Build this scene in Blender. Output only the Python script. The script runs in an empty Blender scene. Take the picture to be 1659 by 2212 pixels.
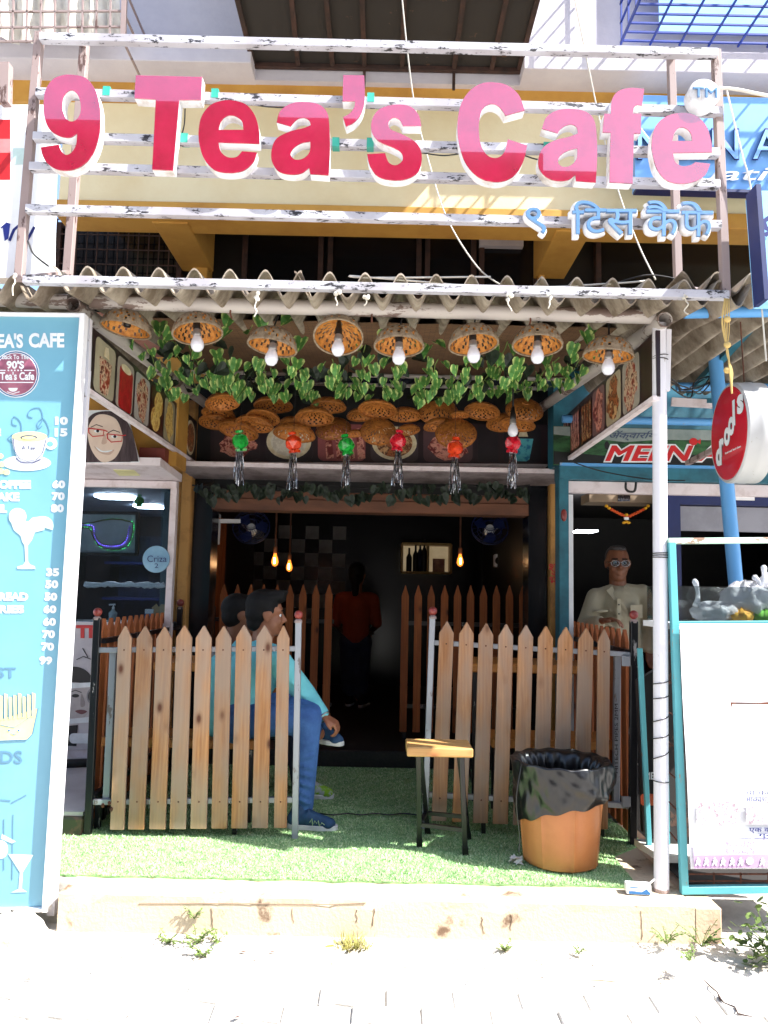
import bpy, bmesh, math, random
import numpy as np
from mathutils import Vector, Matrix, Euler
random.seed(7)
S = bpy.context.scene
COL = S.collection
R_ = math.radians

# ------------------------------------------------------------------ camera, sky, sun, exposure
CAM_H, PITCH, ROLL, FPX = 1.40, 5.8, 1.2, 1660.0
cam = bpy.data.cameras.new('camera')
cam.sensor_fit = 'VERTICAL'; cam.sensor_height = 36; cam.lens = 36 * FPX / 2212
cam.clip_start = 0.05; cam.clip_end = 2000
camo = bpy.data.objects.new('camera', cam); COL.objects.link(camo)
CR = Matrix.Rotation(R_(90 + PITCH), 3, 'X') @ Matrix.Rotation(R_(ROLL), 3, 'Z')
camo.matrix_world = Matrix.Translation((0, 0, CAM_H)) @ CR.to_4x4()
S.camera = camo

SUN_T = Vector((-.80, .335, -1.0)).normalized()          # the way the light travels
wd = bpy.data.worlds.new('World'); S.world = wd; wd.use_nodes = True
nt = wd.node_tree; bg = nt.nodes['Background']
sky = nt.nodes.new('ShaderNodeTexSky'); sky.sky_type = 'NISHITA'; sky.sun_disc = False
sky.sun_elevation = math.asin(-SUN_T.z); sky.sun_rotation = math.atan2(-SUN_T.x, -SUN_T.y)
sky.air_density = 1.0; sky.dust_density = 1.5
nt.links.new(sky.outputs[0], bg.inputs[0]); bg.inputs[1].default_value = 0.15
sl = bpy.data.lights.new('sun', 'SUN'); sl.energy = 5.0; sl.angle = R_(.5); sl.color = (1, .975, .94)
so = bpy.data.objects.new('sun', sl); COL.objects.link(so)
so.rotation_euler = SUN_T.to_track_quat('-Z', 'Y').to_euler()
vs = S.view_settings
vs.view_transform = 'Standard'; vs.look = 'None'; vs.gamma = 1.0; vs.use_curve_mapping = False
vs.exposure = 1.5
S.cycles.max_bounces = 8; S.cycles.diffuse_bounces = 5

# ------------------------------------------------------------------ geometry helpers
def W(x, y, Y):
    "world point seen at (x, y) of the 1659 x 2212 picture, at depth Y"
    d = CR @ Vector(((x - 829.5) / FPX, -(y - 1106) / FPX, -1))
    return Vector((0, 0, CAM_H)) + d * (Y / d.y)
def WZ(x, y, z):
    d = CR @ Vector(((x - 829.5) / FPX, -(y - 1106) / FPX, -1))
    return Vector((0, 0, CAM_H)) + d * ((z - CAM_H) / d.z)
V = Vector
def basis(d):
    d = d.normalized()
    u = d.cross(V((0, 0, 1)))
    if u.length < 1e-3: u = d.cross(V((0, 1, 0)))
    u.normalize()
    return u, d.cross(u).normalized() * -1
class MB:
    def __init__(s): s.v = []; s.f = []; s.m = []
    def add(s, vs, fs, m=0):
        o = len(s.v); s.v += [V(p) for p in vs]; s.f += [[i + o for i in f] for f in fs]; s.m += [m] * len(fs); return s
    def hexa(s, p, m=0):    # p: 4 bottom then 4 top, same winding
        return s.add(p, [(3, 2, 1, 0), (4, 5, 6, 7), (0, 1, 5, 4), (1, 2, 6, 5), (2, 3, 7, 6), (3, 0, 4, 7)], m)
    def box(s, c, sz, m=0, rot=None):
        c = V(c); x, y, z = [q / 2 for q in sz]
        p = [V(q) for q in ((-x, -y, -z), (x, -y, -z), (x, y, -z), (-x, y, -z), (-x, -y, z), (x, -y, z), (x, y, z), (-x, y, z))]
        if rot is not None: p = [rot @ q for q in p]
        return s.hexa([q + c for q in p], m)
    def bx(s, x0, x1, y0, y1, z0, z1, m=0):
        return s.box(((x0 + x1) / 2, (y0 + y1) / 2, (z0 + z1) / 2), (abs(x1 - x0), abs(y1 - y0), abs(z1 - z0)), m)
    def bar(s, a, b, w, h=None, m=0, up=None):
        a, b = V(a), V(b); h = h or w; d = (b - a).normalized()
        u = d.cross(V(up) if up else (V((0, 1, 0)) if abs(d.y) < .9 else V((0, 0, 1)))).normalized(); v = u.cross(d).normalized()
        q = [(-w / 2, -h / 2), (w / 2, -h / 2), (w / 2, h / 2), (-w / 2, h / 2)]
        return s.hexa([a + u * i + v * j for i, j in q] + [b + u * i + v * j for i, j in q], m)
    def tube(s, path, r, n=8, m=0, cap=True):
        path = [V(p) for p in path]; k = len(path); vs = []
        rr = r if isinstance(r, (list, tuple)) else [r] * k
        u0 = None
        for i, p in enumerate(path):
            d = (path[min(i + 1, k - 1)] - path[max(i - 1, 0)]).normalized()
            if u0 is None: u0, _ = basis(d)
            u = (u0 - d * u0.dot(d))
            if u.length < 1e-4: u, _ = basis(d)
            u.normalize(); u0 = u; v = d.cross(u)
            vs += [p + (u * math.cos(2 * math.pi * j / n) + v * math.sin(2 * math.pi * j / n)) * rr[i] for j in range(n)]
        fs = [(i * n + j, i * n + (j + 1) % n, (i + 1) * n + (j + 1) % n, (i + 1) * n + j) for i in range(k - 1) for j in range(n)]
        if cap: fs += [tuple(range(n))[::-1], tuple((k - 1) * n + j for j in range(n))]
        return s.add(vs, fs, m)
    def lathe(s, prof, c=(0, 0, 0), n=24, m=0, R=None, cap=True, skip=None):
        c = V(c); vs = []
        for r, h in prof:
            for j in range(n):
                a = 2 * math.pi * j / n; p = V((r * math.cos(a), r * math.sin(a), h))
                vs.append((R @ p if R is not None else p) + c)
        k = len(prof)
        fs = [(i * n + j, i * n + (j + 1) % n, (i + 1) * n + (j + 1) % n, (i + 1) * n + j) for i in range(k - 1) for j in range(n) if not (skip and skip(i, j))]
        if cap: fs += [tuple(range(n))[::-1], tuple((k - 1) * n + j for j in range(n))]
        return s.add(vs, fs, m)
    def ell(s, c, r, m=0, n=16, k=10, R=None):
        if not isinstance(r, (tuple, list)): r = (r, r, r)
        c = V(c); vs = []
        for i in range(k + 1):
            t = math.pi * i / k
            for j in range(n):
                a = 2 * math.pi * j / n
                p = V((r[0] * math.sin(t) * math.cos(a), r[1] * math.sin(t) * math.sin(a), r[2] * math.cos(t)))
                vs.append((R @ p if R is not None else p) + c)
        fs = [(i * n + j, (i + 1) * n + j, (i + 1) * n + (j + 1) % n, i * n + (j + 1) % n) for i in range(k) for j in range(n)]
        return s.add(vs, fs, m)
    def cap(s, a, b, ra, rb, m=0, n=14):
        a, b = V(a), V(b); d = (b - a); L = d.length; u, v = basis(d); d.normalize(); vs = []; k = 5
        rings = []
        for i in range(k + 1):
            t = math.pi / 2 * (1 - i / k); rings.append((a - d * ra * math.sin(t), max(ra * math.cos(t), 1e-4)))
        for i in range(k + 1):
            t = math.pi / 2 * i / k; rings.append((b + d * rb * math.sin(t), max(rb * math.cos(t), 1e-4)))
        for p, r in rings:
            vs += [p + (u * math.cos(2 * math.pi * j / n) + v * math.sin(2 * math.pi * j / n)) * r for j in range(n)]
        q = len(rings)
        fs = [(i * n + j, i * n + (j + 1) % n, (i + 1) * n + (j + 1) % n, (i + 1) * n + j) for i in range(q - 1) for j in range(n)]
        fs += [tuple(range(n))[::-1], tuple((q - 1) * n + j for j in range(n))]
        return s.add(vs, fs, m)
    def prism(s, front, off, m=0, mside=None):
        "front: polygon as world points; off: vector to the back face"
        n = len(front); off = V(off)
        s.add(list(front) + [V(p) + off for p in front], [tuple(range(n))], m)
        s.f.append([i + len(s.v) - n for i in range(n)][::-1]); s.m.append(m if mside is None else mside)
        o = len(s.v) - 2 * n
        for i in range(n):
            j = (i + 1) % n; s.f.append([o + j, o + i, o + n + i, o + n + j]); s.m.append(m if mside is None else mside)
        return s
    def mesh(s, name, mats, loc=(0, 0, 0), bevel=0, smooth=False, fixn=True, weld=False):
        me = bpy.data.meshes.new(name); L = V(loc)
        me.from_pydata([tuple(p - L) for p in s.v], [], s.f)
        for q in (mats if isinstance(mats, (list, tuple)) else [mats]): me.materials.append(q)
        me.polygons.foreach_set('material_index', s.m)
        if fixn or bevel or weld:
            bm = bmesh.new(); bm.from_mesh(me)
            if weld: bmesh.ops.remove_doubles(bm, verts=bm.verts, dist=1e-5)
            if fixn: bmesh.ops.recalc_face_normals(bm, faces=bm.faces)
            if bevel:
                ed = [e for e in bm.edges if len(e.link_faces) == 2 and e.calc_face_angle(0) > .6]
                bmesh.ops.bevel(bm, geom=ed, offset=bevel, segments=1, affect='EDGES', clamp_overlap=True)
            bm.to_mesh(me); bm.free()
        if smooth:
            me.polygons.foreach_set('use_smooth', [True] * len(me.polygons))
            if smooth != 'all': me.set_sharp_from_angle(angle=R_(40))
        return me
    def build(s, name, mats, parent=None, **k):
        loc = parent_loc(parent)
        o = bpy.data.objects.new(name, s.mesh(name, mats, loc, **k)); COL.objects.link(o)
        if parent is not None: o.parent = parent
        return o
def parent_loc(p):
    L = V((0, 0, 0))
    while p is not None: L = L + p.location; p = p.parent
    return L
def tag(o, label=None, cat=None, group=None, kind=None):
    if label: o['label'] = label
    if cat: o['category'] = cat
    if group: o['group'] = group
    if kind: o['kind'] = kind
    return o
def thing(name, label, cat, loc=(0, 0, 0), group=None):
    o = bpy.data.objects.new(name, None); COL.objects.link(o); o.location = V(loc); o.empty_display_size = .1
    return tag(o, label, cat, group)
def inst(name, me, parent, loc, rot=None, scale=None):
    "an object sharing mesh data; loc in world"
    o = bpy.data.objects.new(name, me); COL.objects.link(o); o.location = V(loc) - parent_loc(parent)
    if rot is not None: o.rotation_euler = rot if not isinstance(rot, Matrix) else rot.to_euler()
    if scale is not None: o.scale = scale if isinstance(scale, (tuple, list)) else (scale,) * 3
    if parent is not None: o.parent = parent
    return o
ORD = 'first second third fourth fifth sixth seventh eighth ninth tenth eleventh twelfth thirteenth fourteenth fifteenth sixteenth seventeenth'.split()

class Q:
    "a quad in space: u to the right, v down (0..1), w out towards the front"
    def __init__(s, tl, tr, br, bl):
        s.c = [V(p) for p in (tl, tr, br, bl)]
        s.n = (s.c[3] - s.c[0]).cross(s.c[1] - s.c[0]).normalized()
        s.wd = (s.c[1] - s.c[0]).length; s.ht = (s.c[3] - s.c[0]).length
    def __call__(s, u, v, w=0):
        a, b, c, d = s.c
        return (a * (1 - u) + b * u) * (1 - v) + (d * (1 - u) + c * u) * v + s.n * w
    def poly(s, mb, pts, w=.002, m=0, t=.0015):
        mb.prism([s(u, v, w) for u, v in pts], s.n * -t, m); return mb
    def rect(s, mb, u0, v0, u1, v1, w=.002, m=0, t=.0015):
        return s.poly(mb, [(u0, v0), (u1, v0), (u1, v1), (u0, v1)], w, m, t)
    def rrect(s, mb, u0, v0, u1, v1, r, w=.002, m=0, t=.0015):
        ru, rv = r, r * s.wd / s.ht; pts = []
        for cx, cy, a0 in ((u1 - ru, v0 + rv, -90), (u1 - ru, v1 - rv, 0), (u0 + ru, v1 - rv, 90), (u0 + ru, v0 + rv, 180)):
            for k in range(4):
                a = R_(a0 + 30 * k); pts.append((cx + ru * math.cos(a), cy + rv * math.sin(a)))
        return s.poly(mb, pts, w, m, t)
    def disc(s, mb, u, v, ru, rv=None, w=.002, m=0, n=28, t=.0015, a0=0, a1=360):
        rv = rv or ru * s.wd / s.ht; k = n if a1 - a0 >= 360 else n + 1
        return s.poly(mb, [(u + ru * math.cos(R_(a0 + (a1 - a0) * i / n)), v + rv * math.sin(R_(a0 + (a1 - a0) * i / n))) for i in range(k)], w, m, t)
    def line(s, mb, pts, wd, w=.002, m=0, t=.0015):
        "a stroke of width wd (in metres) through uv points"
        P = [s(u, v, w) for u, v in pts]; k = len(P); L = []; Rr = []
        for i in range(k):
            d = (P[min(i + 1, k - 1)] - P[max(i - 1, 0)]).normalized(); q = s.n.cross(d).normalized() * wd / 2
            L.append(P[i] + q); Rr.append(P[i] - q)
        for i in range(k - 1):
            mb.prism([L[i], L[i + 1], Rr[i + 1], Rr[i]], s.n * -t, m)
        return mb
    def text(s, mb, body, u0, v0, u1, v1, w=.002, m=0, bold=0, t=.002, shear=0, fit=True):
        vs, fs = text_geo(body, bold)
        x0 = min(p[0] for p in vs); x1 = max(p[0] for p in vs); y0 = min(p[1] for p in vs); y1 = max(p[1] for p in vs)
        out = []
        for p in vs:
            a = (p[0] - x0) / (x1 - x0); b = (p[1] - y0) / (y1 - y0)
            out.append(s(u0 + (u1 - u0) * (a + shear * b), v1 + (v0 - v1) * b, w + (p[2] - 1) * t))
        mb.add(out, fs, m); return mb
_tc = {}
def text_geo(body, bold=0):
    "outline of a text: vertices with depth normalised to 0..1"
    if (body, bold) in _tc: return _tc[body, bold]
    c = bpy.data.curves.new('t', 'FONT'); c.body = body; c.size = 1; c.extrude = .02; c.bevel_depth = bold; c.bevel_resolution = 0; c.resolution_u = 3
    c.fill_mode = 'BOTH'
    o = bpy.data.objects.new('t', c); me = bpy.data.meshes.new_from_object(o)
    z = [v.co.z for v in me.vertices]; a, b = min(z), max(z)
    r = [(v.co.x, v.co.y, (v.co.z - a) / (b - a)) for v in me.vertices], [list(p.vertices) for p in me.polygons]
    bpy.data.objects.remove(o); bpy.data.curves.remove(c); bpy.data.meshes.remove(me)
    _tc[body, bold] = r; return r
def outline_mesh(loops, depth):
    "filled shape with holes from closed 2D loops, extruded to depth (centred)"
    c = bpy.data.curves.new('o', 'CURVE'); c.dimensions = '2D'; c.fill_mode = 'BOTH'; c.extrude = depth / 2
    for lp in loops:
        sp = c.splines.new('POLY'); sp.points.add(len(lp) - 1); sp.use_cyclic_u = True
        for p, q in zip(sp.points, lp): p.co = (q[0], q[1], 0, 1)
    o = bpy.data.objects.new('o', c); me = bpy.data.meshes.new_from_object(o)
    r = [tuple(v.co) for v in me.vertices], [list(p.vertices) for p in me.polygons]
    bpy.data.objects.remove(o); bpy.data.curves.remove(c); bpy.data.meshes.remove(me)
    return r
def crom(pts, k=6):
    "closed smooth loop through points; a point with a third item is a corner"
    n = len(pts); out = []
    for i in range(n):
        p1, p2 = pts[i], pts[(i + 1) % n]
        p0 = pts[i - 1]; p3 = pts[(i + 2) % n]
        c1, c2 = len(p1) > 2, len(p2) > 2
        a, b = V(p1[:2]), V(p2[:2])
        if c1 and c2: out.append(a); continue
        t1 = (b - V(p0[:2])) * .5 if not c1 else (b - a) * .6
        t2 = (V(p3[:2]) - a) * .5 if not c2 else (b - a) * .6
        L = (b - a).length
        for t in (t1, t2):
            if t.length > L * 1.3: t *= L * 1.3 / t.length
        for j in range(k):
            t = j / k; h = t * t * (3 - 2 * t)
            out.append(a * (2 * t**3 - 3 * t * t + 1) + t1 * (t**3 - 2 * t * t + t) + b * (-2 * t**3 + 3 * t * t) + t2 * (t**3 - t * t))
    return out
def curve_pts(ctrl, k=8):
    "open smooth path through 3D control points"
    P = [V(p) for p in ctrl]; out = []
    for i in range(len(P) - 1):
        a, b = P[i], P[i + 1]; p0 = P[max(i - 1, 0)]; p3 = P[min(i + 2, len(P) - 1)]
        t1, t2 = (b - p0) * .5, (p3 - a) * .5
        for j in range(k):
            t = j / k
            out.append(a * (2 * t**3 - 3 * t * t + 1) + t1 * (t**3 - 2 * t * t + t) + b * (-2 * t**3 + 3 * t * t) + t2 * (t**3 - t * t))
    return out + [P[-1]]
def fuse(mb, name, mats, parent, voxel=.012, smooth=4, fac=.5):
    "one continuous skin over overlapping shapes"
    me = mb.mesh(name, [], fixn=True); o = bpy.data.objects.new(name, me); COL.objects.link(o)
    r = o.modifiers.new('r', 'REMESH'); r.mode = 'VOXEL'; r.voxel_size = voxel
    q = o.modifiers.new('s', 'SMOOTH'); q.factor = fac; q.iterations = smooth
    bpy.context.view_layer.update()
    m2 = bpy.data.meshes.new_from_object(o.evaluated_get(bpy.context.evaluated_depsgraph_get()))
    bpy.data.objects.remove(o); bpy.data.meshes.remove(me)
    L = parent_loc(parent)
    for v in m2.vertices: v.co -= L
    m2.name = name
    m2.materials.clear()
    for q in (mats if isinstance(mats, (list, tuple)) else [mats]): m2.materials.append(q)
    m2.polygons.foreach_set('use_smooth', [True] * len(m2.polygons))
    n = bpy.data.objects.new(name, m2); COL.objects.link(n); n.parent = parent
    return n

# ------------------------------------------------------------------ materials
def lin(c): return tuple((q / 255 / 12.92) if q / 255 <= .04045 else ((q / 255 + .055) / 1.055) ** 2.4 for q in c) + (1,)
class NT:
    def __init__(s, name):
        s.mt = bpy.data.materials.new(name); s.mt.use_nodes = True; s.t = s.mt.node_tree
        s.b = s.t.nodes['Principled BSDF']
        s.co = s.t.nodes.new('ShaderNodeTexCoord').outputs['Object']
    def n(s, ty, **k):
        q = s.t.nodes.new(ty)
        for a, v in k.items(): setattr(q, a, v)
        return q
    def l(s, a, b): s.t.links.new(a, b)
    def noise(s, scale, detail=4, rough=.6, vec=None, dist=0):
        q = s.n('ShaderNodeTexNoise'); q.inputs['Scale'].default_value = scale; q.inputs['Detail'].default_value = detail
        q.inputs['Roughness'].default_value = rough; q.inputs['Distortion'].default_value = dist
        s.l(vec if vec is not None else s.co, q.inputs['Vector']); return q.outputs['Fac']
    def mapped(s, sc, rot=(0, 0, 0), src=None):
        q = s.n('ShaderNodeMapping'); q.inputs['Scale'].default_value = sc; q.inputs['Rotation'].default_value = rot
        s.l(src if src is not None else s.co, q.inputs['Vector']); return q.outputs[0]
    def ramp(s, fac, stops, interp='LINEAR'):
        q = s.n('ShaderNodeValToRGB'); q.color_ramp.interpolation = interp; e = q.color_ramp.elements
        while len(e) > 1: e.remove(e[-1])
        for i, (p, c) in enumerate(stops):
            if i == 0: e[0].position = p; e[0].color = c
            else: x = e.new(p); x.color = c
        s.l(fac, q.inputs[0]); return q.outputs[0]
    def mix(s, fac, a, b, mode='MIX'):
        q = s.n('ShaderNodeMix', data_type='RGBA', blend_type=mode)
        for i, x in ((0, fac), (6, a), (7, b)):
            if hasattr(x, 'is_linked'): s.l(x, q.inputs[i])
            else: q.inputs[i].default_value = x
        return q.outputs[2]
    def math(s, op, a, b=0):
        q = s.n('ShaderNodeMath', operation=op)
        for i, x in enumerate((a, b)):
            if hasattr(x, 'is_linked'): s.l(x, q.inputs[i])
            else: q.inputs[i].default_value = x
        return q.outputs[0]
    def bump(s, h, st=.3, dist=.01):
        q = s.n('ShaderNodeBump'); q.inputs['Strength'].default_value = st; q.inputs['Distance'].default_value = dist
        s.l(h, q.inputs['Height']); s.l(q.outputs[0], s.b.inputs['Normal'])
    def var(s, col, amt):
        "value varied per object"
        oi = s.n('ShaderNodeObjectInfo'); v = s.math('ADD', s.math('MULTIPLY', oi.outputs['Random'], amt), 1 - amt / 2)
        q = s.n('ShaderNodeHueSaturation'); s.l(v, q.inputs['Value']); s.l(col, q.inputs['Color']); return q.outputs[0]
    def set(s, **k):
        for a, v in k.items(): s.b.inputs[a.replace('_', ' ')].default_value = v
B_ = (0, 0, 0, 1); W_ = (1, 1, 1, 1)
def mat(name, c, rough=.6, c2=None, sc=6, cov=.5, soft=.12, bump=0, bsc=60, metal=0, coat=0, emit=0, trans=0, spec=.5, var=0, stretch=None, alpha=1):
    "a base colour broken up by a second one in noise patches (cov = share of the second)"
    k = NT(name); col = lin(c); k.set(Roughness=rough, Metallic=metal)
    k.b.inputs['Specular IOR Level'].default_value = spec
    k.b.inputs['Coat Weight'].default_value = coat; k.b.inputs['Coat Roughness'].default_value = .03
    k.b.inputs['Transmission Weight'].default_value = trans; k.b.inputs['Alpha'].default_value = alpha
    c2 = lin(c2) if c2 else tuple(q * .8 for q in col[:3]) + (1,)
    vec = k.mapped(stretch) if stretch else None
    f = k.noise(sc, 5, .65, vec)
    p = .5 + (.5 - cov) * .5
    out = k.ramp(f, [(max(0, p - soft), col), (min(1, p + soft), c2)])
    if var: out = k.var(out, var)
    k.l(out, k.b.inputs['Base Color'])
    if emit:
        k.l(out, k.b.inputs['Emission Color']); k.b.inputs['Emission Strength'].default_value = emit
    if bump: k.bump(k.noise(bsc, 4), bump)
    return k.mt
def wood(name, c1, c2, knot, grey=None, axis=2, rough=.75, var=.25, bump=.25):
    k = NT(name); sc = [26, 26, 26]; sc[axis] = 1.6
    oi = k.n('ShaderNodeObjectInfo')
    cb = k.n('ShaderNodeCombineXYZ'); k.l(k.math('MULTIPLY', oi.outputs['Random'], 37), cb.inputs[axis]); k.l(k.math('MULTIPLY', oi.outputs['Random'], 11), cb.inputs[(axis + 1) % 3])
    ad = k.n('ShaderNodeVectorMath', operation='ADD'); k.l(k.co, ad.inputs[0]); k.l(cb.outputs[0], ad.inputs[1]); co = ad.outputs[0]
    f = k.noise(1.0, 5, .7, k.mapped(sc, src=co), 1.2)
    wv = k.n('ShaderNodeTexWave', wave_type='BANDS', bands_direction='X'); wv.inputs['Scale'].default_value = 18; wv.inputs['Distortion'].default_value = 7; wv.inputs['Detail'].default_value = 2
    wv.inputs['Detail Scale'].default_value = .6
    s3 = [1, 1, 1]; s3[axis] = .10; k.l(k.mapped(s3, src=co), wv.inputs['Vector'])
    col = k.ramp(f, [(.3, lin(c1)), (.7, lin(c2))])
    col = k.mix(k.math('MULTIPLY', wv.outputs['Fac'], .38), col, lin(c2))
    if grey:
        g = k.ramp(k.noise(1.0, 3, .6, k.mapped([5, 5, 1.7], src=co)), [(.36, B_), (.6, W_)])
        col = k.mix(k.math('MULTIPLY', g, .8), col, lin(grey))
    vo = k.n('ShaderNodeTexVoronoi'); vo.inputs['Scale'].default_value = 1; vo.inputs['Randomness'].default_value = 1
    sk = [8, 8, 8]; sk[axis] = 4.2; k.l(k.mapped(sk, src=co), vo.inputs['Vector'])
    kn = k.ramp(vo.outputs['Distance'], [(.05, W_), (.13, (.25, .25, .25, 1)), (.2, B_)])
    col = k.mix(kn, col, lin(knot))
    k.l(k.var(col, var), k.b.inputs['Base Color']); k.set(Roughness=rough); k.bump(f, bump, .004)
    return k.mt
def chipped(name, c, flake, amt=.3, sc=18, stretch=(.35, 1, 1), rough=.5, metal=0, c3=None):
    "paint with flaked-off patches"
    k = NT(name); f = k.noise(sc, 6, .75, k.mapped(stretch))
    p = .5 + (.5 - amt) * .45
    m = k.ramp(f, [(p - .012, B_), (p + .012, W_)])
    base = lin(c)
    if c3: base = k.ramp(k.noise(3, 4), [(.4, lin(c)), (.6, lin(c3))])
    col = k.mix(m, base, lin(flake)); k.l(col, k.b.inputs['Base Color']); k.set(Roughness=rough, Metallic=metal)
    k.bump(m, .4, .002); return k.mt
def food(name, cols, sc=9, bump=0):
    "a printed dish: irregular patches of several colours"
    k = NT(name); vo = k.n('ShaderNodeTexVoronoi'); vo.inputs['Scale'].default_value = sc
    nz = k.n('ShaderNodeTexNoise'); nz.inputs['Scale'].default_value = sc * .7; nz.inputs['Detail'].default_value = 4; k.l(k.co, nz.inputs['Vector'])
    mx = k.n('ShaderNodeMix', data_type='VECTOR'); mx.inputs[0].default_value = .35; k.l(k.co, mx.inputs[4]); k.l(nz.outputs['Color'], mx.inputs[5])
    k.l(mx.outputs[1], vo.inputs['Vector'])
    f = k.math('ADD', k.math('MULTIPLY', k.noise(sc * 1.6, 5, .7), .8), k.math('MULTIPLY', vo.outputs['Distance'], .35))
    n = len(cols); col = k.ramp(f, [(.3 + .5 * i / n, lin(c)) for i, c in enumerate(cols)], 'EASE')
    k.l(col, k.b.inputs['Base Color']); k.set(Roughness=.35); return k.mt
# ------------------------------------------------------------------ material palette
M = {}
M['concrete'] = mat('concrete', (206, 202, 194), .9, (176, 170, 160), 5, .45, .15, .35, 90)
M['soil'] = mat('dusty_soil', (206, 200, 190), .95, (172, 160, 142), 9, .4, .1, .5, 120)
M['paver'] = mat('paver_concrete', (198, 194, 188), .9, (164, 158, 148), 7, .4, .15, .3, 140, var=.12)
M['render'] = mat('stained_render', (200, 184, 158), .9, (118, 94, 74), 6, .22, .05, .35, 60)
M['crack'] = mat('crack', (140, 120, 100), 1)
M['steel_chip'] = chipped('flaking_silver_paint', (190, 190, 198), (44, 42, 46), .33, 40, (.35, 1, 1), .45, c3=(164, 160, 166))
M['steel_grey'] = chipped('weathered_grey_steel', (150, 152, 160), (96, 80, 76), .22, 12, (1, 1, .4), .5)
M['steel_rose'] = chipped('primed_steel', (150, 132, 128), (92, 70, 64), .3, 14, (1, 1, .3), .6)
M['galv'] = chipped('galvanised_steel', (156, 160, 168), (118, 110, 108), .3, 14, (1, 1, .3), .4, .3)
M['black_steel'] = chipped('worn_black_paint', (22, 22, 26), (150, 146, 144), .2, 20, (1, 1, .25), .35)
M['white_pole'] = chipped('whitewashed_pipe', (214, 212, 218), (150, 138, 132), .16, 14, (1, 1, .5), .5)
M['pipe'] = chipped('grimy_pipe', (176, 168, 162), (110, 92, 84), .38, 7, (.3, 1, 1), .6)
M['asbestos'] = mat('cement_sheet', (168, 156, 140), .95, (112, 98, 82), 6, .45, .12, .4, 70)
M['ochre'] = mat('ochre_paint', (196, 148, 66), .75, (178, 128, 54), 3, .4, .15, .15, 30)
M['cream'] = mat('lit_fascia_paint', (236, 222, 182), .8, (226, 206, 160), 2.5, .4, .2, .15, 30)
M['lavender'] = mat('lavender_paint', (208, 204, 210), .85, (190, 186, 196), 3, .4, .2, .2, 40)
M['dark_sheet'] = chipped('sooty_sheet', (44, 40, 38), (84, 60, 48), .2, 5, (1, 1, 1), .8)
M['brown_steel'] = mat('rusty_angle', (70, 46, 38), .8, (46, 32, 28), 9)
M['glass_dark'] = mat('dark_glass', (14, 15, 18), .12, (20, 20, 24), 2)
M['black'] = mat('black_paint', (18, 18, 20), .5, (28, 26, 26), 5)
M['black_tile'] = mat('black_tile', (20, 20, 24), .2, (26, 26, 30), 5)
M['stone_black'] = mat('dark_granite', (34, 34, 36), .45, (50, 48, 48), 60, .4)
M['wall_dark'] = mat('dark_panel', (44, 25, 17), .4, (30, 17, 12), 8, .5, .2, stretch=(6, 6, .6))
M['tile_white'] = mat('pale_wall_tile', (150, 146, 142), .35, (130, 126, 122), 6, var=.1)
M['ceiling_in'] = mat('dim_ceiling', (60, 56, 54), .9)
M['pink_white'] = mat('off_white_trim', (224, 212, 214), .6, (190, 172, 170), 7, .3)
M['white'] = mat('white_gloss', (236, 236, 238), .4, (220, 220, 224), 4, .3)
M['white_sheet'] = mat('white_board', (238, 240, 244), .5, (226, 226, 232), 3, .3)
M['yellow_pillar'] = mat('yellow_pillar', (190, 140, 78), .8, (140, 98, 56), 6, .3, .12, .2, 40)
M['brown_trim'] = mat('brown_trim', (120, 76, 54), .7, (88, 56, 42), 8, .4, stretch=(.3, 1, 1))
M['maroon'] = mat('maroon_strip', (120, 50, 40), .6)
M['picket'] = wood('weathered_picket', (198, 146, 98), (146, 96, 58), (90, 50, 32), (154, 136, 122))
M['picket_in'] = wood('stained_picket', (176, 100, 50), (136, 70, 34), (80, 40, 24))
M['bench'] = wood('varnished_board', (206, 142, 72), (176, 108, 48), (120, 64, 34), axis=0, rough=.45)
M['stool_top'] = wood('yellow_pine', (206, 166, 106), (178, 130, 74), (150, 90, 50), axis=0, rough=.45)
M['mat_weave'] = None
M['ball'] = mat('red_ball', (150, 62, 56), .35, (120, 48, 44), 20)
M['teal'] = chipped('teal_paint', (88, 166, 174), (150, 118, 96), .16, 24, (1, 1, .3), .5)
M['pale_teal'] = chipped('faded_teal_paint', (176, 206, 190), (140, 110, 90), .25, 26, (.3, 1, 1), .6)
M['blue_paint'] = chipped('blue_paint', (88, 154, 212), (130, 140, 160), .2, 10, (1, 1, .5), .5)
M['teal_dark'] = mat('dark_teal_paint', (40, 110, 128), .55, (30, 84, 100), 5)
M['blue_dark'] = mat('navy_paint', (24, 38, 92), .5)
M['blue_wall'] = mat('sky_blue_sheet', (150, 206, 244), .7, (130, 190, 236), 2)
M['grille_blue'] = mat('blue_grille', (36, 62, 150), .5)
M['cloth'] = mat('white_cloth', (226, 222, 212), .9, (196, 188, 172), 4)
M['rust'] = mat('rust', (110, 62, 42), .9, (70, 42, 34), 20)
# sign
k = NT('red_acrylic'); k.set(Roughness=.09); k.l(k.ramp(k.noise(5, 6, .7), [(.35, lin((150, 2, 46))), (.68, lin((176, 14, 62)))]), k.b.inputs['Base Color']); k.b.inputs['Coat Weight'].default_value = 1; k.b.inputs['Coat Roughness'].default_value = .01; k.b.inputs['Coat IOR'].default_value = 2.5
k.b.inputs['Specular IOR Level'].default_value = 1.0; k.bump(k.noise(2.2, 2), .05, .02); M['red_acrylic'] = k.mt
M['letter_side'] = mat('letter_return', (228, 227, 228), .5, (176, 166, 156), 9, .25, .1)
k = NT('blue_acrylic'); k.set(Base_Color=lin((96, 134, 176)), Roughness=.15); k.b.inputs['Coat Weight'].default_value = 1; M['blue_acrylic'] = k.mt
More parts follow.
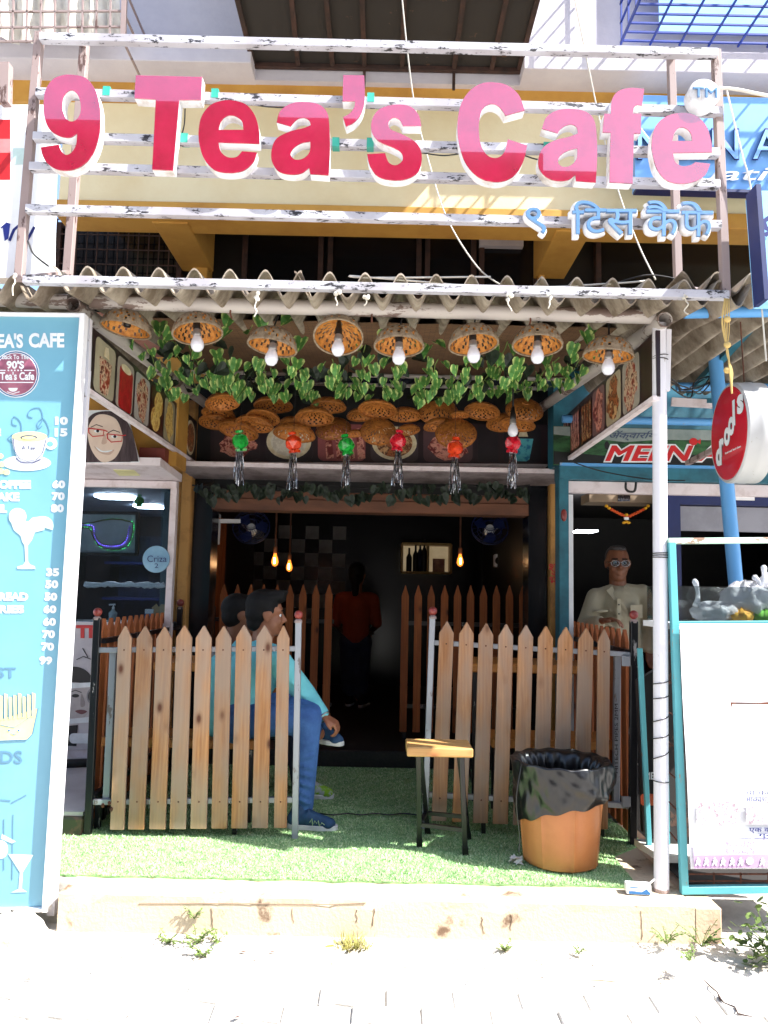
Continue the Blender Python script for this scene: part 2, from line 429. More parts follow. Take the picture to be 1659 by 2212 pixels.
# greens
M['turf_base'] = mat('turf_backing', (146, 184, 124), .95, (110, 150, 96), 30, .5)
M['blade1'] = mat('turf_blade_green', (184, 212, 158), .6)
M['blade2'] = mat('turf_blade_light', (222, 234, 188), .6)
M['blade3'] = mat('turf_blade_dark', (134, 176, 122), .6)
def leaf_mat(name, rim, mid, vein):
    k = NT(name); sx = k.n('ShaderNodeSeparateXYZ'); k.l(k.co, sx.inputs[0])
    a = k.math('MULTIPLY', k.math('ABSOLUTE', sx.outputs[0]), 26)
    f = k.math('ADD', a, k.math('MULTIPLY', k.noise(60, 3), .5))
    c = k.ramp(f, [(.22, lin(vein)), (.36, lin(mid)), (.75, lin(mid)), (1.0, lin(rim))])
    k.l(k.var(c, .5), k.b.inputs['Base Color']); k.set(Roughness=.55); k.b.inputs['Transmission Weight'].default_value = 0
    return k.mt
M['leaf'] = leaf_mat('variegated_leaf', (206, 222, 140), (78, 132, 60), (196, 216, 120))
M['leaf_dark'] = leaf_mat('dark_leaf', (44, 58, 40), (24, 38, 26), (40, 56, 36))
M['weed'] = mat('weed_leaf', (112, 134, 66), .6, (84, 104, 50), 20)
M['dry_grass'] = mat('dry_grass', (176, 166, 96), .8, (140, 140, 70), 20)
# misc
M['cane_in'] = mat('cane_inside', (206, 140, 62), .6, (160, 96, 38), 40, .45, .1, .3, 200)
M['cane_out'] = mat('cane_outside', (146, 130, 110), .7, (112, 92, 70), 40, .45, .1, .3, 200)
M['cane_dark'] = mat('cane_brown', (178, 112, 48), .55, (130, 76, 32), 40, .45, .12, .3, 200, var=.3)
M['bulb'] = mat('frosted_bulb', (232, 232, 240), .25, (226, 226, 236), 4, coat=.5)
M['holder'] = mat('bakelite', (24, 22, 22), .4)
M['chrome'] = mat('bulb_collar', (150, 146, 144), .35, metal=.6)
M['silver'] = mat('silver_foil', (210, 210, 216), .18, (120, 120, 128), 60, metal=1)
M['foil_green'] = mat('green_foil', (40, 178, 70), .22, (20, 120, 44), 40, .4, coat=.6)
M['foil_red'] = mat('red_foil', (216, 36, 56), .22, (160, 20, 40), 40, .4, coat=.6)
M['foil_orange'] = mat('orange_foil', (232, 78, 36), .22, (190, 44, 24), 40, .4, coat=.6)
M['board_blue'] = mat('blue_print', (118, 172, 192), .35, (106, 160, 182), 2, .4, .2)
M['board_navy'] = mat('navy_print', (48, 92, 138), .35, (42, 84, 130), 2)
M['ink_white'] = mat('white_ink', (238, 242, 244), .4)
M['ink_grey'] = mat('grey_blue_ink', (92, 136, 164), .4)
M['ink_cream'] = mat('cream_ink', (232, 226, 158), .4)
M['ink_mint'] = mat('mint_ink', (206, 230, 224), .4)
M['ink_maroon'] = mat('maroon_ink', (128, 74, 96), .4, (170, 108, 124), 6)
M['ink_black'] = mat('black_ink', (26, 24, 30), .5)
M['ink_red'] = mat('red_ink', (206, 40, 44), .4)
M['ink_navy'] = mat('navy_ink', (30, 40, 110), .4)
M['ink_blue'] = mat('blue_ink', (40, 110, 170), .4)
M['wire'] = mat('white_cable', (214, 208, 196), .6)
M['wire_dark'] = mat('dark_cable', (30, 28, 30), .6)
M['string'] = mat('jute_string', (206, 176, 110), .9)
M['skin'] = mat('skin', (150, 98, 70), .5, (138, 86, 60), 12, .4, .2)
M['skin_dark'] = mat('skin_tan', (128, 82, 58), .5, (116, 72, 50), 12, .4, .2)
M['hair'] = mat('black_hair', (7, 6, 7), .65, (14, 12, 13), 60, .4, .1, .4, 150, spec=.25)
M['hair_grey'] = mat('greying_hair', (70, 66, 66), .6, (40, 38, 38), 80, .5, .1, .4, 150)
M['cyan_shirt'] = mat('aqua_cotton', (120, 206, 214), .85, (104, 190, 200), 6, .4, .2, .8, 11)
M['cream_shirt'] = mat('cream_cotton', (176, 170, 148), .85, (160, 154, 132), 6, .4, .2, .7, 11)
M['orange_shirt'] = mat('orange_cotton', (140, 48, 18), .85)
M['grey_shirt'] = mat('grey_cotton', (150, 150, 146), .85)
M['jeans'] = mat('blue_denim', (70, 112, 172), .85, (48, 84, 142), 9, .45, .15, .8, 13)
M['jeans_dark'] = mat('dark_denim', (34, 44, 70), .85, (26, 34, 56), 8)
M['shoe_navy'] = mat('navy_mesh', (36, 74, 112), .7, (28, 60, 94), 30)
M['shoe_grey'] = mat('grey_mesh', (186, 190, 190), .7, (140, 190, 40), 16, .5, .04)
M['sole'] = mat('white_rubber', (226, 226, 224), .6)
M['steel_band'] = mat('steel_bangle', (190, 190, 194), .25, metal=1)

# ------------------------------------------------------------------ ground
PZ = .16                       # top of the raised platform
PF = 3.23                      # its front face
mb = MB(); mb.add([(-300, -300, -.009), (300, -300, -.009), (300, 300, -.009), (-300, 300, -.009)], [(0, 1, 2, 3)])
ground = tag(mb.build('ground', M['concrete'], fixn=False), kind='structure')
# zigzag paving blocks let into the ground in front of the platform
def paver_mesh():
    L, w, z = .226, .112, .007
    pts = []
    n = 4
    top = [(-L / 2 + L * i / n, w / 2 + (z if i % 2 else -z)) for i in range(n + 1)]
    bot = [(x, y - w) for x, y in top][::-1]
    pl = [V((x * .996, y * .988, .0)) for x, y in top + bot]
    mb = MB(); mb.prism(pl, (0, 0, -.05)); return mb.mesh('paver', M['paver'], bevel=.004)
pm = paver_mesh()
for r in range(8):
    y = 2.0 + r * .117
    for c in range(22):
        x = -2.5 + c * .231 + (r % 2) * .115
        inst('paver', pm, ground, (x, y, random.uniform(-.004, .003)), Euler((random.gauss(0, .008), random.gauss(0, .008), random.gauss(0, .01))))
# strip of earth and rubble at the foot of the platform
mb = MB(); nx, ny = 90, 8
for j in range(ny + 1):
    for i in range(nx + 1):
        x = -3.2 + 6.4 * i / nx; y = 2.90 + .35 * j / ny
        h = -.004 + .022 * (j / ny) ** 2 + (random.random() - .5) * .007 * (0 < j) + (-.02 if j == 0 else 0)
        mb.v.append(V((x, y + (random.random() - .5) * .03 * (0 < j < ny) + (.03 * math.sin(x * 7) if j == 0 else 0), h)))
mb.f = [[j * (nx + 1) + i, j * (nx + 1) + i + 1, (j + 1) * (nx + 1) + i + 1, (j + 1) * (nx + 1) + i] for j in range(ny) for i in range(nx)]; mb.m = [0] * len(mb.f)
tag(mb.build('dirt_strip', M['soil'], smooth='all'), kind='structure')
# ------------------------------------------------------------------ raised platform
XL, XR = WZ(108, 1948, PZ).x, WZ(1497, 1955, PZ).x
plat = thing('platform', None, None, (0, PF, 0)); tag(plat, kind='structure')
mb = MB(); n = 40
top = []                                # broken front arris
for i in range(n + 1):
    x = XL + (XR - XL) * i / n; d = random.random() * .006 + (.012 if random.random() < .12 else 0)
    top.append((x, d))
vs = []
for x, d in top: vs += [(x, PF, 0 - .03), (x, PF, PZ - .028 - d), (x, PF - .004 + d, PZ - d * .4), (x, 6.0, PZ)]
mb.add(vs, [(i * 4 + k, i * 4 + 4 + k, i * 4 + 5 + k, i * 4 + 1 + k) for i in range(n) for k in range(3)])
mb.add([(XL, PF, -.03), (XL, PF, PZ), (XL, 6, PZ), (XL, 6, -.03)], [(0, 1, 2, 3)])
mb.build('render_face', M['render'], plat)
mb = MB(); mb.bx(XR, W(1560, 1955, PF).x, PF + .004, 6, -.03, PZ - .004); mb.build('end_block', mat('pink_render', (206, 178, 150), .9, (180, 150, 122), 6, .3, .1, .3, 60), plat, bevel=.006)
mb = MB()
for x0, x1, yy in ((458, 459, (1962, 2010)), (632, 634, (1962, 1995)), (769, 771, (1965, 1992)), (808, 807, (1962, 2000)), (1105, 1103, (1975, 2010)), (1384, 1386, (1968, 2030)), (1040, 1046, (1980, 2016))):
    a, b = W(x0, yy[0], PF), W(x1, yy[1], PF); a.y = b.y = PF - .001
    mb.tube([a + (b - a) * (k / 6) + V((random.uniform(-.004, .004), 0, 0)) for k in range(7)], [random.uniform(.0008, .003) for k in range(7)], 4)
p = [W(300 + 70 * i, 1952 + random.uniform(-2, 2), PF) for i in range(8)]
for q in p: q.y = PF - .001
mb.tube(p, .0022, 4); mb.build('crack', M['crack'], plat)

# ------------------------------------------------------------------ artificial turf
TZ = PZ + .006
tl, tr = WZ(118, 1812, TZ), WZ(1408, 1912, TZ); yb = 5.52
fl, fr = WZ(112, 1917, TZ), WZ(1392, 1925, TZ)
turf = thing('turf_carpet', 'green artificial turf carpet covering the raised cafe platform', 'carpet', (0, 3.3, PZ))
mb = MB()
xl, xr = fl.x + .0, W(1395, 1920, 3.32).x
edge = [(xl + (xr - xl) * i / 30, 3.412 + .004 * math.sin(i * 1.7) + .003 * random.random()) for i in range(31)]
prof = [V((x, y, TZ)) for x, y in edge] + [V((xr + .01, 3.8, TZ)), V((1.34, 4.0, TZ)), V((1.3, 4.3, TZ)), V((1.18, yb, TZ)), V((-1.42, yb, TZ)), V((-1.46, 3.93, TZ)), V((-1.9, 3.93, TZ)), V((-1.9, 3.45, TZ)), V((xl - .02, 3.42, TZ))]
mb.prism(prof, (0, 0, -.008)); mb.build('backing', M['turf_base'], turf)
def inside(x, y):
    c = False; j = len(prof) - 1
    for i in range(len(prof)):
        a, b = prof[i], prof[j]
        if (a.y > y) != (b.y > y) and x < (b.x - a.x) * (y - a.y) / (b.y - a.y) + a.x: c = not c
        j = i
    return c
rng = np.random.default_rng(3)
N = 130000; u = rng.random(N); yy = 3.39 + (5.5 - 3.39) * u ** 2.0; xx = rng.uniform(-1.9, 1.36, N)
ok = np.array([inside(a, b) for a, b in zip(xx, yy)]); xx, yy = xx[ok], yy[ok]; N = len(xx)
an = rng.uniform(0, 6.283, N); h = rng.uniform(.004, .010, N) * (1 + .4 * np.sin(xx * 23) * np.sin(yy * 31)); ln = rng.uniform(-.009, .009, (N, 2)); wv = .0022 + .0008 * (yy - 3.3)
vv = np.zeros((N, 3, 3)); c_, s_ = np.cos(an) * wv, np.sin(an) * wv
vv[:, 0] = np.stack([xx - c_, yy - s_ - 3.3, np.full(N, .005)], 1); vv[:, 1] = np.stack([xx + c_, yy + s_ - 3.3, np.full(N, .005)], 1)
vv[:, 2] = np.stack([xx + ln[:, 0], yy + ln[:, 1] - 3.3, .006 + h], 1)
me = bpy.data.meshes.new('blades'); me.vertices.add(N * 3); me.vertices.foreach_set('co', vv.ravel())
me.loops.add(N * 3); me.loops.foreach_set('vertex_index', np.arange(N * 3)); me.polygons.add(N)
me.polygons.foreach_set('loop_start', np.arange(N) * 3); me.polygons.foreach_set('loop_total', np.full(N, 3))
for q in ('blade1', 'blade2', 'blade3'): me.materials.append(M[q])
me.polygons.foreach_set('material_index', rng.choice(3, N, p=[.45, .3, .25]).astype(np.int32)); me.update()
o = bpy.data.objects.new('blades', me); COL.objects.link(o); o.parent = turf; tag(o, kind='stuff')
# dark seam across the turf
mb = MB(); mb.tube(curve_pts([WZ(690 + 30 * i, 1757 + (3 if i % 2 else 0), TZ + .014) for i in range(8)], 3), .004, 5)
mb.build('seam', M['holder'], turf)

# ------------------------------------------------------------------ cafe building
cafe = thing('cafe_building', 'yellow cafe building with dark open shopfront under a concrete upper floor', 'building', (0, 5.6, PZ))
FY = 5.6
bw = lambda n, m, *b, **k: MB().bx(*b).build(n, M[m], cafe, **k)
lx = lambda x, y=1300, Y=FY: W(x, y, Y).x
# step and floor inside
fz = W(800, 1618, FY).z
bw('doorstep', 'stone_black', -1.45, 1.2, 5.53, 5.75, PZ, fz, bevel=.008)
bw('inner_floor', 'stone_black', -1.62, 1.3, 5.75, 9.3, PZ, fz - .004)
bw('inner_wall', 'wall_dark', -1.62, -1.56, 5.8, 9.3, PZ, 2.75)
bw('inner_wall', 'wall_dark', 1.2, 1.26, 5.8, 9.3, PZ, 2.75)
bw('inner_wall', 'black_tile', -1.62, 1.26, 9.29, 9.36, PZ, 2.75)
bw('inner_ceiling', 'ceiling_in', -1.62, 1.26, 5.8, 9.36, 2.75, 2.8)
# checkered wall tiles, left part of the back wall
a, b = W(538, 1250, 9.28), W(722, 1160, 9.28); tw = .165
tm = MB().box((0, 0, 0), (tw - .006, .012, tw - .006)).mesh('tile', M['tile_white'], bevel=.002)
for r in range(7):
    for c in range(7):
        if (r + c) % 2 == 0: inst('tile', tm, cafe, (a.x + tw * (c + .5), 9.292, a.z - .5 + tw * (r + .5)))
# side panelling of vertical planks inside
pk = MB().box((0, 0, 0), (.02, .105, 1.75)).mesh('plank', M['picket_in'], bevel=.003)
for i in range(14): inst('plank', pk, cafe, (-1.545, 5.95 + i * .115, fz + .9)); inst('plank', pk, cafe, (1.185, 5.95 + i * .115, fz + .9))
# pillars either side of the opening
bw('pillar', 'black_tile', lx(411), lx(452), FY - .02, FY + .2, fz + .003, 2.32)
bw('pillar', 'black_tile', lx(1140), lx(1181), FY - .02, FY + .2, fz + .003, 2.32)
bw('pillar', 'yellow_pillar', lx(388), lx(410), FY - .1, FY + .18, PZ, 2.75, bevel=.006)
bw('pillar', 'yellow_pillar', lx(372), lx(385), FY - .06, FY + .12, PZ, 2.75, bevel=.006)
pr = bw('pillar', 'yellow_pillar', lx(1183), lx(1207), FY - .1, FY + .18, PZ, 2.75, bevel=.006)
pq = Q(W(1183, 1200, FY - .102), W(1207, 1200, FY - .102), W(1207, 1300, FY - .102), W(1183, 1300, FY - .102))
mb = MB(); pq.text(mb, 'शु', .1, .18, .9, .43, .002, 0, .01); pq.text(mb, 'भ', .15, .46, .85, .64, .002, 0, .01); mb.build('painted_lettering', M['ink_red'], pr)
# beams over the opening, bulkhead
bw('beam', 'brown_trim', lx(450), lx(1140), FY - .03, FY + .15, W(800, 1108, FY).z, W(800, 1083, FY).z, bevel=.004)
bw('beam', 'brown_trim', lx(450), lx(1140), FY - .01, FY + .15, W(800, 1082, FY).z, W(800, 1066, FY).z)
bw('upper_panel', 'black', lx(372), lx(1207), FY - .005, FY + .15, W(800, 1065, FY).z, 2.9)
zb = W(800, 1013, 5.25).z
bw('bulkhead', 'pink_white', W(382, 1010, 5.25).x, W(1222, 1010, 5.25).x, 5.25, FY - .03, zb - .003, zb + .03, bevel=.004)
zc2 = W(800, 1042, FY - .04).z; xq0, xq1, xq2, xq3 = W(384, 1010, 5.26).x, W(1220, 1010, 5.26).x, W(1196, 1040, FY - .04).x, W(418, 1040, FY - .04).x
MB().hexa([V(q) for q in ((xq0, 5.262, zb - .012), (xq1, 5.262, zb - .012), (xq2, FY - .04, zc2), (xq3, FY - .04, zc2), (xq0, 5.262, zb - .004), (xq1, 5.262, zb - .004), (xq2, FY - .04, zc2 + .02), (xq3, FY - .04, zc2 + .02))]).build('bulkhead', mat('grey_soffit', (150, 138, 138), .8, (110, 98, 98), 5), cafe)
# recessed wall above the awning with dark windows, slab and ribs
RY = 5.92
zr0, zr1 = 2.9, W(800, 470, 5.0).z
bw('recess_wall', 'black', -2.6, 2.4, RY + .12, RY + .2, zr0, 4.4)
for x0, x1 in ((112, 395), (520, 700), (706, 912), (918, 1030), (1036, 1165), (1290, 1640)):
    a, b = W(x0, 600, RY), W(x1, 472, RY); f = MB()
    z0, z1 = 2.95, 4.3; X0, X1 = a.x, b.x
    for q in ((X0, X0 + .04, z0, z1), (X1 - .04, X1, z0, z1)): f.bx(q[0], q[1], RY + .02, RY + .1, q[2], q[3])
    f.bx(X0, X1, RY + .025, RY + .095, z1 - .04, z1 + .003); f.bx(X0, X1, RY + .025, RY + .095, z0, z0 + .04)
    f = f.build('window', M['brown_steel'], cafe)
    MB().bx(X0 + .03, X1 - .03, RY + .05, RY + .06, z0 + .02, z1 - .02).build('pane', M['glass_dark'], f)
mb = MB()                                # safety grille in the left window
a, b = W(115, 600, RY - .03), W(390, 474, RY - .03)
for i in range(13): x = a.x + (b.x - a.x) * i / 12; mb.bar((x, RY - .02, 2.95), (x, RY - .02, 4.3), .008)
for i in range(12): z = 2.95 + 1.35 * i / 11; mb.bar((a.x, RY - .03, z), (b.x, RY - .03, z), .008)
mb.build('window_grille', M['brown_steel'], cafe)
a, b = W(1036, 532, RY), W(1130, 478, RY)
bw('grey_panel', 'lavender', a.x, b.x, RY - .02, RY + .04, a.z, b.z + .1)
SY = 5.0                                 # front plane of the upper floor
zl = W(800, 470, SY).z; zt = W(800, 436, SY).z; zc = W(800, 215, SY).z; ztop = W(800, 146, SY).z
xa = W(112, 440, SY).x; xe = 3.4
bw('fascia_lip', 'ochre', xa, xe, SY + .05, SY + .3, zl, zt, bevel=.006)
bw('fascia', 'cream', xa, xe, SY + .1, SY + .3, zt - .01, zc)  # same yellow wall as the cove, its brighter light put into the cream
mb = MB()                                # coved top; shade under the ledge put in as darker ochre
pf = [(SY + .1, zc), (SY + .09, zc + .06), (SY + .06, ztop - .06), (SY + .01, ztop), (SY + .3, ztop), (SY + .3, zc)]
vs = [V((xa - .6, y, z)) for y, z in pf]; mb.prism(vs, (xe - xa + .6, 0, 0)); mb.build('fascia_cove', M['ochre'], cafe)
bw('floor_slab', 'ochre', xa, xe, SY + .3, 6.1, zl + .45, zl + .6)
for x0, x1 in ((322, 400), (1207, 1284)):
    X0, X1 = W(x0, 470, SY + .05).x, W(x1, 470, SY + .05).x
    bw('rib', 'ochre', X0, X1, SY + .12, RY + .02, zl - .01, zl + .46, bevel=.006)
for x0, x1 in ((418, 450), (1164, 1176)):
    bw('pillar', 'ochre', W(x0, 560, RY - .04).x, W(x1, 560, RY - .04).x, RY - .06, RY + .12, 2.85, zl + .46, bevel=.006)
z0 = W(400, 141, SY - .12).z; z1 = W(400, 96, SY - .12).z
bw('ledge', 'lavender', -3.2, W(545, 120, SY - .12).x, SY - .16, SY + .2, z0, z1, bevel=.004)
bw('ledge', 'lavender', W(1130, 120, SY - .12).x, 3.6, SY - .16, SY + .2, z0, z1, bevel=.004)
bw('upper_wall', 'lavender', -3.2, 3.6, SY + .02, SY + .2, z0 + .002, 7.0)
# boxed-out window bay with a sooty sheet bottom
bay = bw('window_bay', 'dark_sheet', -.985, .885, 4.28, SY + .02, ztop + .005, 7.0)
mb = MB()
for i, x in enumerate((-.97, -.66, -.42, -.2, .06, .42, .68, .87)):
    mb.bar((x + (.03 if i == 1 else 0), 4.28, ztop - .008), (x, SY, ztop - .008), .03, .022)
mb.bar((-1.0, 4.27, ztop - .014), (.9, 4.27, ztop - .014), .03, .04); mb.bar((-1.0, 4.985, ztop - .014), (.9, 4.985, ztop - .014), .03, .03)
for x in (-.2, .42): mb.bar((x, 4.99, ztop - .02), (x, 4.99, ztop - .16), .02, .01)
mb.build('bay_angle_iron', M['brown_steel'], bay)
mb = MB().bx(-.985, .885, 4.24, 4.28, 4.95, 6.2); mb.build('bay_front', M['cloth'], bay)

# ------------------------------------------------------------------ awning of corrugated cement sheets
AY = 3.15
aw = thing('awning', 'corrugated cement awning on a white pipe pole over the cafe front', 'awning', (0, AY, 2.7))
pitch = .1515
def sheet(x0, nw, y0, y1, za, zb2, amp=.057, ph=0, thick=.008):
    mb = MB(); n = nw * 16; rows = []
    for (y, z) in ((y0, za), (y1, zb2)):
        for dz in (0, thick):
            rows.append([V((x0 + nw * pitch * i / n, y, z + dz + amp * math.cos(2 * math.pi * i / 16 + ph))) for i in range(n + 1)])
    vs = sum(rows, []); k = n + 1; fs = []
    for i in range(n):
        fs += [(i, i + 1, k * 2 + i + 1, k * 2 + i), (k + i, k * 3 + i, k * 3 + i + 1, k + i + 1), (i, k + i, k + i + 1, i + 1), (2 * k + i, 2 * k + i + 1, 3 * k + i + 1, 3 * k + i)]
    fs += [(0, 2 * k, 3 * k, k), (n, n + k, n + 3 * k, n + 2 * k)]
    return mb.add(vs, fs)
zs = lambda x: W(x, 600 + .026 * (x - 60), AY).z
x0 = W(112, 575, AY).x
for i, (nw, dy, dz) in enumerate(((7, .0, .0), (7, .012, .006), (6, -.01, .0))):
    px = 830 + (x0 + pitch * 3) * 1660 / AY
    sheet(x0 - .02 * (i > 0), nw, AY + dy, 5.75, zs(60 + 400 * (i + .5)) - .004 + dz, 3.06 + dz).build('roof_sheet', M['asbestos'], aw, smooth=True); x0 += nw * pitch - .01
# pipes
rp = .034
a, b = W(196, 652, 3.4), W(1412, 684, 3.4)
MB().tube([a, b], rp, 16).build('front_pipe', M['pipe'], aw, smooth=True)
def hollow(a, b, r, n=16):
    mb = MB(); d = (V(b) - V(a)).normalized()
    mb.tube([a, b], r, n, cap=False); mb.tube([a, b], r - .004, n, cap=False); u, v = basis(d); o = len(mb.v)
    for rr in (r, r - .004):
        mb.v += [V(a) + (u * math.cos(2 * math.pi * j / n) + v * math.sin(2 * math.pi * j / n)) * rr for j in range(n)]
    for j in range(n): mb.f.append([o + j, o + (j + 1) % n, o + n + (j + 1) % n, o + n + j]); mb.m.append(0)
    return mb
for (p, q) in ((W(157, 657, 3.32), W(455, 880, 5.6)), (W(1437, 690, 3.32), W(1145, 898, 5.6))):
    hollow(p, q, rp).build('side_pipe', M['pipe'], aw, smooth=True, fixn=False)
mb = MB()
for f in (.25, .5, .78): mb.tube([a + (b - a) * f + V((0, 0, rp)), a + (b - a) * f + V((0, -.02, -rp - .01)), a + (b - a) * f + V((0, .02, -rp - .02))], .004, 5)
mb.build('roof_hook', M['rust'], aw)
# white pole on the right with wrapped wire and a tied stick
pt, pb = W(1424, 700, 3.39), W(1429, 1922, 3.39); pb.z = PZ
pole = MB().tube([pb, pt], .031, 20).build('pole', M['white_pole'], aw, smooth=True)
MB().lathe([(.033, 0), (.033, .012)], pb, 20).build('pole_foot', M['steel_rose'], pole)
mb = MB()
def wrap(y0, y1):
        mb = MB(); pa, pc = W(1426, y0, 3.39), W(1427, y1, 3.39)
        mb.tube([pa + (pc - pa) * (i / 14) + V((math.cos(math.pi * (1 + i / 14)) * .0335, math.sin(math.pi * (1 + i / 14)) * .0335, 0)) for i in range(15)], .0022, 4); mb.build('binding_wire', M['wire_dark'], pole)
for y0, y1 in ((1478, 1468), (1510, 1500), (1560, 1542), (1596, 1583), (1640, 1618), (1685, 1688), (1196, 1194), (1200, 1199), (1204, 1205), (775, 780), (772, 768)): wrap(y0, y1)
a, b = W(1444, 712, 3.38), W(1441, 845, 3.38); MB().bar(a, b, .022, .022).build('tied_stick', M['white_pole'], pole, bevel=.002)
# woven ceiling mat
k = NT('woven_mat'); br = k.n('ShaderNodeTexBrick'); br.inputs['Scale'].default_value = 1; br.offset = .5
br.inputs['Brick Width'].default_value = .055; br.inputs['Row Height'].default_value = .016; br.inputs['Mortar Size'].default_value = .0016
br.inputs['Color1'].default_value = lin((124, 88, 56)); br.inputs['Color2'].default_value = lin((98, 68, 44)); br.inputs['Mortar'].default_value = lin((50, 36, 28))
k.l(k.co, br.inputs['Vector']); k.l(k.mix(k.math('MULTIPLY', k.noise(5, 4), .8), br.outputs['Color'], lin((88, 62, 44))), k.b.inputs['Base Color']); k.set(Roughness=.9); k.bump(br.outputs['Fac'], -.4, .004)
M['mat_weave'] = k.mt
mb = MB(); nx, ny = 24, 14
for j in range(ny + 1):
    for i in range(nx + 1):
        mb.v.append(V((-1.24 + 2.42 * i / nx, 3.74 + 1.32 * j / ny, 2.735 + .11 * j / ny - .02 * math.sin(math.pi * i / nx) * math.sin(math.pi * j / ny) + random.uniform(-.004, .004))))
mb.f = [[j * (nx + 1) + i, j * (nx + 1) + i + 1, (j + 1) * (nx + 1) + i + 1, (j + 1) * (nx + 1) + i] for j in range(ny) for i in range(nx)]; mb.m = [0] * len(mb.f)
mb.build('ceiling_mat', M['mat_weave'], aw, smooth='all')
mb = MB()
for y, z in ((5.0, 2.82), (5.35, 2.85)): mb.tube([(-1.3, y, z), (1.2, y, z)], .014, 8)
mb.build('rafter_pipe', M['pipe'], aw, smooth=True)
# ------------------------------------------------------------------ roof sign: frame, letters
LY = 3.06                                   # face of the letters
BY = 3.13                                   # bars
sign = thing('roof_sign', 'big red and white letters on a flaking silver steel frame standing on the awning', 'sign', (0, BY, 2.75))
def fbar(x0, y0, x1, y1, w=19, Y=BY, m='steel_chip', name='bar'):
    t = w / 1660 * Y
    return MB().bar(W(x0, y0, Y), W(x1, y1, Y), t, t).build(name, M[m], sign, bevel=.002)
for q in ((88, 83, 1548, 117), (80, 202, 1300, 236), (1290, 236, 1560, 243), (74, 297, 1552, 332), (66, 362, 1553, 400), (58, 453, 1556, 488), (52, 605, 1572, 639)):
    fbar(*q)
fbar(86, 72, 41, 606, 18, BY + .02, 'steel_rose', 'post'); fbar(1546, 110, 1567, 642, 18, BY + .02, 'steel_rose', 'post')
fbar(183, 95, 146, 596, 18, 3.62, 'steel_rose', 'post'); fbar(1449, 125, 1465, 626, 16, 3.62, 'steel_rose', 'post')
mb = MB()
for x0, y0, x1, y1 in ((88, 75, 183, 95), (40, 603, 146, 590), (1548, 112, 1450, 120), (1567, 640, 1464, 620)):
    mb.bar(W(x0, y0, BY + .03), W(x1, y1, 3.61), .025, .025)
mb.build('stay', M['steel_rose'], sign)
gt = mat('green_tape', (60, 170, 150), .4)     # green tape wrapped on the bars
for x, y in ((233, 202), (466, 207), (801, 216), (400, 303), (726, 312), (800, 313), (1180, 322)):
    MB().box(W(x, y, BY), (.03, .041, .041)).build('tape', gt, sign)
Z1 = lambda p: (p[0] / 2, p[1] / 2) + tuple(p[2:])
Z2 = lambda p: (829.4 + p[0] / 2, p[1] / 2) + tuple(p[2:])
c = 'c'
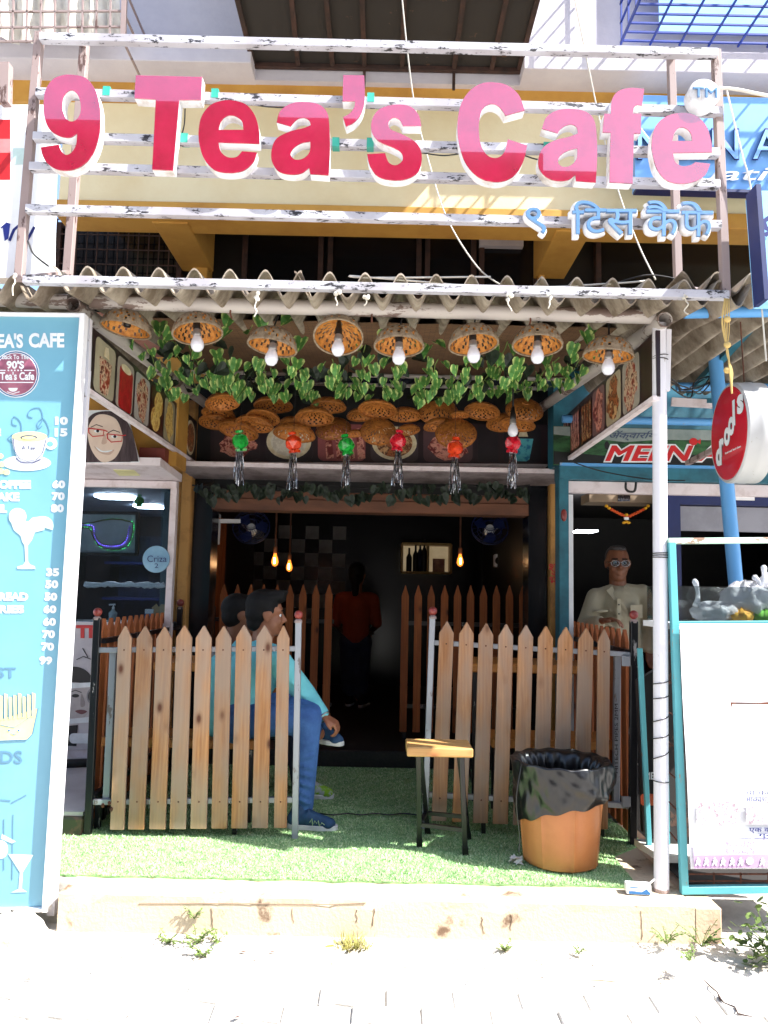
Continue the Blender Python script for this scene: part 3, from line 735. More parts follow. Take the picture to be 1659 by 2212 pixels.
LET = {
 '9': (Z1, [(305,322),(370,337),(410,388),(428,450),(432,510),(428,580),(405,655),(365,707),(310,733),(250,732),(205,705),(183,668),(176,635,c),(255,622,c),(264,650),(285,667),(310,655),(328,622),(332,577,c),(300,594),(258,588),(215,560),(193,510),(188,450),(196,390),(225,345),(262,327)],
      [(310,390),(335,410),(347,450),(345,490),(327,517),(303,523),(282,507),(270,470),(271,430),(285,402)]),
 'T': (Z1, [(586,324,c),(873,331,c),(868,432,c),(775,432,c),(748,736,c),(656,731,c),(672,430,c),(580,424,c)], None),
 'e': (Z1, [(1000,433),(1060,450),(1100,497),(1118,560),(1121,621,c),(944,615,c),(955,655),(985,678),(1022,676),(1045,652,c),(1110,657,c),(1092,702),(1050,736),(990,746),(930,735),(885,690),(863,630),(858,570),(870,505),(905,457),(950,437)],
      [(945,560,c),(1050,560,c),(1045,525),(1018,503),(985,500),(960,517),(949,540)]),
 'a': (Z1, [(1310,440),(1375,450),(1412,485),(1422,540),(1425,640),(1420,756,c),(1340,750,c),(1335,724,c),(1300,748),(1250,752),(1203,738),(1175,695),(1174,645),(1195,598),(1250,568),(1310,553),(1342,540,c),(1335,520),(1315,509),(1288,513),(1268,530),(1256,546,c),(1195,528,c),(1210,480),(1255,448)],
      [(1340,610,c),(1300,618),(1267,640),(1256,668),(1275,688),(1310,683),(1337,655)]),
 'apostrophe': (Z1, [(1483,324,c),(1573,325,c),(1576,430),(1560,490),(1530,527),(1495,546,c),(1482,505,c),(1512,488),(1530,462),(1534,437,c),(1480,437,c)], None),
 's': (lambda p: p, [(850,226),(885,229),(904,248),(910,272,c),(870,272,c),(863,259),(850,254),(840,263),(843,278),(872,291),(900,309),(911,335),(905,368),(882,385),(850,389),(817,381),(799,357),(793,332,c),(832,330,c),(840,350),(855,356),(869,346),(867,330),(850,319),(820,306),(804,287),(803,261),(818,237)], None),
 'C': (Z2, [(460,355),(530,367),(582,410),(608,477,c),(525,499,c),(500,464),(465,449),(430,467),(414,512),(411,570),(421,630),(450,672),(490,680),(520,655),(535,600,c),(618,627,c),(604,690),(570,750),(520,780),(460,782),(400,758),(352,700),(325,620),(318,540),(330,460),(362,402),(408,366)], None),
 'a2': (Z2, [(810,470),(870,481),(905,512),(918,570),(921,680),(915,787,c),(830,780,c),(826,755,c),(798,775),(750,780),(702,764),(671,725),(669,680),(690,635),(740,605),(800,590),(838,575,c),(832,549),(812,538),(785,543),(763,559),(752,576,c),(683,555,c),(703,505),(750,476)],
      [(835,640,c),(795,650),(763,671),(753,700),(771,718),(805,714),(832,685)]),
 'f': (Z2, [(1125,383,c),(1115,455,c),(1093,453),(1080,466),(1076,489,c),(1112,490,c),(1110,575,c),(1080,575,c),(1075,790,c),(975,785,c),(980,572,c),(945,570,c),(953,490,c),(981,490,c),(986,430),(1012,394),(1062,379)], None),
 'e2': (Z2, [(1290,487),(1350,500),(1393,545),(1414,610),(1418,658,c),(1250,660,c),(1260,699),(1290,716),(1325,711),(1345,699,c),(1410,706,c),(1388,755),(1340,784),(1280,792),(1222,778),(1181,730),(1161,660),(1158,610),(1175,545),(1222,502)],
      [(1247,608,c),(1332,608,c),(1325,575),(1302,553),(1275,553),(1256,575)]),
}
LBL = {'9': 'red figure 9 of the roof sign', 'T': 'red capital T of the roof sign', 'e': 'red e between the T and the a', 'a': 'red a before the apostrophe', 'apostrophe': 'red apostrophe of the roof sign', 's': 'red s after the apostrophe', 'C': 'red capital C of the roof sign', 'a2': 'pink red a after the capital C', 'f': 'pink red f of the roof sign', 'e2': 'pink red last e of the roof sign'}
for key, (fn, out, hole) in LET.items():
    loops = []
    for lp in (out, hole):
        if lp is None: continue
        q = crom([fn(p) for p in lp], 5)
        loops.append([(W(a, b, LY).x, W(a, b, LY).z) for a, b in [tuple(p[:2]) for p in q]])
    cx = sum(p[0] for p in loops[0]) / len(loops[0]); cz = sum(p[1] for p in loops[0]) / len(loops[0])
    tilt = random.uniform(-.02, .025)
    def put(depth, y, name, m, par, grow=1.0, bev=0):
        vs_, fs_ = outline_mesh([[((a - cx) * grow, (b - cz) * grow) for a, b in lp] for lp in loops], depth)
        mb = MB(); mb.add([(cx + x, y - z, cz + w_) for x, w_, z in vs_], fs_)
        return mb.build(name, M[m], par, weld=True, bevel=bev)
    L = put(.05, LY + .03, 'letter', 'letter_side', sign)
    if LBL.get(key): tag(L, LBL[key])
    put(.005, LY + .0035, 'letter_face', 'red_acrylic', L, 1.006, .0012)
# trade mark disc
dc = W(1522, 201, LY - .02); Rd = Matrix.Rotation(R_(90), 3, 'X')
d = MB().lathe([(.062, 0), (.066, .008), (.066, .06), (.06, .064)], dc + V((0, .064, 0)), 36, R=Rd).build('disc', M['letter_side'], sign, smooth=True)
tq = Q(dc + V((-.066, 0, .066)), dc + V((.066, 0, .066)), dc + V((.066, 0, -.066)), dc + V((-.066, 0, -.066)))
mb = MB(); tq.text(mb, 'TM', .12, .33, .9, .66, .008, 0, .016, .02); mb.build('disc_lettering', M['blue_acrylic'], d)
# second line of the sign in Devanagari letters
def deva(chars, boxes, label):
    par = None; back = MB(); face = MB()
    for i, (ch, (x0, y0, x1, y1)) in enumerate(zip(chars, boxes)):
        q = Q(W(x0, y0, LY), W(x1, y0, LY), W(x1, y1, LY), W(x0, y1, LY))
        q.text(back, ch, -.02, -.02, 1.02, 1.02, -.004 - .0009 * i, 0, .035, .05)
        q.text(face, ch, .05, .03, .95, .97, .004 + .0006 * i, 0, .006, .022)
    p = tag(back.build('letter', M['letter_side'], sign), label); face.build('letter_face', M['blue_acrylic'], p)
z = lambda a, b, c_, d_: (829.4 + a / 2, b / 2, 829.4 + c_ / 2, d_ / 2)
deva('९', [z(608, 893, 706, 1012)], 'small blue digit alone at the left of the lower line')
deva(['ि', 'ट', 'स'], [z(806, 862, 950, 1016), z(862, 898, 965, 1010), z(952, 900, 1100, 1018)], 'small blue first word of the lower line')
deva(['क', 'फ', 'ै', 'े'], [z(1125, 902, 1285, 1024), z(1278, 908, 1430, 1026), z(1130, 866, 1235, 918), z(1280, 870, 1380, 918)], 'small blue last word of the lower line')
for pts in ([(235, 205), (262, 218), (292, 215)], [(400, 235), (398, 270), (390, 300)], [(520, 222), (600, 232), (720, 228), (742, 224)], [(910, 330), (960, 336), (1010, 330), (1030, 334)], [(1130, 335), (1165, 345), (1190, 338)]):
    MB().tube(curve_pts([W(x, y, BY + .02) for x, y in pts], 5), .003, 5).build('wiring', M['wire_dark'], sign)
# twine and cable scraps tied to the frame
mb = MB()
for x, y, L in ((34, 598, 40), (727, 634, 26), (1100, 640, 34), (790, 640, 20), (1480, 640, 40), (1188, 640, 26), (552, 640, 44)):
    p = W(x, y, BY - .02); mb.tube(curve_pts([p + V((random.uniform(-.012, .012), random.uniform(-.01, .01), -.002 * L * k / 4)) for k in range(5)], 3), .003, 5)
    for _ in range(4): mb.ell(p + V((random.uniform(-.012, .012), random.uniform(-.008, .008), random.uniform(-.012, .012))), (random.uniform(.005, .011),) * 3, n=6, k=4)
mb.build('twine_knot', M['cloth'], sign)

# ------------------------------------------------------------------ overhead cables
def cable(name, ctrl, r, m, label):
    return tag(MB().tube(curve_pts([W(*p) for p in ctrl], 6), r, 6).build(name, M[m], smooth='all'), label, 'cable', 'cables over the awning')
cable('overhead_cable', [(866, -30, 3.3), (880, 110, 3.4), (897, 235, 3.5), (925, 345, 3.5), (965, 470, 3.5), (1030, 575, 3.45), (1085, 618, 3.4)], .0034, 'wire', 'white cable running down behind the apostrophe s to the awning')
cable('overhead_cable', [(1238, -20, 3.4), (1268, 130, 3.6), (1300, 280, 3.7), (1338, 420, 3.7), (1380, 530, 3.6), (1416, 604, 3.5)], .0036, 'wire', 'white cable running down behind the letter f to the awning')
cable('roof_cable', [(1060, 598, 3.2), (800, 600, 3.2), (760, 596, 3.2), (880, 606, 3.2), (1100, 622, 3.2), (1330, 612, 3.2), (1400, 606, 3.25)], .004, 'wire', 'slack pale cable lying along the awning edge')
cable('roof_cable', [(1320, 615, 3.3), (1390, 595, 3.3), (1440, 598, 3.3), (1468, 606, 3.3)], .003, 'wire_dark', 'short dark cable looping beside the right rear post')
tag(MB().tube(curve_pts([W(60, 520, 3.1), W(70, 545, 3.1), W(85, 560, 3.12), W(105, 575, 3.2)], 6), .004, 6).build('loose_wire', M['wire_dark']), 'dark wires knotted on the left front post of the sign', 'cable')

# ------------------------------------------------------------------ menu banners under the awning
def banner(name, label, q, cards, n=None):
    t = thing(name, label, 'banner', q(.5, 1))
    mb = MB(); mb.prism([q(0, 0), q(1, 0), q(1, 1), q(0, 1)], q.n * -.02); mb.build('panel', mat('banner_print', (52, 34, 34), .35, (40, 28, 36), 3), t)
    mb = MB(); mb.bar(q(0, 1.02, .004), q(1, 1.02, .004), .03, .022); mb.build('edge_strip', M['pink_white'], t)
    for u0, u1, bgc, cols, shape in cards:
        mb = MB(); q.rrect(mb, u0, .07, u1, .93, (u1 - u0) * .12, .003, 0)
        um = (u0 + u1) / 2; w = (u1 - u0)
        if shape == 'glass': q.poly(mb, [(um - w * .3, .35), (um + w * .3, .35), (um + w * .2, .85), (um + w * .12, .9), (um - w * .12, .9), (um - w * .2, .85)], .005, 1); q.poly(mb, [(um - .05 * w, .14), (um + .1 * w, .12), (um + .16 * w, .3), (um - .1 * w, .3)], .005, 2)
        elif shape == 'mug': q.rrect(mb, um - w * .36, .2, um + w * .42, .93, w * .1, .005, 1); q.disc(mb, um - w * .02, .22, w * .3, .07, .007, 2)
        elif shape == 'plate': q.disc(mb, um, .5, w * .47, .4, .004, 2); q.disc(mb, um, .5, w * .38, .33, .006, 1)
        elif shape == 'two': q.disc(mb, um + w * .1, .35, w * .34, .24, .005, 1); q.disc(mb, um - w * .12, .68, w * .36, .24, .006, 1)
        elif shape == 'sticks':
            for i in range(4): x = um - w * .36 + i * w * .22; q.poly(mb, [(x, .18), (x + w * .12, .14), (x + w * .2, .86), (x + w * .04, .9)], .005, 1)
        elif shape == 'blob': q.poly(mb, [(um + w * (.36 * abs(math.cos(a)) ** .6 * (1 if math.cos(a) > 0 else -1)) * (1 + .2 * math.sin(3 * a + u0 * 9)) + random.uniform(-.05, .05) * w, .5 + .36 * math.sin(a) * (1 + .14 * math.cos(4 * a)) + random.uniform(-.04, .04)) for a in [i * .3 for i in range(21)]], .005, 1)
        mb.build('picture', [mat('card', tuple(int(v * .84) for v in bgc), .35, tuple(int(v * .74) for v in bgc), 5), food('dish', cols, 15), mat('card_light', (226, 214, 184), .35, (206, 190, 150), 20)], t)
    return t
bz0, bz1 = 2.285, 2.59
lX, rX = W(182, 832, 3.42).x, W(1409, 852, 3.42).x
red = [(60, 18, 14), (112, 32, 24), (150, 56, 40), (206, 180, 150), (90, 26, 20)]
brown = [(44, 22, 16), (110, 56, 30), (176, 104, 60), (80, 38, 24), (206, 160, 110)]
pinkc = [(80, 30, 30), (176, 90, 80), (214, 150, 130), (110, 40, 40)]
gold = [(150, 110, 40), (206, 170, 70), (226, 200, 120), (180, 130, 60)]
qL = Q((lX, 3.36, bz1), (lX, 5.5, bz1), (lX, 5.5, bz0), (lX, 3.36, bz0))
banner('menu_banner', 'dark food picture banner along the left edge of the awning, with red drinks', qL, [
    (.0, .06, (60, 44, 40), brown, ''), (.075, .20, (214, 204, 172), red, 'glass'), (.215, .335, (206, 196, 180), [(110, 14, 20), (170, 24, 34), (150, 20, 28)], 'mug'), (.35, .47, (206, 202, 196), red, 'blob'),
    (.485, .60, (80, 40, 30), gold, 'two'), (.615, .72, (206, 196, 160), gold, 'blob'), (.735, .84, (204, 190, 160), brown, 'blob'), (.855, .98, (70, 50, 40), brown, 'plate')])
qR = Q((rX, 5.5, bz1), (rX, 3.36, bz1), (rX, 3.36, bz0), (rX, 5.5, bz0))
banner('menu_banner', 'dark food picture banner along the right edge of the awning, with grilled meats', qR, [
    (.01, .12, (90, 44, 40), red, 'sticks'), (.13, .25, (84, 50, 50), pinkc, 'sticks'), (.26, .37, (90, 56, 50), pinkc, 'sticks'), (.38, .50, (60, 34, 30), brown, 'sticks'),
    (.51, .625, (150, 110, 110), pinkc, 'blob'), (.64, .76, (224, 206, 170), brown, 'blob'), (.775, .895, (206, 196, 180), red, 'blob'), (.91, .98, (70, 50, 44), brown, '')])
qB = Q(W(455, 905, 5.5), W(1190, 918, 5.5), W(1190, 1006, 5.5), W(455, 1000, 5.5))
banner('menu_banner', 'dark food picture banner across the back above the doorway, behind the lanterns', qB, [
    (.01, .145, (60, 46, 52), pinkc, 'blob'), (.16, .30, (58, 44, 50), [(190, 60, 40), (214, 206, 186), (222, 214, 196), (200, 190, 170)], 'plate'), (.315, .455, (176, 96, 96), pinkc, 'sticks'),
    (.47, .61, (84, 70, 74), brown, 'plate'), (.625, .77, (110, 80, 84), pinkc, 'blob'), (.785, .845, (46, 38, 44), brown, ''), (.86, .97, (40, 36, 44), [(20, 60, 100), (40, 120, 160), (90, 180, 190)], 'glass')])

# ------------------------------------------------------------------ cane lamps and basket shades
def shade_geo(r, hh, n=60):
    "an upturned basket: inner and outer skin with slits woven through both; open side at z = 0"
    mb = MB(); prof = []
    K = 8
    for i in range(K + 1):
        t = i / K * math.pi / 2 * .93; prof.append((r * math.cos(t) ** .8, hh * math.sin(t)))
    sk = lambda i, j: (1 <= i <= 6) and ((j + (i % 2)) % 3 == 0) and random.random() < .8
    st = random.getstate(); mb.lathe(prof, n=n, m=1, cap=False, skip=sk); random.setstate(st)
    mb.lathe([(a - .004, b - .004 if b > .01 else b) for a, b in prof], n=n, m=0, cap=False, skip=sk)
    mb.lathe([(r + .002, -.003), (r + .003, .005), (r - .004, .006), (r - .006, -.002), (r + .002, -.003)], n=n, m=1, cap=False)
    mb.lathe([(prof[-1][0] + .002, hh * .99), (prof[-1][0] + .001, hh + .004)], n=n, m=1)
    return mb
for nm in ('lampshade',):
    shade_a = shade_geo(.115, .092).mesh('shade', [M['cane_in'], M['cane_out']], fixn=False)
bulb_me = MB().lathe([(.0, -.052), (.016, -.049), (.027, -.036), (.031, -.02), (.0285, -.004), (.022, .012), (.0165, .024)], n=20, cap=False).mesh('bulb', M['bulb'], smooth='all')
coll_me = MB().lathe([(.0172, .02), (.021, .03), (.016, .06), (.014, .066)], n=16).mesh('bulb_collar', M['chrome'], smooth='all')
hold_me = MB().lathe([(.0145, .05), (.0175, .055), (.0175, .085), (.014, .092), (.008, .13)], n=16).mesh('holder', M['holder'], smooth='all')
LAMPS = [(272, 708, -2, 8, 0), (427, 716, -8, -8, 1), (588, 746, -3, 8, 1), (731, 724, -27, 0, 1), (862, 744, -7, 0, 1), (1023, 740, -8, -5, 1), (1161, 742, -8, 2, 1), (1314, 766, 0, 5, 1)]
lampY = 3.46
for i, (x, y, tx, ty, has) in enumerate(LAMPS):
    p = W(x, y, lampY)                        # near the rim centre
    lb = ('cane basket lamp without a bulb, leftmost in the front row under the awning' if not has else
          'rightmost cane basket lamp with a white bulb, over the grilled meat banner' if i == 7 else
          'cane basket lamp turned towards the street, fourth from the left in the front row' if i == 3 else
          'cane basket lamp with a white bulb, %s from the left in the front row' % ORD[i])
    t = thing('pendant_lamp', lb, 'lamp', p, 'cane lamps in the front row under the awning')
    inst('shade', shade_a, t, p + V((0, 0, -.01)), Euler((R_(tx), R_(ty), 0)).to_matrix() @ Matrix.Rotation(random.random() * 6, 3, 'Z'))
    Rr = Euler((R_(tx * .35), R_(ty * .6), 0)).to_matrix()
    b0 = p + V((0, .0, -.045 if i != 3 else -.05))
    inst('holder', hold_me, t, b0, Rr)
    if has:
        inst('bulb', bulb_me, t, b0, Rr); inst('collar', coll_me, t, b0, Rr)
    MB().tube(curve_pts([p + V((0, 0, .075)), p + V((.01, .02, .12)), V((p.x + .02, p.y + .06, 2.70))], 4), .004, 6).build('cord', M['wire_dark'], t)
# cluster of basket shades further in
BK = [(145,90,160),(125,140,155),(110,178,150),(378,103,180),(332,158,155),(292,188,175),(632,108,165),(567,160,180),(480,192,145),(215,218,190),(475,235,195),(655,210,165),(790,146,150),(857,122,180),(862,220,165),(756,232,95),(985,150,150),(1000,215,110),(1137,130,190),(1240,145,90),(1340,130,165),(1140,195,140),(1220,230,190),(1440,185,160),(1535,125,175),(1500,190,170)]
rows = {'top': [], 'middle': [], 'bottom': []}
for q in BK: rows['top' if q[1] < 133 else 'middle' if q[1] < 183 else 'bottom'].append(q)
M['cane_mid'] = mat('cane_amber', (196, 124, 54), .55, (150, 88, 36), 40, .45, .12, .3, 200, var=.25)
basket_me = [shade_geo(.118, .062, 54).mesh('basket', [M['cane_mid'], M['cane_dark']], fixn=False), shade_geo(.118, .05, 54).mesh('basket', [M['cane_mid'], M['cane_dark']], fixn=False)]
k_ = 0
for rn, lst in rows.items():
    lst.sort()
    for i, (bx_, by_, bw_) in enumerate(lst):
        x, y = 413 + bx_ * .4688, 825.7 + by_ * .469 + 4
        Y = 4.75 + .5 * ((k_ * 37) % 10) / 10 * (1 if rn != 'top' else .6); r = bw_ * .4688 / 2 / 1660 * Y
        p = W(x, y, Y)
        up = bx_ in (1137, 655, 862, 1220, 1535)            # those tipped to show their woven top
        rot = Euler((R_(52 + random.uniform(-8, 8)) if up else R_(random.uniform(-16, -4)), R_(random.uniform(-10, 10)), 0)).to_matrix() @ Matrix.Rotation(random.random() * 6, 3, 'Z')
        nm = 'leftmost' if i == 0 else 'rightmost' if i == len(lst) - 1 else ORD[i] + ' from the left'
        b = inst('basket_shade', basket_me[k_ % 2], None, p, rot, r / .118)
        tag(b, '%s brown cane basket shade, %s in the %s row of the cluster' % ('tipped' if up else 'level', nm, rn), 'basket shade', 'cane basket shades clustered above the lanterns')
        k_ += 1
# ------------------------------------------------------------------ paper-lantern row
def lantern_me():
    r = .052; ic = bmesh.new(); bmesh.ops.create_icosphere(ic, subdivisions=1, radius=r)
    mb = MB(); vs = [v.co.copy() for v in ic.verts]; fs = [[v.index for v in f.verts] for f in ic.faces]
    Rr = Matrix.Rotation(R_(20), 3, 'X'); vs = [Rr @ v for v in vs]
    mb.add(vs, fs, 0)
    for f in fs:
        cpt = sum((vs[i] for i in f), V()) / 3; nrm = cpt.normalized()
        for sc, hgt in ((.84, .003), (.42, .0065)):
            mb.prism([cpt + (vs[i] - cpt) * sc + nrm * hgt for i in f], nrm * -.006, 0)
    mb.lathe([(.02, .05), (.024, .053), (.024, .066), (.02, .068)], n=8, m=0); ic.free()
    for i in range(6): a = i * 1.047; mb.box((.024 * math.cos(a), .024 * math.sin(a), -.052), (.02, .02, .016), 0, Matrix.Rotation(a, 3, 'Z'))
    return mb
lan = {q: lantern_me().mesh('body', M['foil_' + q], fixn=True) for q in ('green', 'red', 'orange')}
for i, (x, y, colr, L) in enumerate(((519, 953, 'green', 78), (634, 957, 'orange', 82), (748, 962, 'green', 74), (860, 953, 'red', 84), (983, 968, 'orange', 82), (1108, 957, 'red', 80))):
    Y = 4.62; p = W(x, y, Y)
    t = thing('foil_lantern', '%s foil lantern with a silver tassel, %s' % ({'orange': 'orange red', 'green': 'green', 'red': 'crimson'}[colr], ('leftmost of the row' if i == 0 else 'rightmost of the row' if i == 5 else ORD[i] + ' from the left in the row')), 'lantern', p, 'foil lanterns hung before the doorway')
    inst('body', lan[colr], t, p, Euler((random.uniform(-.2, .2), random.uniform(-.2, .2), random.random() * 6)))
    mb = MB()
    for k in range(26):
        a = random.random() * 6.28; r0 = .018 * random.random() ** .5; l_ = L / 1660 * Y * random.uniform(.8, 1.05)
        top = p + V((r0 * math.cos(a), r0 * math.sin(a), -.05)); pts = [top]
        for q in range(1, 6): pts.append(top + V((r0 * math.cos(a) * q * .22 + random.uniform(-.003, .003), r0 * math.sin(a) * q * .22 + random.uniform(-.003, .003), -l_ * q / 5)))
        w = random.uniform(.0022, .0038); al = random.random() * 3.1
        for q in range(5):
            d1 = V((math.cos(al), math.sin(al), 0)) * w; al += random.uniform(-.9, .9); d2 = V((math.cos(al), math.sin(al), 0)) * w
            mb.add([pts[q] - d1, pts[q] + d1, pts[q + 1] + d2, pts[q + 1] - d2], [(0, 1, 2, 3)])
    mb.build('tassel', M['silver'], t, fixn=False)
    MB().tube([p + V((0, 0, .06)), V((p.x, p.y + .02, 2.78))], .0015, 4).build('cord', M['wire_dark'], t)
# spare bulb hanging among the baskets
p = W(1108, 925, 4.5); t = thing('pendant_bulb', 'bare bulb on a dark cord before the rightmost lantern', 'lamp', p)
inst('bulb', bulb_me, t, p); inst('collar', coll_me, t, p); inst('holder', hold_me, t, p); MB().tube([p + V((0, 0, .1)), V((p.x, p.y, 2.76))], .006, 6).build('cord', M['wire_dark'], t)

# ------------------------------------------------------------------ artificial ivy
def leaf_geo(s=1):
    "heart-shaped leaf with a folded midrib; tip down -z, front -y"
    o = [(0, .012), (.014, .022), (.030, .016), (.035, -.002), (.029, -.022), (.016, -.042), (0, -.058)]
    L = [V((x, -.010 * (x / .035) + .004 * math.sin(z_ * 90), z_)) for x, z_ in o]; Rr = [V((-v.x, v.y, v.z)) for v in L]
    mid = [V((0, .004, .012)), V((0, .006, -.02)), V((0, 0, -.058))]
    vs = mid[:2] + L[1:] + Rr[1:-1]
    mb = MB(); n = 6
    mb.add([v * s for v in vs], [(0, 2, 3), (0, 3, 1), (1, 3, 4), (1, 4, 5), (1, 5, 6), (1, 6, 7), (0, 9, 8), (0, 1, 9), (1, 10, 9), (1, 11, 10), (1, 12, 11), (1, 7, 12)]); return mb
leafm = leaf_geo().mesh('leaf', M['leaf'], fixn=False); leafd = leaf_geo().mesh('leaf', M['leaf_dark'], fixn=False)
def strand(i, x0, y0, x1, y1, Y0, Y1, n, label):
    a, b = W(x0, y0, Y0), W(x1, y1, Y1)
    t = thing('ivy_garland', label, 'garland', a, 'variegated ivy garlands under the awning mat')
    pts = [a + (b - a) * (k / 12) + V((.008 * math.sin(k * 1.3 + i), 0, -.03 * math.sin(math.pi * k / 12))) for k in range(13)]
    MB().tube(pts, .003, 5).build('stem', M['weed'], t)
    for k in range(n):
        f = (k + .4) / n; p = a + (b - a) * f + V((.03 * (1 if k % 2 else -1) + random.uniform(-.03, .03), random.uniform(-.06, .06), -.03 * math.sin(math.pi * f) + random.uniform(-.012, .004)))
        inst('leaf', leafm, t, p, Euler((R_(random.uniform(-30, 18)), R_(random.uniform(-25, 25)), R_(random.uniform(-55, 55)))), random.uniform(.7, 1.1))
    for k in range(7):
        f = random.uniform(-.15, 1); p = a + (b - a) * f + V((random.uniform(-.11, .11), random.uniform(-.05, .05), random.uniform(.0, .03)))
        inst('leaf', leafd, t, p, Euler((R_(random.uniform(-60, 30)), R_(random.uniform(-60, 60)), R_(random.uniform(-70, 70)))), random.uniform(.8, 1.2))
ST = [(312, 742, 392, 858), (352, 700, 425, 838), (405, 745, 486, 846), (478, 758, 522, 838), (482, 800, 545, 850), (556, 772, 612, 856), (628, 770, 668, 856), (716, 776, 735, 850), (786, 745, 780, 858), (858, 776, 840, 852), (948, 776, 898, 866), (1015, 772, 962, 862), (1098, 738, 1012, 854), (1128, 776, 1072, 848), (1205, 772, 1108, 850), (1268, 760, 1185, 838)]
for i, q in enumerate(ST):
    nm = 'leftmost strand' if i == 0 else 'rightmost strand' if i == 15 else ORD[i] + ' strand from the left'
    strand(i, q[0], q[1], q[2], q[3], 3.95, 4.85, 16 if i in (0, 2, 5, 6, 10, 11, 12) else 13, 'variegated green ivy garland under the awning mat, ' + nm)
for x, y in ((496, 682), (562, 688), (628, 685), (366, 706), (490, 716), (710, 690), (945, 740), (1265, 696), (850, 690), (1340, 745), (540, 700), (925, 768), (1080, 760), (1330, 735)):
    pass
t = thing('loose_ivy', 'scattered single ivy leaves on the front of the awning mat', 'ivy', W(560, 690, 3.6))
for x, y in ((496, 682), (562, 688), (628, 685), (366, 718), (345, 700), (490, 716), (538, 712), (650, 735), (925, 752), (945, 740), (1265, 722), (1388, 752), (1240, 748), (1290, 700), (830, 720), (905, 745)):
    inst('leaf', leafm, t, W(x, y, 3.68), Euler((R_(random.uniform(-50, 10)), R_(random.uniform(-40, 40)), R_(random.uniform(-60, 60)))), random.uniform(.9, 1.25))
t = thing('ivy_garland', 'dark green ivy garland along the beam over the cafe doorway', 'garland', W(800, 1045, 5.35))
MB().tube(curve_pts([W(415 + 730 * i / 10, 1048 + 6 * (i % 2), 5.38) for i in range(11)], 4), .006, 5).build('stem', M['wire_dark'], t)
for k in range(95):
    x = 418 + 725 * (k + random.random()) / 95; y = 1050 + random.choice((0, 4, 12, 20, 27)) + random.uniform(-3, 3)
    inst('leaf', leafd, t, W(x, y, 5.35 + random.uniform(-.03, .03)), Euler((R_(random.uniform(-25, 15)), R_(random.uniform(-35, 35)), R_(random.uniform(-50, 50)))), random.uniform(.8, 1.15))
class PQ(Q):
    "a plane facing the street at depth Y, addressed in picture units"
    def __init__(s, Y): s.Y = Y; s.n = V((0, -1, 0)); s.wd = s.ht = 1
    def __call__(s, x, y, w=0): p = W(x, y, s.Y - w); return p
def glassy(name, fac=.1, tint=(235, 242, 245)):
    k = NT(name); tr = k.n('ShaderNodeBsdfTransparent'); gl = k.n('ShaderNodeBsdfGlossy'); gl.inputs['Roughness'].default_value = .02; tr.inputs['Color'].default_value = lin(tint)
    mx = k.n('ShaderNodeMixShader'); mx.inputs[0].default_value = fac; k.l(tr.outputs[0], mx.inputs[1]); k.l(gl.outputs[0], mx.inputs[2])
    k.l(mx.outputs[0], k.t.nodes['Material Output'].inputs[0]); return k.mt
M['pane'] = glassy('window_glass', .07, (214, 224, 230)); M['acrylic'] = glassy('scratched_acrylic', .2, (226, 232, 232))
# ------------------------------------------------------------------ blue menu board
MY = 3.27
mb_ = thing('menu_board', 'tall blue menu board with white prices standing at the platform edge', 'menu board', W(60, 1960, MY))
P = PQ(MY)
mb = MB(); mb.prism([P(-190, 682), P(176, 686), P(94, 1958), P(-250, 1965)], (0, .025, 0)); mb.build('panel', M['board_blue'], mb_)
mb = MB()
mb.bar(W(182, 680, MY - .004), W(101, 1966, MY - .004), .022, .05); mb.bar(W(-190, 678, MY), W(184, 683, MY), .012, .05); mb.bar(W(-250, 1966, MY), W(100, 1962, MY), .012, .05)
mb.build('edge_frame', M['white'], mb_, bevel=.002)
mb = MB(); mb.bar(W(190, 690, MY + .06), W(186, 800, MY + .06), .03, .03); mb.bar(W(187, 800, MY + .06), W(112, 1975, MY + .06), .03, .03); mb.build('support_post', M['white_pole'], mb_)
T = lambda s_, x0, y0, x1, y1, b=.03, sh=0: P.text(MB(), s_, x0, y0, x1, y1, .002, 0, b, .001, sh).build('lettering', M['ink_white'], mb_, fixn=False)
T("TEA'S", -26, 720, 50, 752, .04); T('CAFE', 62, 719, 139, 751, .04)
for s_, x1, y in (('10', 147, 900), ('15', 146, 925), ('60', 141, 1037), ('70', 140, 1063), ('80', 138, 1089), ('35', 128, 1227), ('50', 126, 1253), ('50', 124, 1280), ('60', 122, 1307), ('60', 121, 1334), ('70', 119, 1361), ('70', 117, 1388), ('99', 113, 1418)):
    T(s_, x1 - 28, y, x1, y + 18, .06)
T('COFFEE', -20, 1037, 67, 1056, .06); T('SHAKE', -36, 1064, 42, 1083, .06); T('IL', 0, 1090, 15, 1108, .06); T('BREAD', -17, 1280, 61, 1298, .06); T('FRIES', -17, 1307, 52, 1325, .06); T('E', -12, 926, 2, 942, .06)
tx = MB()
for q in (('ST', -8, 1442, 34, 1465), ('DS', 0, 1622, 48, 1650)): P.text(MB(), *q, .002, 0, .02, .001).build('faded_lettering', M['ink_grey'], mb_, fixn=False)
for pts in ([(80, 960), (84, 930), (98, 905), (92, 882), (72, 885), (66, 898), (76, 903)], [(48, 960), (52, 935), (50, 912), (36, 900), (32, 915), (42, 920)], [(104, 958), (112, 930), (100, 905), (86, 915), (90, 925), (96, 920)]):
    pp = [(p.x, p.y) for p in curve_pts([(a - 6, b, 0) for a, b in pts], 5)]; P.line(tx, pp, .0035, .002)
pp = [(62 + 46 * math.cos(a / 10 * 3.14 * 2), 948 + 14 * math.sin(a / 10 * 3.14 * 2)) for a in range(11)]; P.line(tx, pp, .003, .0018)
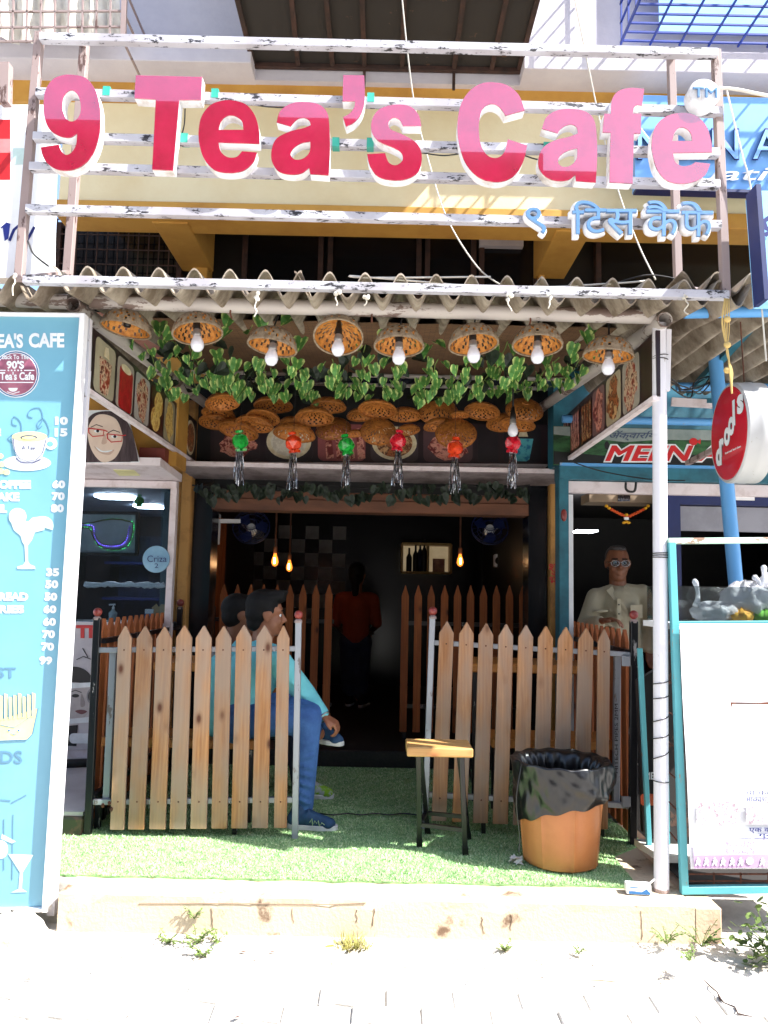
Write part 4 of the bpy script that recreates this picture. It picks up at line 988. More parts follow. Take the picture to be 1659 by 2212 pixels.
P.line(tx, [(8, 1770), (8, 1880)], .003); P.line(tx, [(28, 1760), (26, 1900)], .003); P.line(tx, [(0, 1728), (22, 1730)], .004); P.line(tx, [(24, 1735), (56, 1718)], .004)
tag(tx.build('faded_print', M['ink_grey'], mb_, fixn=False), kind='stuff')
# round badge
d = MB(); P.disc(d, 34, 808, 51, 51, .0022, 0); P.disc(d, 34, 808, 49, 49, .0032, 1); P.disc(d, 34, 808, 46.5, 46.5, .0042, 0); P.disc(d, 34, 808, 45, 45, .0052, 2)
P.text(d, "90'S", 14, 779, 52, 797, .0065, 0, .04, .001); P.text(d, "Tea's Cafe", 0, 803, 74, 821, .0065, 0, .03, .001); P.text(d, 'Back To The', 5, 766, 62, 776, .0065, 0, .02, .001)
P.rect(d, 0, 799, 12, 801, .0065); P.rect(d, 52, 799, 74, 801, .0065); P.rect(d, 0, 825, 72, 827, .0065)
for i in range(5): P.disc(d, 18 + i * 7, 800, 1.8, 1.8, .0065)
P.disc(d, 28, 838, 10, 8, .0065, 0, 16, a0=0, a1=180); P.line(d, [(15, 846), (28, 850), (42, 846)], .003, .0065)
d.build('badge', [M['ink_white'], M['board_navy'], M['ink_maroon']], mb_, fixn=False)
# tea cup
d = MB(); P.disc(d, 58, 1000, 52, 17, .0022, 0); P.poly(d, [(25, 945), (102, 945), (99, 965), (90, 988), (75, 996), (50, 996), (36, 985), (29, 968)], .0034, 0); P.disc(d, 64, 943, 38, 11, .0046, 1); P.disc(d, 62, 945, 18, 5, .0054, 2); P.disc(d, 62, 946, 15, 3.6, .006, 1)
P.disc(d, 110, 958, 13, 13, .0028, 0); P.disc(d, 108, 959, 7, 6, .0036, 3); P.line(d, [(34, 990), (45, 999), (70, 1000), (88, 992)], .003, .005, 2)
P.line(d, [(28, 946), (32, 975), (42, 990), (58, 996), (78, 993), (92, 978), (100, 948)], .002, .006, 2)
P.text(d, 'A Tea', 47, 963, 76, 971, .0055, 2, 0, .001)
for x, y in ((0, 985), (3, 1003), (2, 1018), (14, 1020)): P.disc(d, x, y, 7, 6, .003, 1)
d.build('cup_print', [M['ink_white'], M['ink_cream'], M['ink_navy'], M['board_blue']], mb_, fixn=False)
# sundae glass, fries box, martini glasses
d = MB(); P.poly(d, [(24, 1130), (30, 1145), (45, 1158), (48, 1170), (53, 1178), (55, 1212), (50, 1220), (37, 1224), (38, 1229), (76, 1229), (75, 1223), (64, 1219), (60, 1212), (60, 1178), (68, 1168), (75, 1150), (95, 1145), (100, 1128), (90, 1115), (70, 1118), (62, 1126), (45, 1126), (55, 1112), (52, 1102), (40, 1100), (22, 1108), (19, 1118)], .0025)
P.disc(d, 94, 1136, 21, 21, .0032, 0, 20, a0=190, a1=385); P.disc(d, 38, 1116, 19, 19, .0036, 0)
d.build('glass_print', M['ink_mint'], mb_, fixn=False); d = MB()
P.poly(d, [(18, 1845), (72, 1847), (49, 1885), (47, 1920), (58, 1927), (24, 1928), (40, 1920), (43, 1884)], .0025)
d.build('martini_print', M['ink_mint'], mb_, fixn=False); d = MB()
P.poly(d, [(4, 1802), (34, 1818), (26, 1822), (2, 1812)], .0025); P.disc(d, 2, 1835, 15, 20, .0025)
d.build('parasol_print', M['ink_mint'], mb_, fixn=False)
d = MB(); P.poly(d, [(-20, 1560), (82, 1530), (70, 1585), (58, 1598), (-20, 1600)], .0025, 0)
for i in range(9): x = -12 + i * 10; P.poly(d, [(x, 1495 + (i * 7) % 11), (x + 8, 1497 + (i * 7) % 11), (x + 7, 1556 - i), (x + 1, 1558 - i)], .0034 + .0005 * (i % 2), 0); P.line(d, [(x, 1495 + (i * 7) % 11), (x + 1, 1556 - i)], .0018, .0045, 1)
P.line(d, [(-20, 1562), (30, 1572), (60, 1552), (82, 1530), (70, 1585), (58, 1598), (-20, 1601)], .002, .004, 1)
for x in (19, 40): P.disc(d, x, 1578, 2.2, 2.2, .0045, 1, 10)
P.line(d, [(24, 1584), (30, 1587), (36, 1584)], .0022, .0045, 1)
d.build('fries_print', [M['ink_cream'], M['ink_blue']], mb_, fixn=False)

# ------------------------------------------------------------------ optician's shop on the left
GY = 5.2; opt = thing('optician_shop', 'small optician shop with a glass front left of the cafe', 'shop', W(270, 1640, GY))
ow = lambda n, m, *b, **k: MB().bx(*b).build(n, M[m] if isinstance(m, str) else m, opt, **k)
ox1 = W(372, 1300, GY).x; fzl = W(270, 1640, GY).z + .01
ow('floor_tiles', mat('floor_tile', (196, 190, 186), .35, (180, 172, 168), 4), -3.6, -1.47, 3.97, 8.0, fzl - .02, fzl)
ow('front_riser', mat('mottled_stone', (110, 84, 66), .6, (70, 74, 52), 9, .5, .04), -3.6, -1.46, 3.95, 4.2, -.02, fzl - .022, bevel=.01)
ow('wall', 'black', -3.6, -1.66, 8.0, 8.1, 0, 3.2); ow('wall', mat('grey_wall', (120, 126, 136), .7), -3.7, -3.6, 5.3, 8.0, 0, 3.2); ow('wall', mat('grey_wall2', (110, 112, 120), .7), -1.70, -1.64, 5.9, 8.0, 0, 3.2)
zg0, zg1 = W(270, 1345, GY).z, W(270, 1054, GY).z
ow('ceiling', mat('ceiling_panel', (150, 160, 176), .5), -3.6, -1.64, 5.25, 8.0, W(250, 1062, 5.4).z + .06, W(250, 1062, 5.4).z + .1)
zcl = W(250, 1062, 5.4).z + .06
ow('counter_front', 'pink_white', -3.6, ox1, GY - .02, GY + .05, fzl, zg0)
a, b = W(168, 1048, GY), W(370, 1048, GY)
ow('window_frame', 'pink_white', -3.6, ox1, GY - .03, GY + .03, zg1, zg1 + .05, bevel=.003)
ow('window_frame', 'pink_white', W(364, 1200, GY).x, ox1 + .002, GY - .028, GY + .028, zg0, zg1)
ow('window_glass', 'pane', -3.6, W(364, 1200, GY).x, GY - .003, GY + .003, zg0, zg1)
zs_ = W(250, 1004, 4.77).z
mb = MB(); x1a = W(346, 1003, 4.77).x
mb.prism([V((-3.6, 4.77, zs_)), V((x1a, 4.77, zs_)), V((ox1 + .02, GY + .02, zg1 + .052)), V((-3.6, GY + .02, zg1 + .052))], (0, 0, .05)); mb.build('soffit', M['pink_white'], opt)
mb = MB(); mb.prism([W(245, 1014, 4.9), W(290, 1014, 4.9), W(303, 1026, 5.05), W(258, 1026, 5.05)], (0, 0, -.006)); mb.build('soffit_lamp', M['ink_cream'], opt)
ow('upper_wall', 'ochre', -3.6, -1.36, 4.95, 5.2, zs_ + .03, 2.9)
ow('trim_block', 'maroon', W(305, 980, 4.9).x, W(360, 980, 4.9).x, 4.86, 4.95, zs_ + .045, zs_ + .13)
for x, y, Y, w, d_ in ((250, 1082, 6.2, .2, .12), (320, 1126, 6.9, .16, .12)):
    p = W(x, y, Y); mm = mat('lit_panel', (236, 244, 255), .5, (236, 244, 255), emit=26); MB().box((p.x, p.y, zcl - .012 if Y < 6.5 else zcl - .012), (w * 1.4, d_ * 1.6, .012)).build('ceiling_light', mm, opt)
mb = MB(); mb.bx(-2.7, -1.75, 7.9, 7.95, .5, 1.9); mb.build('back_shelf', mat('shelf_dark', (36, 48, 74), .4, (20, 24, 34), 4, .5), opt)
for z in (.9, 1.25, 1.6): MB().bx(-2.75, -1.72, 7.6, 7.9, z, z + .025).build('shelf_board', M['blue_dark'], opt)
# portrait poster on the soffit
P = PQ(4.76); t = thing('portrait_poster', 'poster of a smiling woman in red glasses above the optician window', 'poster', W(235, 1000, 4.76))
mb = MB(); mb.prism([P(150, 886), P(272, 886), P(301, 998), P(150, 1000)], (0, .02, 0)); mb.build('panel', M['ink_white'], t)
sk = mat('print_skin', (226, 204, 186), .5, (214, 190, 172), 5); hr = mat('print_hair', (58, 44, 48), .5, (86, 70, 72), 12, .4, stretch=(3, 1, .4)); tn = mat('print_shade', (204, 174, 156), .5)
d = MB()
sm = lambda pts, k=4: [(p.x, p.y) for p in crom(pts, k)]
P.poly(d, sm([(205, 892), (235, 888), (262, 896), (282, 925), (292, 960), (299, 997, 1), (175, 999, 1), (174, 965), (182, 930), (190, 905)]), .002, 1)
P.poly(d, sm([(205, 900), (225, 895), (250, 905), (262, 930), (265, 955), (252, 985), (235, 997), (218, 997), (202, 980), (192, 955), (190, 925)]), .0034, 0)
P.poly(d, sm([(262, 905), (275, 935), (282, 998, 1), (248, 998, 1), (263, 970), (266, 940)]), .0042, 1)
P.poly(d, sm([(203, 963), (215, 972), (232, 976), (247, 971), (238, 982), (222, 981), (209, 973)]), .0046, 5); P.poly(d, sm([(207, 965), (222, 974), (243, 972), (232, 977), (216, 975)]), .0054, 2)
for x, y in ((210, 931), (247, 943)): P.disc(d, x, y, 7, 3.4, .0046, 2, 14); P.disc(d, x + 1, y, 3.4, 3.2, .0054, 4, 12); P.line(d, [(x - 14, y - 8), (x - 2, y - 14), (x + 12, y - 9)], .005, .0046, 1)
P.poly(d, sm([(226, 938), (231, 955), (224, 960), (219, 957)]), .0045, 5)
for x, y, s_ in ((208, 933, 0), (248, 945, 0)): P.line(d, [(x - 17, y - 8), (x + 16, y - 4), (x + 15, y + 8), (x - 8, y + 10), (x - 16, y + 2), (x - 17, y - 8)], .006, .0062, 3)
P.line(d, [(224, 929), (232, 932)], .006, .0062, 3); P.line(d, [(190, 924), (182, 917)], .007, .0062, 3); P.line(d, [(264, 941), (272, 940)], .006, .0062, 3)
d.build('portrait_print', [sk, hr, M['ink_white'], M['ink_red'], M['ink_black'], tn], t, fixn=False)
# LED spectacles sign inside the window
P = PQ(5.3); t = thing('led_sign', 'dark framed sign with spectacles outlined in green and violet lights', 'sign', W(228, 1195, 5.3))
mb = MB(); mb.prism([P(140, 1108), P(298, 1110), P(295, 1196), P(140, 1194)], (0, .03, 0)); mb.build('panel', mat('grey_backing', (150, 156, 166), .3, (184, 190, 198), 3), t)
mb = MB()
for a_, b_ in (((140, 1107), (300, 1109)), ((298, 1107), (296, 1198)), ((140, 1196), (296, 1198))): mb.bar(P(*a_, .01), P(*b_, .01), .02, .04)
mb.build('frame', M['black'], t)
zz = lambda L: [P(a * .2604, 672 + b * .2604, .006) for a, b in L]
g = zz([(580,1755),(690,1765),(770,1755),(850,1735),(930,1725),(1010,1730),(1070,1745),(1105,1757),(1105,1830),(1085,1900),(1050,1955),(990,1975),(930,1980),(870,1970),(815,1940),(780,1890),(760,1830),(740,1800),(690,1795),(655,1815),(640,1860),(615,1920),(590,1960)])
v_ = zz([(590,1785),(700,1777),(770,1785),(780,1840),(800,1895),(840,1935),(920,1948),(1000,1940),(1045,1900),(1060,1850),(1075,1785)])
mb = MB()
for pth, m in ((g, 0), (v_, 1)):
    L = curve_pts(pth, 14); acc = 0
    for i in range(1, len(L)):
        acc += (L[i] - L[i - 1]).length
        if acc > .0135: acc = 0; mb.ell(L[i], .0038, m, 6, 4)
tag(mb.build('led_beads', [mat('led_green', (70, 220, 120), .5, (70, 220, 120), emit=3), mat('led_violet', (120, 90, 235), .5, (120, 90, 235), emit=4)], t), kind='stuff')
mb = MB(); mb.tube(g, .005, 5); mb.tube(v_, .004, 5); mb.build('outline', mat('olive_strip', (96, 92, 40), .6), t)
# lens advert disc, sill things
p = W(337, 1208, 5.16); t = thing('lens_sign', 'round pale blue lens advert hanging in the optician window corner', 'sign', p)
MB().lathe([(.09, 0), (.09, .012)], p + V((0, .012, 0)), 30, R=Matrix.Rotation(R_(90), 3, 'X')).build('disc', mat('lens_disc', (120, 160, 190), .3, (150, 190, 214), 4), t)
P = PQ(5.146); mb = MB(); P.text(mb, 'Criza', 318, 1200, 360, 1214, .003, 0, .0, .001); P.text(mb, '2', 334, 1217, 342, 1227, .003, 0, 0, .001); mb.build('lettering', M['ink_navy'], t)
mb = MB(); a, b = W(183, 1262, 5.32), W(355, 1264, 5.32)
mb.tube([a + (b - a) * i / 24 + V((0, random.uniform(-.006, .006), random.uniform(-.006, .006))) for i in range(25)], [.012 + random.random() * .012 for _ in range(25)], 8)
tag(mb.build('plastic_roll', M['white_sheet'], smooth='all'), 'crumpled white plastic roll hung across the optician window', 'roll')
p = W(243, 1346, 5.3); p.z = zg0; t = thing('sanitizer_bottle', 'clear pump bottle of hand sanitizer on the optician sill', 'bottle', p)
ow2 = MB().bx(-3.6, ox1 - .03, GY + .05, GY + .35, zg0 - .03, zg0).build('sill_board', M['black'], opt)
MB().lathe([(.026, 0), (.028, .01), (.028, .06), (.012, .078), (.01, .085)], p, 16).build('body', mat('clear_gel', (190, 204, 206), .15, (176, 190, 194)), t, smooth=True)
mb = MB().lathe([(.009, .085), (.009, .1), (.004, .102), (.004, .115)], p, 10); mb.bar(p + V((.012, 0, .117)), p + V((-.03, 0, .114)), .01, .008); mb.build('pump', M['white'], t)
p = W(322, 1343, 5.3); p.z = zg0; t = thing('carton', 'small blue and white carton on the optician sill', 'carton', p)
MB().box(p + V((0, 0, .03)), (.055, .03, .06)).build('body', M['ink_blue'], t); MB().box(p + V((0, 0, .075)), (.055, .03, .03)).build('lid', M['ink_white'], t)
P = PQ(5.3); mb = MB(); mb.prism([P(328, 1312), P(338, 1304), P(343, 1312), P(348, 1305), P(356, 1306), P(354, 1342), P(333, 1340)], (0, .004, 0)); tag(mb.build('card_cutout', mat('cardboard', (196, 170, 130), .8)), 'torn piece of brown card leaning in the optician window', 'card')
p = W(301, 1082, 6.0); t = inst('foil_ornament', lan['green'], None, p, None, .75); tag(t, 'small green foil ornament hanging inside the optician shop', 'ornament')
# eye testing poster
P = PQ(GY - .03); t = thing('eye_test_poster', 'poster with red lettering and a woman at an eye testing machine', 'poster', W(250, 1620, GY - .03))
mb = MB(); mb.prism([P(100, 1343), P(352, 1346), P(345, 1622), P(90, 1618)], (0, .006, 0)); mb.build('sheet', mat('poster_grey', (206, 200, 202), .5, (180, 174, 180), 3), t)
mb = MB(); P.text(mb, 'EYE', 92, 1349, 157, 1377, .004, 0, .05, .001); mb.build('lettering', M['ink_red'], t, fixn=False); mb = MB(); P.text(mb, 'TESTING', 164, 1350, 330, 1379, .004, 0, .05, .001); mb.build('lettering', M['ink_red'], t, fixn=False)
d = MB(); P.poly(d, sm([(120, 1490), (135, 1450), (160, 1440), (185, 1448), (202, 1470), (196, 1492), (165, 1478), (140, 1488)]), .003, 1)
P.poly(d, sm([(128, 1485), (150, 1474), (185, 1478), (198, 1492), (196, 1520), (190, 1540), (178, 1552), (160, 1554), (140, 1545), (128, 1520)]), .0036, 0)
P.poly(d, [(118, 1478), (196, 1474), (197, 1484), (118, 1490)], .005, 2); P.disc(d, 205, 1504, 18, 20, .006, 3); P.disc(d, 203, 1504, 13, 15, .007, 4)
P.disc(d, 163, 1503, 8, 4, .005, 4, 12); P.line(d, [(150, 1496), (163, 1491), (176, 1496)], .005, .005, 1); P.poly(d, sm([(176, 1498), (184, 1522), (174, 1526)]), .005, 5); P.poly(d, sm([(162, 1536), (176, 1533), (188, 1537), (176, 1543)]), .005, 6)
P.poly(d, [(120, 1556), (200, 1548), (200, 1560), (118, 1566)], .005, 2); P.poly(d, [(122, 1570), (168, 1566), (165, 1612), (122, 1610)], .004, 4); P.rrect(d, 150, 1584, 200, 1606, 8, .005, 2); P.line(d, [(178, 1400), (190, 1420)], .005, .004, 4); P.line(d, [(165, 1425), (180, 1418), (196, 1424)], .005, .004, 4)
d.build('portrait_print', [mat('print_grey_skin', (196, 188, 186), .5, (170, 160, 160), 6), M['ink_black'], M['ink_white'], mat('print_mid', (140, 136, 140), .5), M['ink_black'], mat('print_tone', (160, 148, 146), .5), mat('print_lip', (120, 70, 74), .5)], t, fixn=False)
p = W(165, 1655, 4.9); p.z = fzl; tag(MB().cap(p + V((-.05, 0, .02)), p + V((.07, .03, .025)), .03, .025).build('slipper', M['black'], smooth='all'), 'dark slipper lying on the tiled floor of the optician shop', 'slipper')

# ------------------------------------------------------------------ picket fences
def steel(parent, a, b, w, m, name): return MB().bar(a, b, w, w).build(name, M[m], parent, bevel=.002)
def ball(parent, p, r, m='ball'):
    MB().lathe([(.012, -r - .02), (.02, -r - .018), (.02, -r - .008), (.012, -r)], p, 16).build('finial_collar', M['steel_rose'], parent); return MB().ell(p, r, n=20, k=14).build('finial', M[m], parent, smooth='all')
def picket(parent, T_, B_w, w, m, ydir=(1, 0, 0), thick=.02, sh=.062):
    T_, B_w = V(T_), V(B_w); a = (T_ - B_w).normalized(); r = V(ydir).normalized() * w / 2; f = r.cross(a).normalized()
    s_ = T_ - a * sh
    pg = [B_w - r, B_w + r, s_ + r, T_ + r * .06, T_ - r * .06, s_ - r]
    off = a.cross(r).normalized() * thick
    if off.y < -.001: off = -off
    return MB().prism(pg, off).build('picket', M[m], parent, bevel=.0025)
F1 = thing('picket_fence', 'weathered picket fence panel on the left, in front of the man in aqua', 'fence', W(430, 1800, 3.95), 'picket fence panels at the front of the cafe')
tips = [270, 313, 355, 398, 440, 483, 527, 571, 612]; bots = [252, 293, 339, 383, 428, 473, 516, 561, 605]
YF = 3.93
for i, (tx_, bx_) in enumerate(zip(tips, bots)):
    wj = [.068, .078, .079, .079, .079, .078, .078, .078, .062][i]
    picket(F1, W(tx_, 1352 + (i % 3) - .3 * i, YF), W(bx_, 1793 - .5 * i, YF), wj, 'picket')
steel(F1, W(212, 1404, YF + .035), W(640, 1401, YF + .035), .026, 'galv', 'rail'); steel(F1, W(202, 1732, YF + .035), W(636, 1727, YF + .035), .026, 'galv', 'rail')
p = W(637, 1812, YF + .03); p.z = TZ; steel(F1, p, W(645, 1342, YF + .03), .03, 'galv', 'post'); ball(F1, W(645, 1328, YF + .03), .022)
p = W(190, 1808, YF + .03); p.z = TZ - .006; steel(F1, p, W(211, 1335, YF + .03), .034, 'black_steel', 'post'); ball(F1, W(211, 1322, YF + .03), .022)
steel(F1, W(231, 1728, YF + .06), W(246, 1408, YF + .06), .034, 'galv', 'stile'); p = W(209, 1806, YF + .12); p.z = TZ; steel(F1, p, W(216, 1720, YF + .12), .03, 'black_steel', 'stile')
p = W(507, 1800, YF + .06); p.z = TZ + .02; steel(F1, p, p + V((0, 0, .11)), .022, 'galv', 'castor_leg')
MB().lathe([(.02, -.01), (.02, .01)], p + V((0, 0, .003)), 14, R=Matrix.Rotation(R_(90), 3, 'Y')).build('castor', M['black'], F1)
mb = MB()
for i in range(9):
    for yy in (1402, 1730):
        q = W(tips[i] + (bots[i] - tips[i]) * (yy - 1352) / 441, yy + 2, YF); mb.ell(q + V((0, -.0005, 0)), (.0042, .0025, .0042), n=8, k=5)
mb.build('nail_head', M['rust'], F1)
mb = MB()
for x, y in ((222, 1740), (240, 1748), (236, 1735)): mb.ell(W(x, y, YF + .0), (.009, .006, .012), n=8, k=5)
mb.build('weld_spot', M['rust'], F1)
F2 = thing('picket_fence', 'weathered picket fence panel on the right, behind the stool and bin', 'fence', W(1150, 1800, 4.08), 'picket fence panels at the front of the cafe')
tips = [966, 1009, 1051, 1094, 1137, 1180, 1223, 1267, 1306]; bots = [948, 993, 1038, 1081, 1125, 1168, 1212, 1256, 1300]
Yr = lambda i: 4.12 - .02 * i
for i, (tx_, bx_) in enumerate(zip(tips, bots)):
    picket(F2, W(tx_, 1342 + 2.1 * i, Yr(i)), W(bx_, 1774 + 2.2 * i, Yr(i)), .076 if i < 8 else .06, 'picket')
steel(F2, W(938, 1388, 4.17), W(1362, 1414, 3.99), .026, 'galv', 'rail'); steel(F2, W(924, 1716, 4.17), W(1362, 1740, 3.99), .026, 'galv', 'rail')
p = W(917, 1803, 4.16); p.z = TZ; steel(F2, p, W(934, 1334, 4.16), .03, 'galv', 'post'); ball(F2, W(935, 1320, 4.16), .023)
p = W(1366, 1806, 3.98); p.z = TZ; steel(F2, p, W(1369, 1342, 3.98), .036, 'black_steel', 'post'); ball(F2, W(1369, 1328, 3.98), .023)
st = steel(F2, W(1330, 1742, 4.03), W(1333, 1418, 4.03), .032, 'galv', 'stile')
P = PQ(4.0); mb = MB(); q = Q(W(1325, 1670, 4.012), W(1325, 1520, 4.012), W(1337, 1520, 4.012), W(1337, 1670, 4.012)); q.text(mb, 'HITECH PIPES 2MM', 0, .2, 1, .8, .003, 0, .0, .001); mb.build('stamped_lettering', M['ink_black'], st, fixn=False)
for x, y0, y1 in ((1352, 1416, 1440), (1352, 1718, 1745)): MB().box(W(x, (y0 + y1) / 2, 3.96), (.04, .02, .05)).build('bracket', M['galv'], F2, bevel=.002)
for x in (1044, 1300):
    p = W(x, 1806, 4.1); p.z = TZ; steel(F2, p, p + V((0, 0, .12)), .022, 'black_steel', 'castor_leg')
mb = MB()
for i in range(9):
    for f in (.113, .885): mb.ell(W(tips[i] + (bots[i] - tips[i]) * f, 1342 + 2.1 * i + 432 * f, Yr(i)) + V((0, -.0005, 0)), (.0042, .0025, .0042), n=8, k=5)
mb.build('nail_head', M['rust'], F2)
# panels running back along both sides
for sgn, xf, lb in ((0, 211, 'short picket fence running back along the left side of the seating'), (1, 1369, 'short picket fence running back along the right side of the seating')):
    X = W(xf, 1335, 3.98).x + (.0 if sgn else .0)
    t = thing('side_fence', lb, 'fence', (X, 4.7, TZ), 'picket fences along the sides of the cafe terrace')
    for i in range(13):
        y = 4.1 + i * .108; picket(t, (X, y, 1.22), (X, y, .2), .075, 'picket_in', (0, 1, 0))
    ox = .03 * (1 if sgn else -1)
    for z in (1.11, .34): MB().bar((X - ox, 4.0, z), (X - ox, 5.5, z), .026, .026, up=(0, 0, 1)).build('rail', M['black_steel'], t)
    MB().bar((X - ox, 5.48, TZ), (X - ox, 5.48, 1.25), .034, .034).build('post', M['black_steel'], t); ball(t, V((X - ox, 5.48, 1.28)), .026)
# stained fences just inside the doorway
for lb, xs, ytop, ybot in (('dark stained picket fence inside the doorway on the left', [455, 484, 513, 542, 570, 599, 627, 655, 683, 711], 1262, 1588), ('dark stained picket fence inside the doorway on the right', [876, 904, 932, 961, 989, 1017, 1045, 1073, 1101, 1130], 1264, 1598)):
    Y = 5.95; t = thing('inner_fence', lb, 'fence', W(xs[5], 1600, Y), 'stained picket fences inside the cafe')
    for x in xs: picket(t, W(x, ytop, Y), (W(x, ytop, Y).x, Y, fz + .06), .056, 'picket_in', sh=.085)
    for z in (fz + .25, 1.15): MB().bar((W(xs[0] - 8, 1400, Y).x, Y + .03, z), (W(xs[-1] + 8, 1400, Y).x, Y + .03, z), .03).build('rail', M['black_steel'], t)
    for x in (xs[0], xs[-1]): X = W(x, 1400, Y).x; MB().bar((X, Y + .04, fz), (X, Y + .04, 1.25), .03).build('post', M['black_steel'], t)

# ------------------------------------------------------------------ benches and tables behind the fences
def bench(name, label, cat, x0, x1, y, Y, depth, th=.05):
    a, b = W(x0, y, Y), W(x1, y, Y); z = (a.z + b.z) / 2
    t = thing(name, label, cat, ((a.x + b.x) / 2, Y + depth / 2, TZ))
    MB().bx(a.x, b.x, Y, Y + depth, z - th / 2, z + th / 2).build('top', M['bench'], t, bevel=.006)
    for x in (a.x + .05, b.x - .05):
        for yy in (Y + .04, Y + depth - .04): MB().bar((x, yy, TZ), (x, yy, z - th / 2), .028).build('leg', M['black_steel'], t)
        MB().bar((x, Y + .04, TZ + .1), (x, Y + depth - .04, TZ + .1), .022, up=(0, 0, 1)).build('stretcher', M['black_steel'], t)
    return z
zben = bench('wooden_bench', 'varnished wooden bench under the man in aqua, behind the left fence', 'bench', 205, 560, 1606, 4.16, .3)
bench('wooden_table', 'varnished wooden table behind the left fence', 'table', 330, 560, 1442, 4.62, .5)
bench('wooden_bench', 'varnished wooden bench behind the right fence', 'bench', 1062, 1357, 1609, 4.3, .3)
bench('wooden_table', 'varnished wooden table behind the right fence', 'table', 1010, 1330, 1446, 4.68, .5)

# ------------------------------------------------------------------ stool
t = thing('stool', 'small wooden topped stool with worn black legs beside the bin', 'stool', WZ(955, 1835, TZ))
Ys = 3.78
a, b = W(879, 1634, Ys - .1), W(1022, 1634, Ys - .1); z = a.z
MB().bx(a.x, b.x, Ys - .105, Ys + .115, z, z + .042).build('seat', M['stool_top'], t, bevel=.005)
feet = [WZ(906, 1829, TZ), WZ(1005, 1846, TZ)]; feet += [WZ(924, 1800, TZ), WZ(1012, 1812, TZ)]
tops = [V((a.x + .055, Ys - .07, z)), V((b.x - .05, Ys - .07, z)), V((a.x + .07, Ys + .08, z)), V((b.x - .05, Ys + .08, z))]
for f_, tp in zip(feet, tops):
    l_ = MB().bar(f_, tp, .024).build('leg', M['black_steel'], t, bevel=.002); MB().bar(f_, f_ + (tp - f_) * .08, .028).build('rubber_foot', M['holder'], l_)
q = lambda i, f: feet[i] + (tops[i] - feet[i]) * f
for i, j in ((0, 1), (2, 3), (0, 2), (1, 3)): MB().bar(q(i, .25), q(j, .25), .018, up=(0, 0, 1)).build('stretcher', M['black_steel'], t)
# ------------------------------------------------------------------ bin with a black bag
p = WZ(1211, 1868, TZ); bc = V((W(1211, 1868, 3.7).x, 3.7, TZ))
t = thing('dustbin', 'orange plastic dustbin lined with a glossy black bag', 'bin', bc)
H, r0, r1 = .455, .168, .204
mb = MB(); n = 96; prof = [(r0 - .02, .0), (r0, .012), (r0 + .0, .03)]
K = 12
for i in range(K + 1): prof.append((r0 + (r1 - r0) * (.03 + i / K * .97), .03 + (H - .03) * i / K))
vs = []
for r, h in prof:
    for j in range(n):
        ridge = j % 6 == 0; wide = (j // 12) % 2 == 0
        rr = r + (.006 if ridge and (j // 6) % 2 == 0 else 0) + (.0035 if wide else 0) * (h > .02)
        a_ = 2 * math.pi * j / n + .1; vs.append(bc + V((rr * math.cos(a_), rr * math.sin(a_), h)))
kk = len(prof)
mb.add(vs, [(i * n + j, i * n + (j + 1) % n, (i + 1) * n + (j + 1) % n, (i + 1) * n + j) for i in range(kk - 1) for j in range(n)] + [tuple(range(n))[::-1]])
mb.build('tub', mat('orange_plastic', (188, 120, 70), .4, (172, 104, 58), 5, .4, .2), t, smooth=True)
def bagr(a, h):     # wrinkled radius
    w = .006 * math.sin(7 * a + 26 * h) + .003 * math.sin(15 * a - 40 * h + 1.3) + .0014 * math.sin(31 * a + 20 * h)
    w += .016 * max(0, math.sin(2 * (a + 1.1) + 5 * h)) * .6
    dg = math.sin(5 * a + 38 * h + .8 * math.sin(3 * a)); w += .007 * max(0, dg) ** 4; w += .0025 * max(0, math.sin(8 * a + 55 * h + 1.7)) ** 5
    return w
mb = MB(); n = 160; rows = []
L = 22
for i in range(L + 1):
    f = i / L; row = []
    for j in range(n):
        a_ = 2 * math.pi * j / n
        hb = .275 + .065 * math.cos(a_) + .012 * math.sin(3 * a_ + 1) + .006 * math.sin(11 * a_)    # lower hem, higher on the right
        h = hb + (H + .012 - hb) * f
        rb = r0 + (r1 - r0) * h / H + .023 + (.008 + .014 * math.cos(a_ - .3)) * math.sin(math.pi * min(1, f * .9 + .1)) ** .7
        r = rb + bagr(a_, h) * min(1, f * 4 + .25) * (1 - .6 * f ** 4)
        row.append(bc + V((r * math.cos(a_), r * math.sin(a_), h + .004 * math.sin(13 * a_) * f)))
    rows.append(row)
for i in range(1, 13):
    f = i / 12; row = []
    for j in range(n):
        a_ = 2 * math.pi * j / n; h = H + .014 * math.cos(f * 3) - .26 * f ** 1.3
        r = (r1 + .016) * (1 - .18 * f) - .012 - .02 * min(1, f * 4) + .011 * math.sin(21 * a_ + 3 * math.sin(3 * a_)) * min(1, f * 3)
        row.append(bc + V((r * math.cos(a_), r * math.sin(a_), h)))
    rows.append(row)
mb.add(sum(rows, []), [(i * n + j, i * n + (j + 1) % n, (i + 1) * n + (j + 1) % n, (i + 1) * n + j) for i in range(len(rows) - 1) for j in range(n)])
mb.add([q_ * .2 + (bc + V((0, 0, H - .26))) * .8 for q_ in rows[-1]], [tuple(range(n))])
k = NT('bin_liner'); k.set(Base_Color=lin((13, 13, 16)), Roughness=.3); k.b.inputs['Specular IOR Level'].default_value = .6; M['bag'] = k.mt
mb.build('bin_liner', M['bag'], t, smooth='all', fixn=False)
mb = MB(); mb.tube(curve_pts([bc + V((-.2, -.1, H + .0)), bc + V((-.225, -.11, .3)), bc + V((-.21, -.11, .14)), bc + V((-.215, -.12, .08))], 6), .0025, 5); mb.build('drawstring', M['bag'], t)
p = WZ(1112, 1865, TZ); mb = MB()
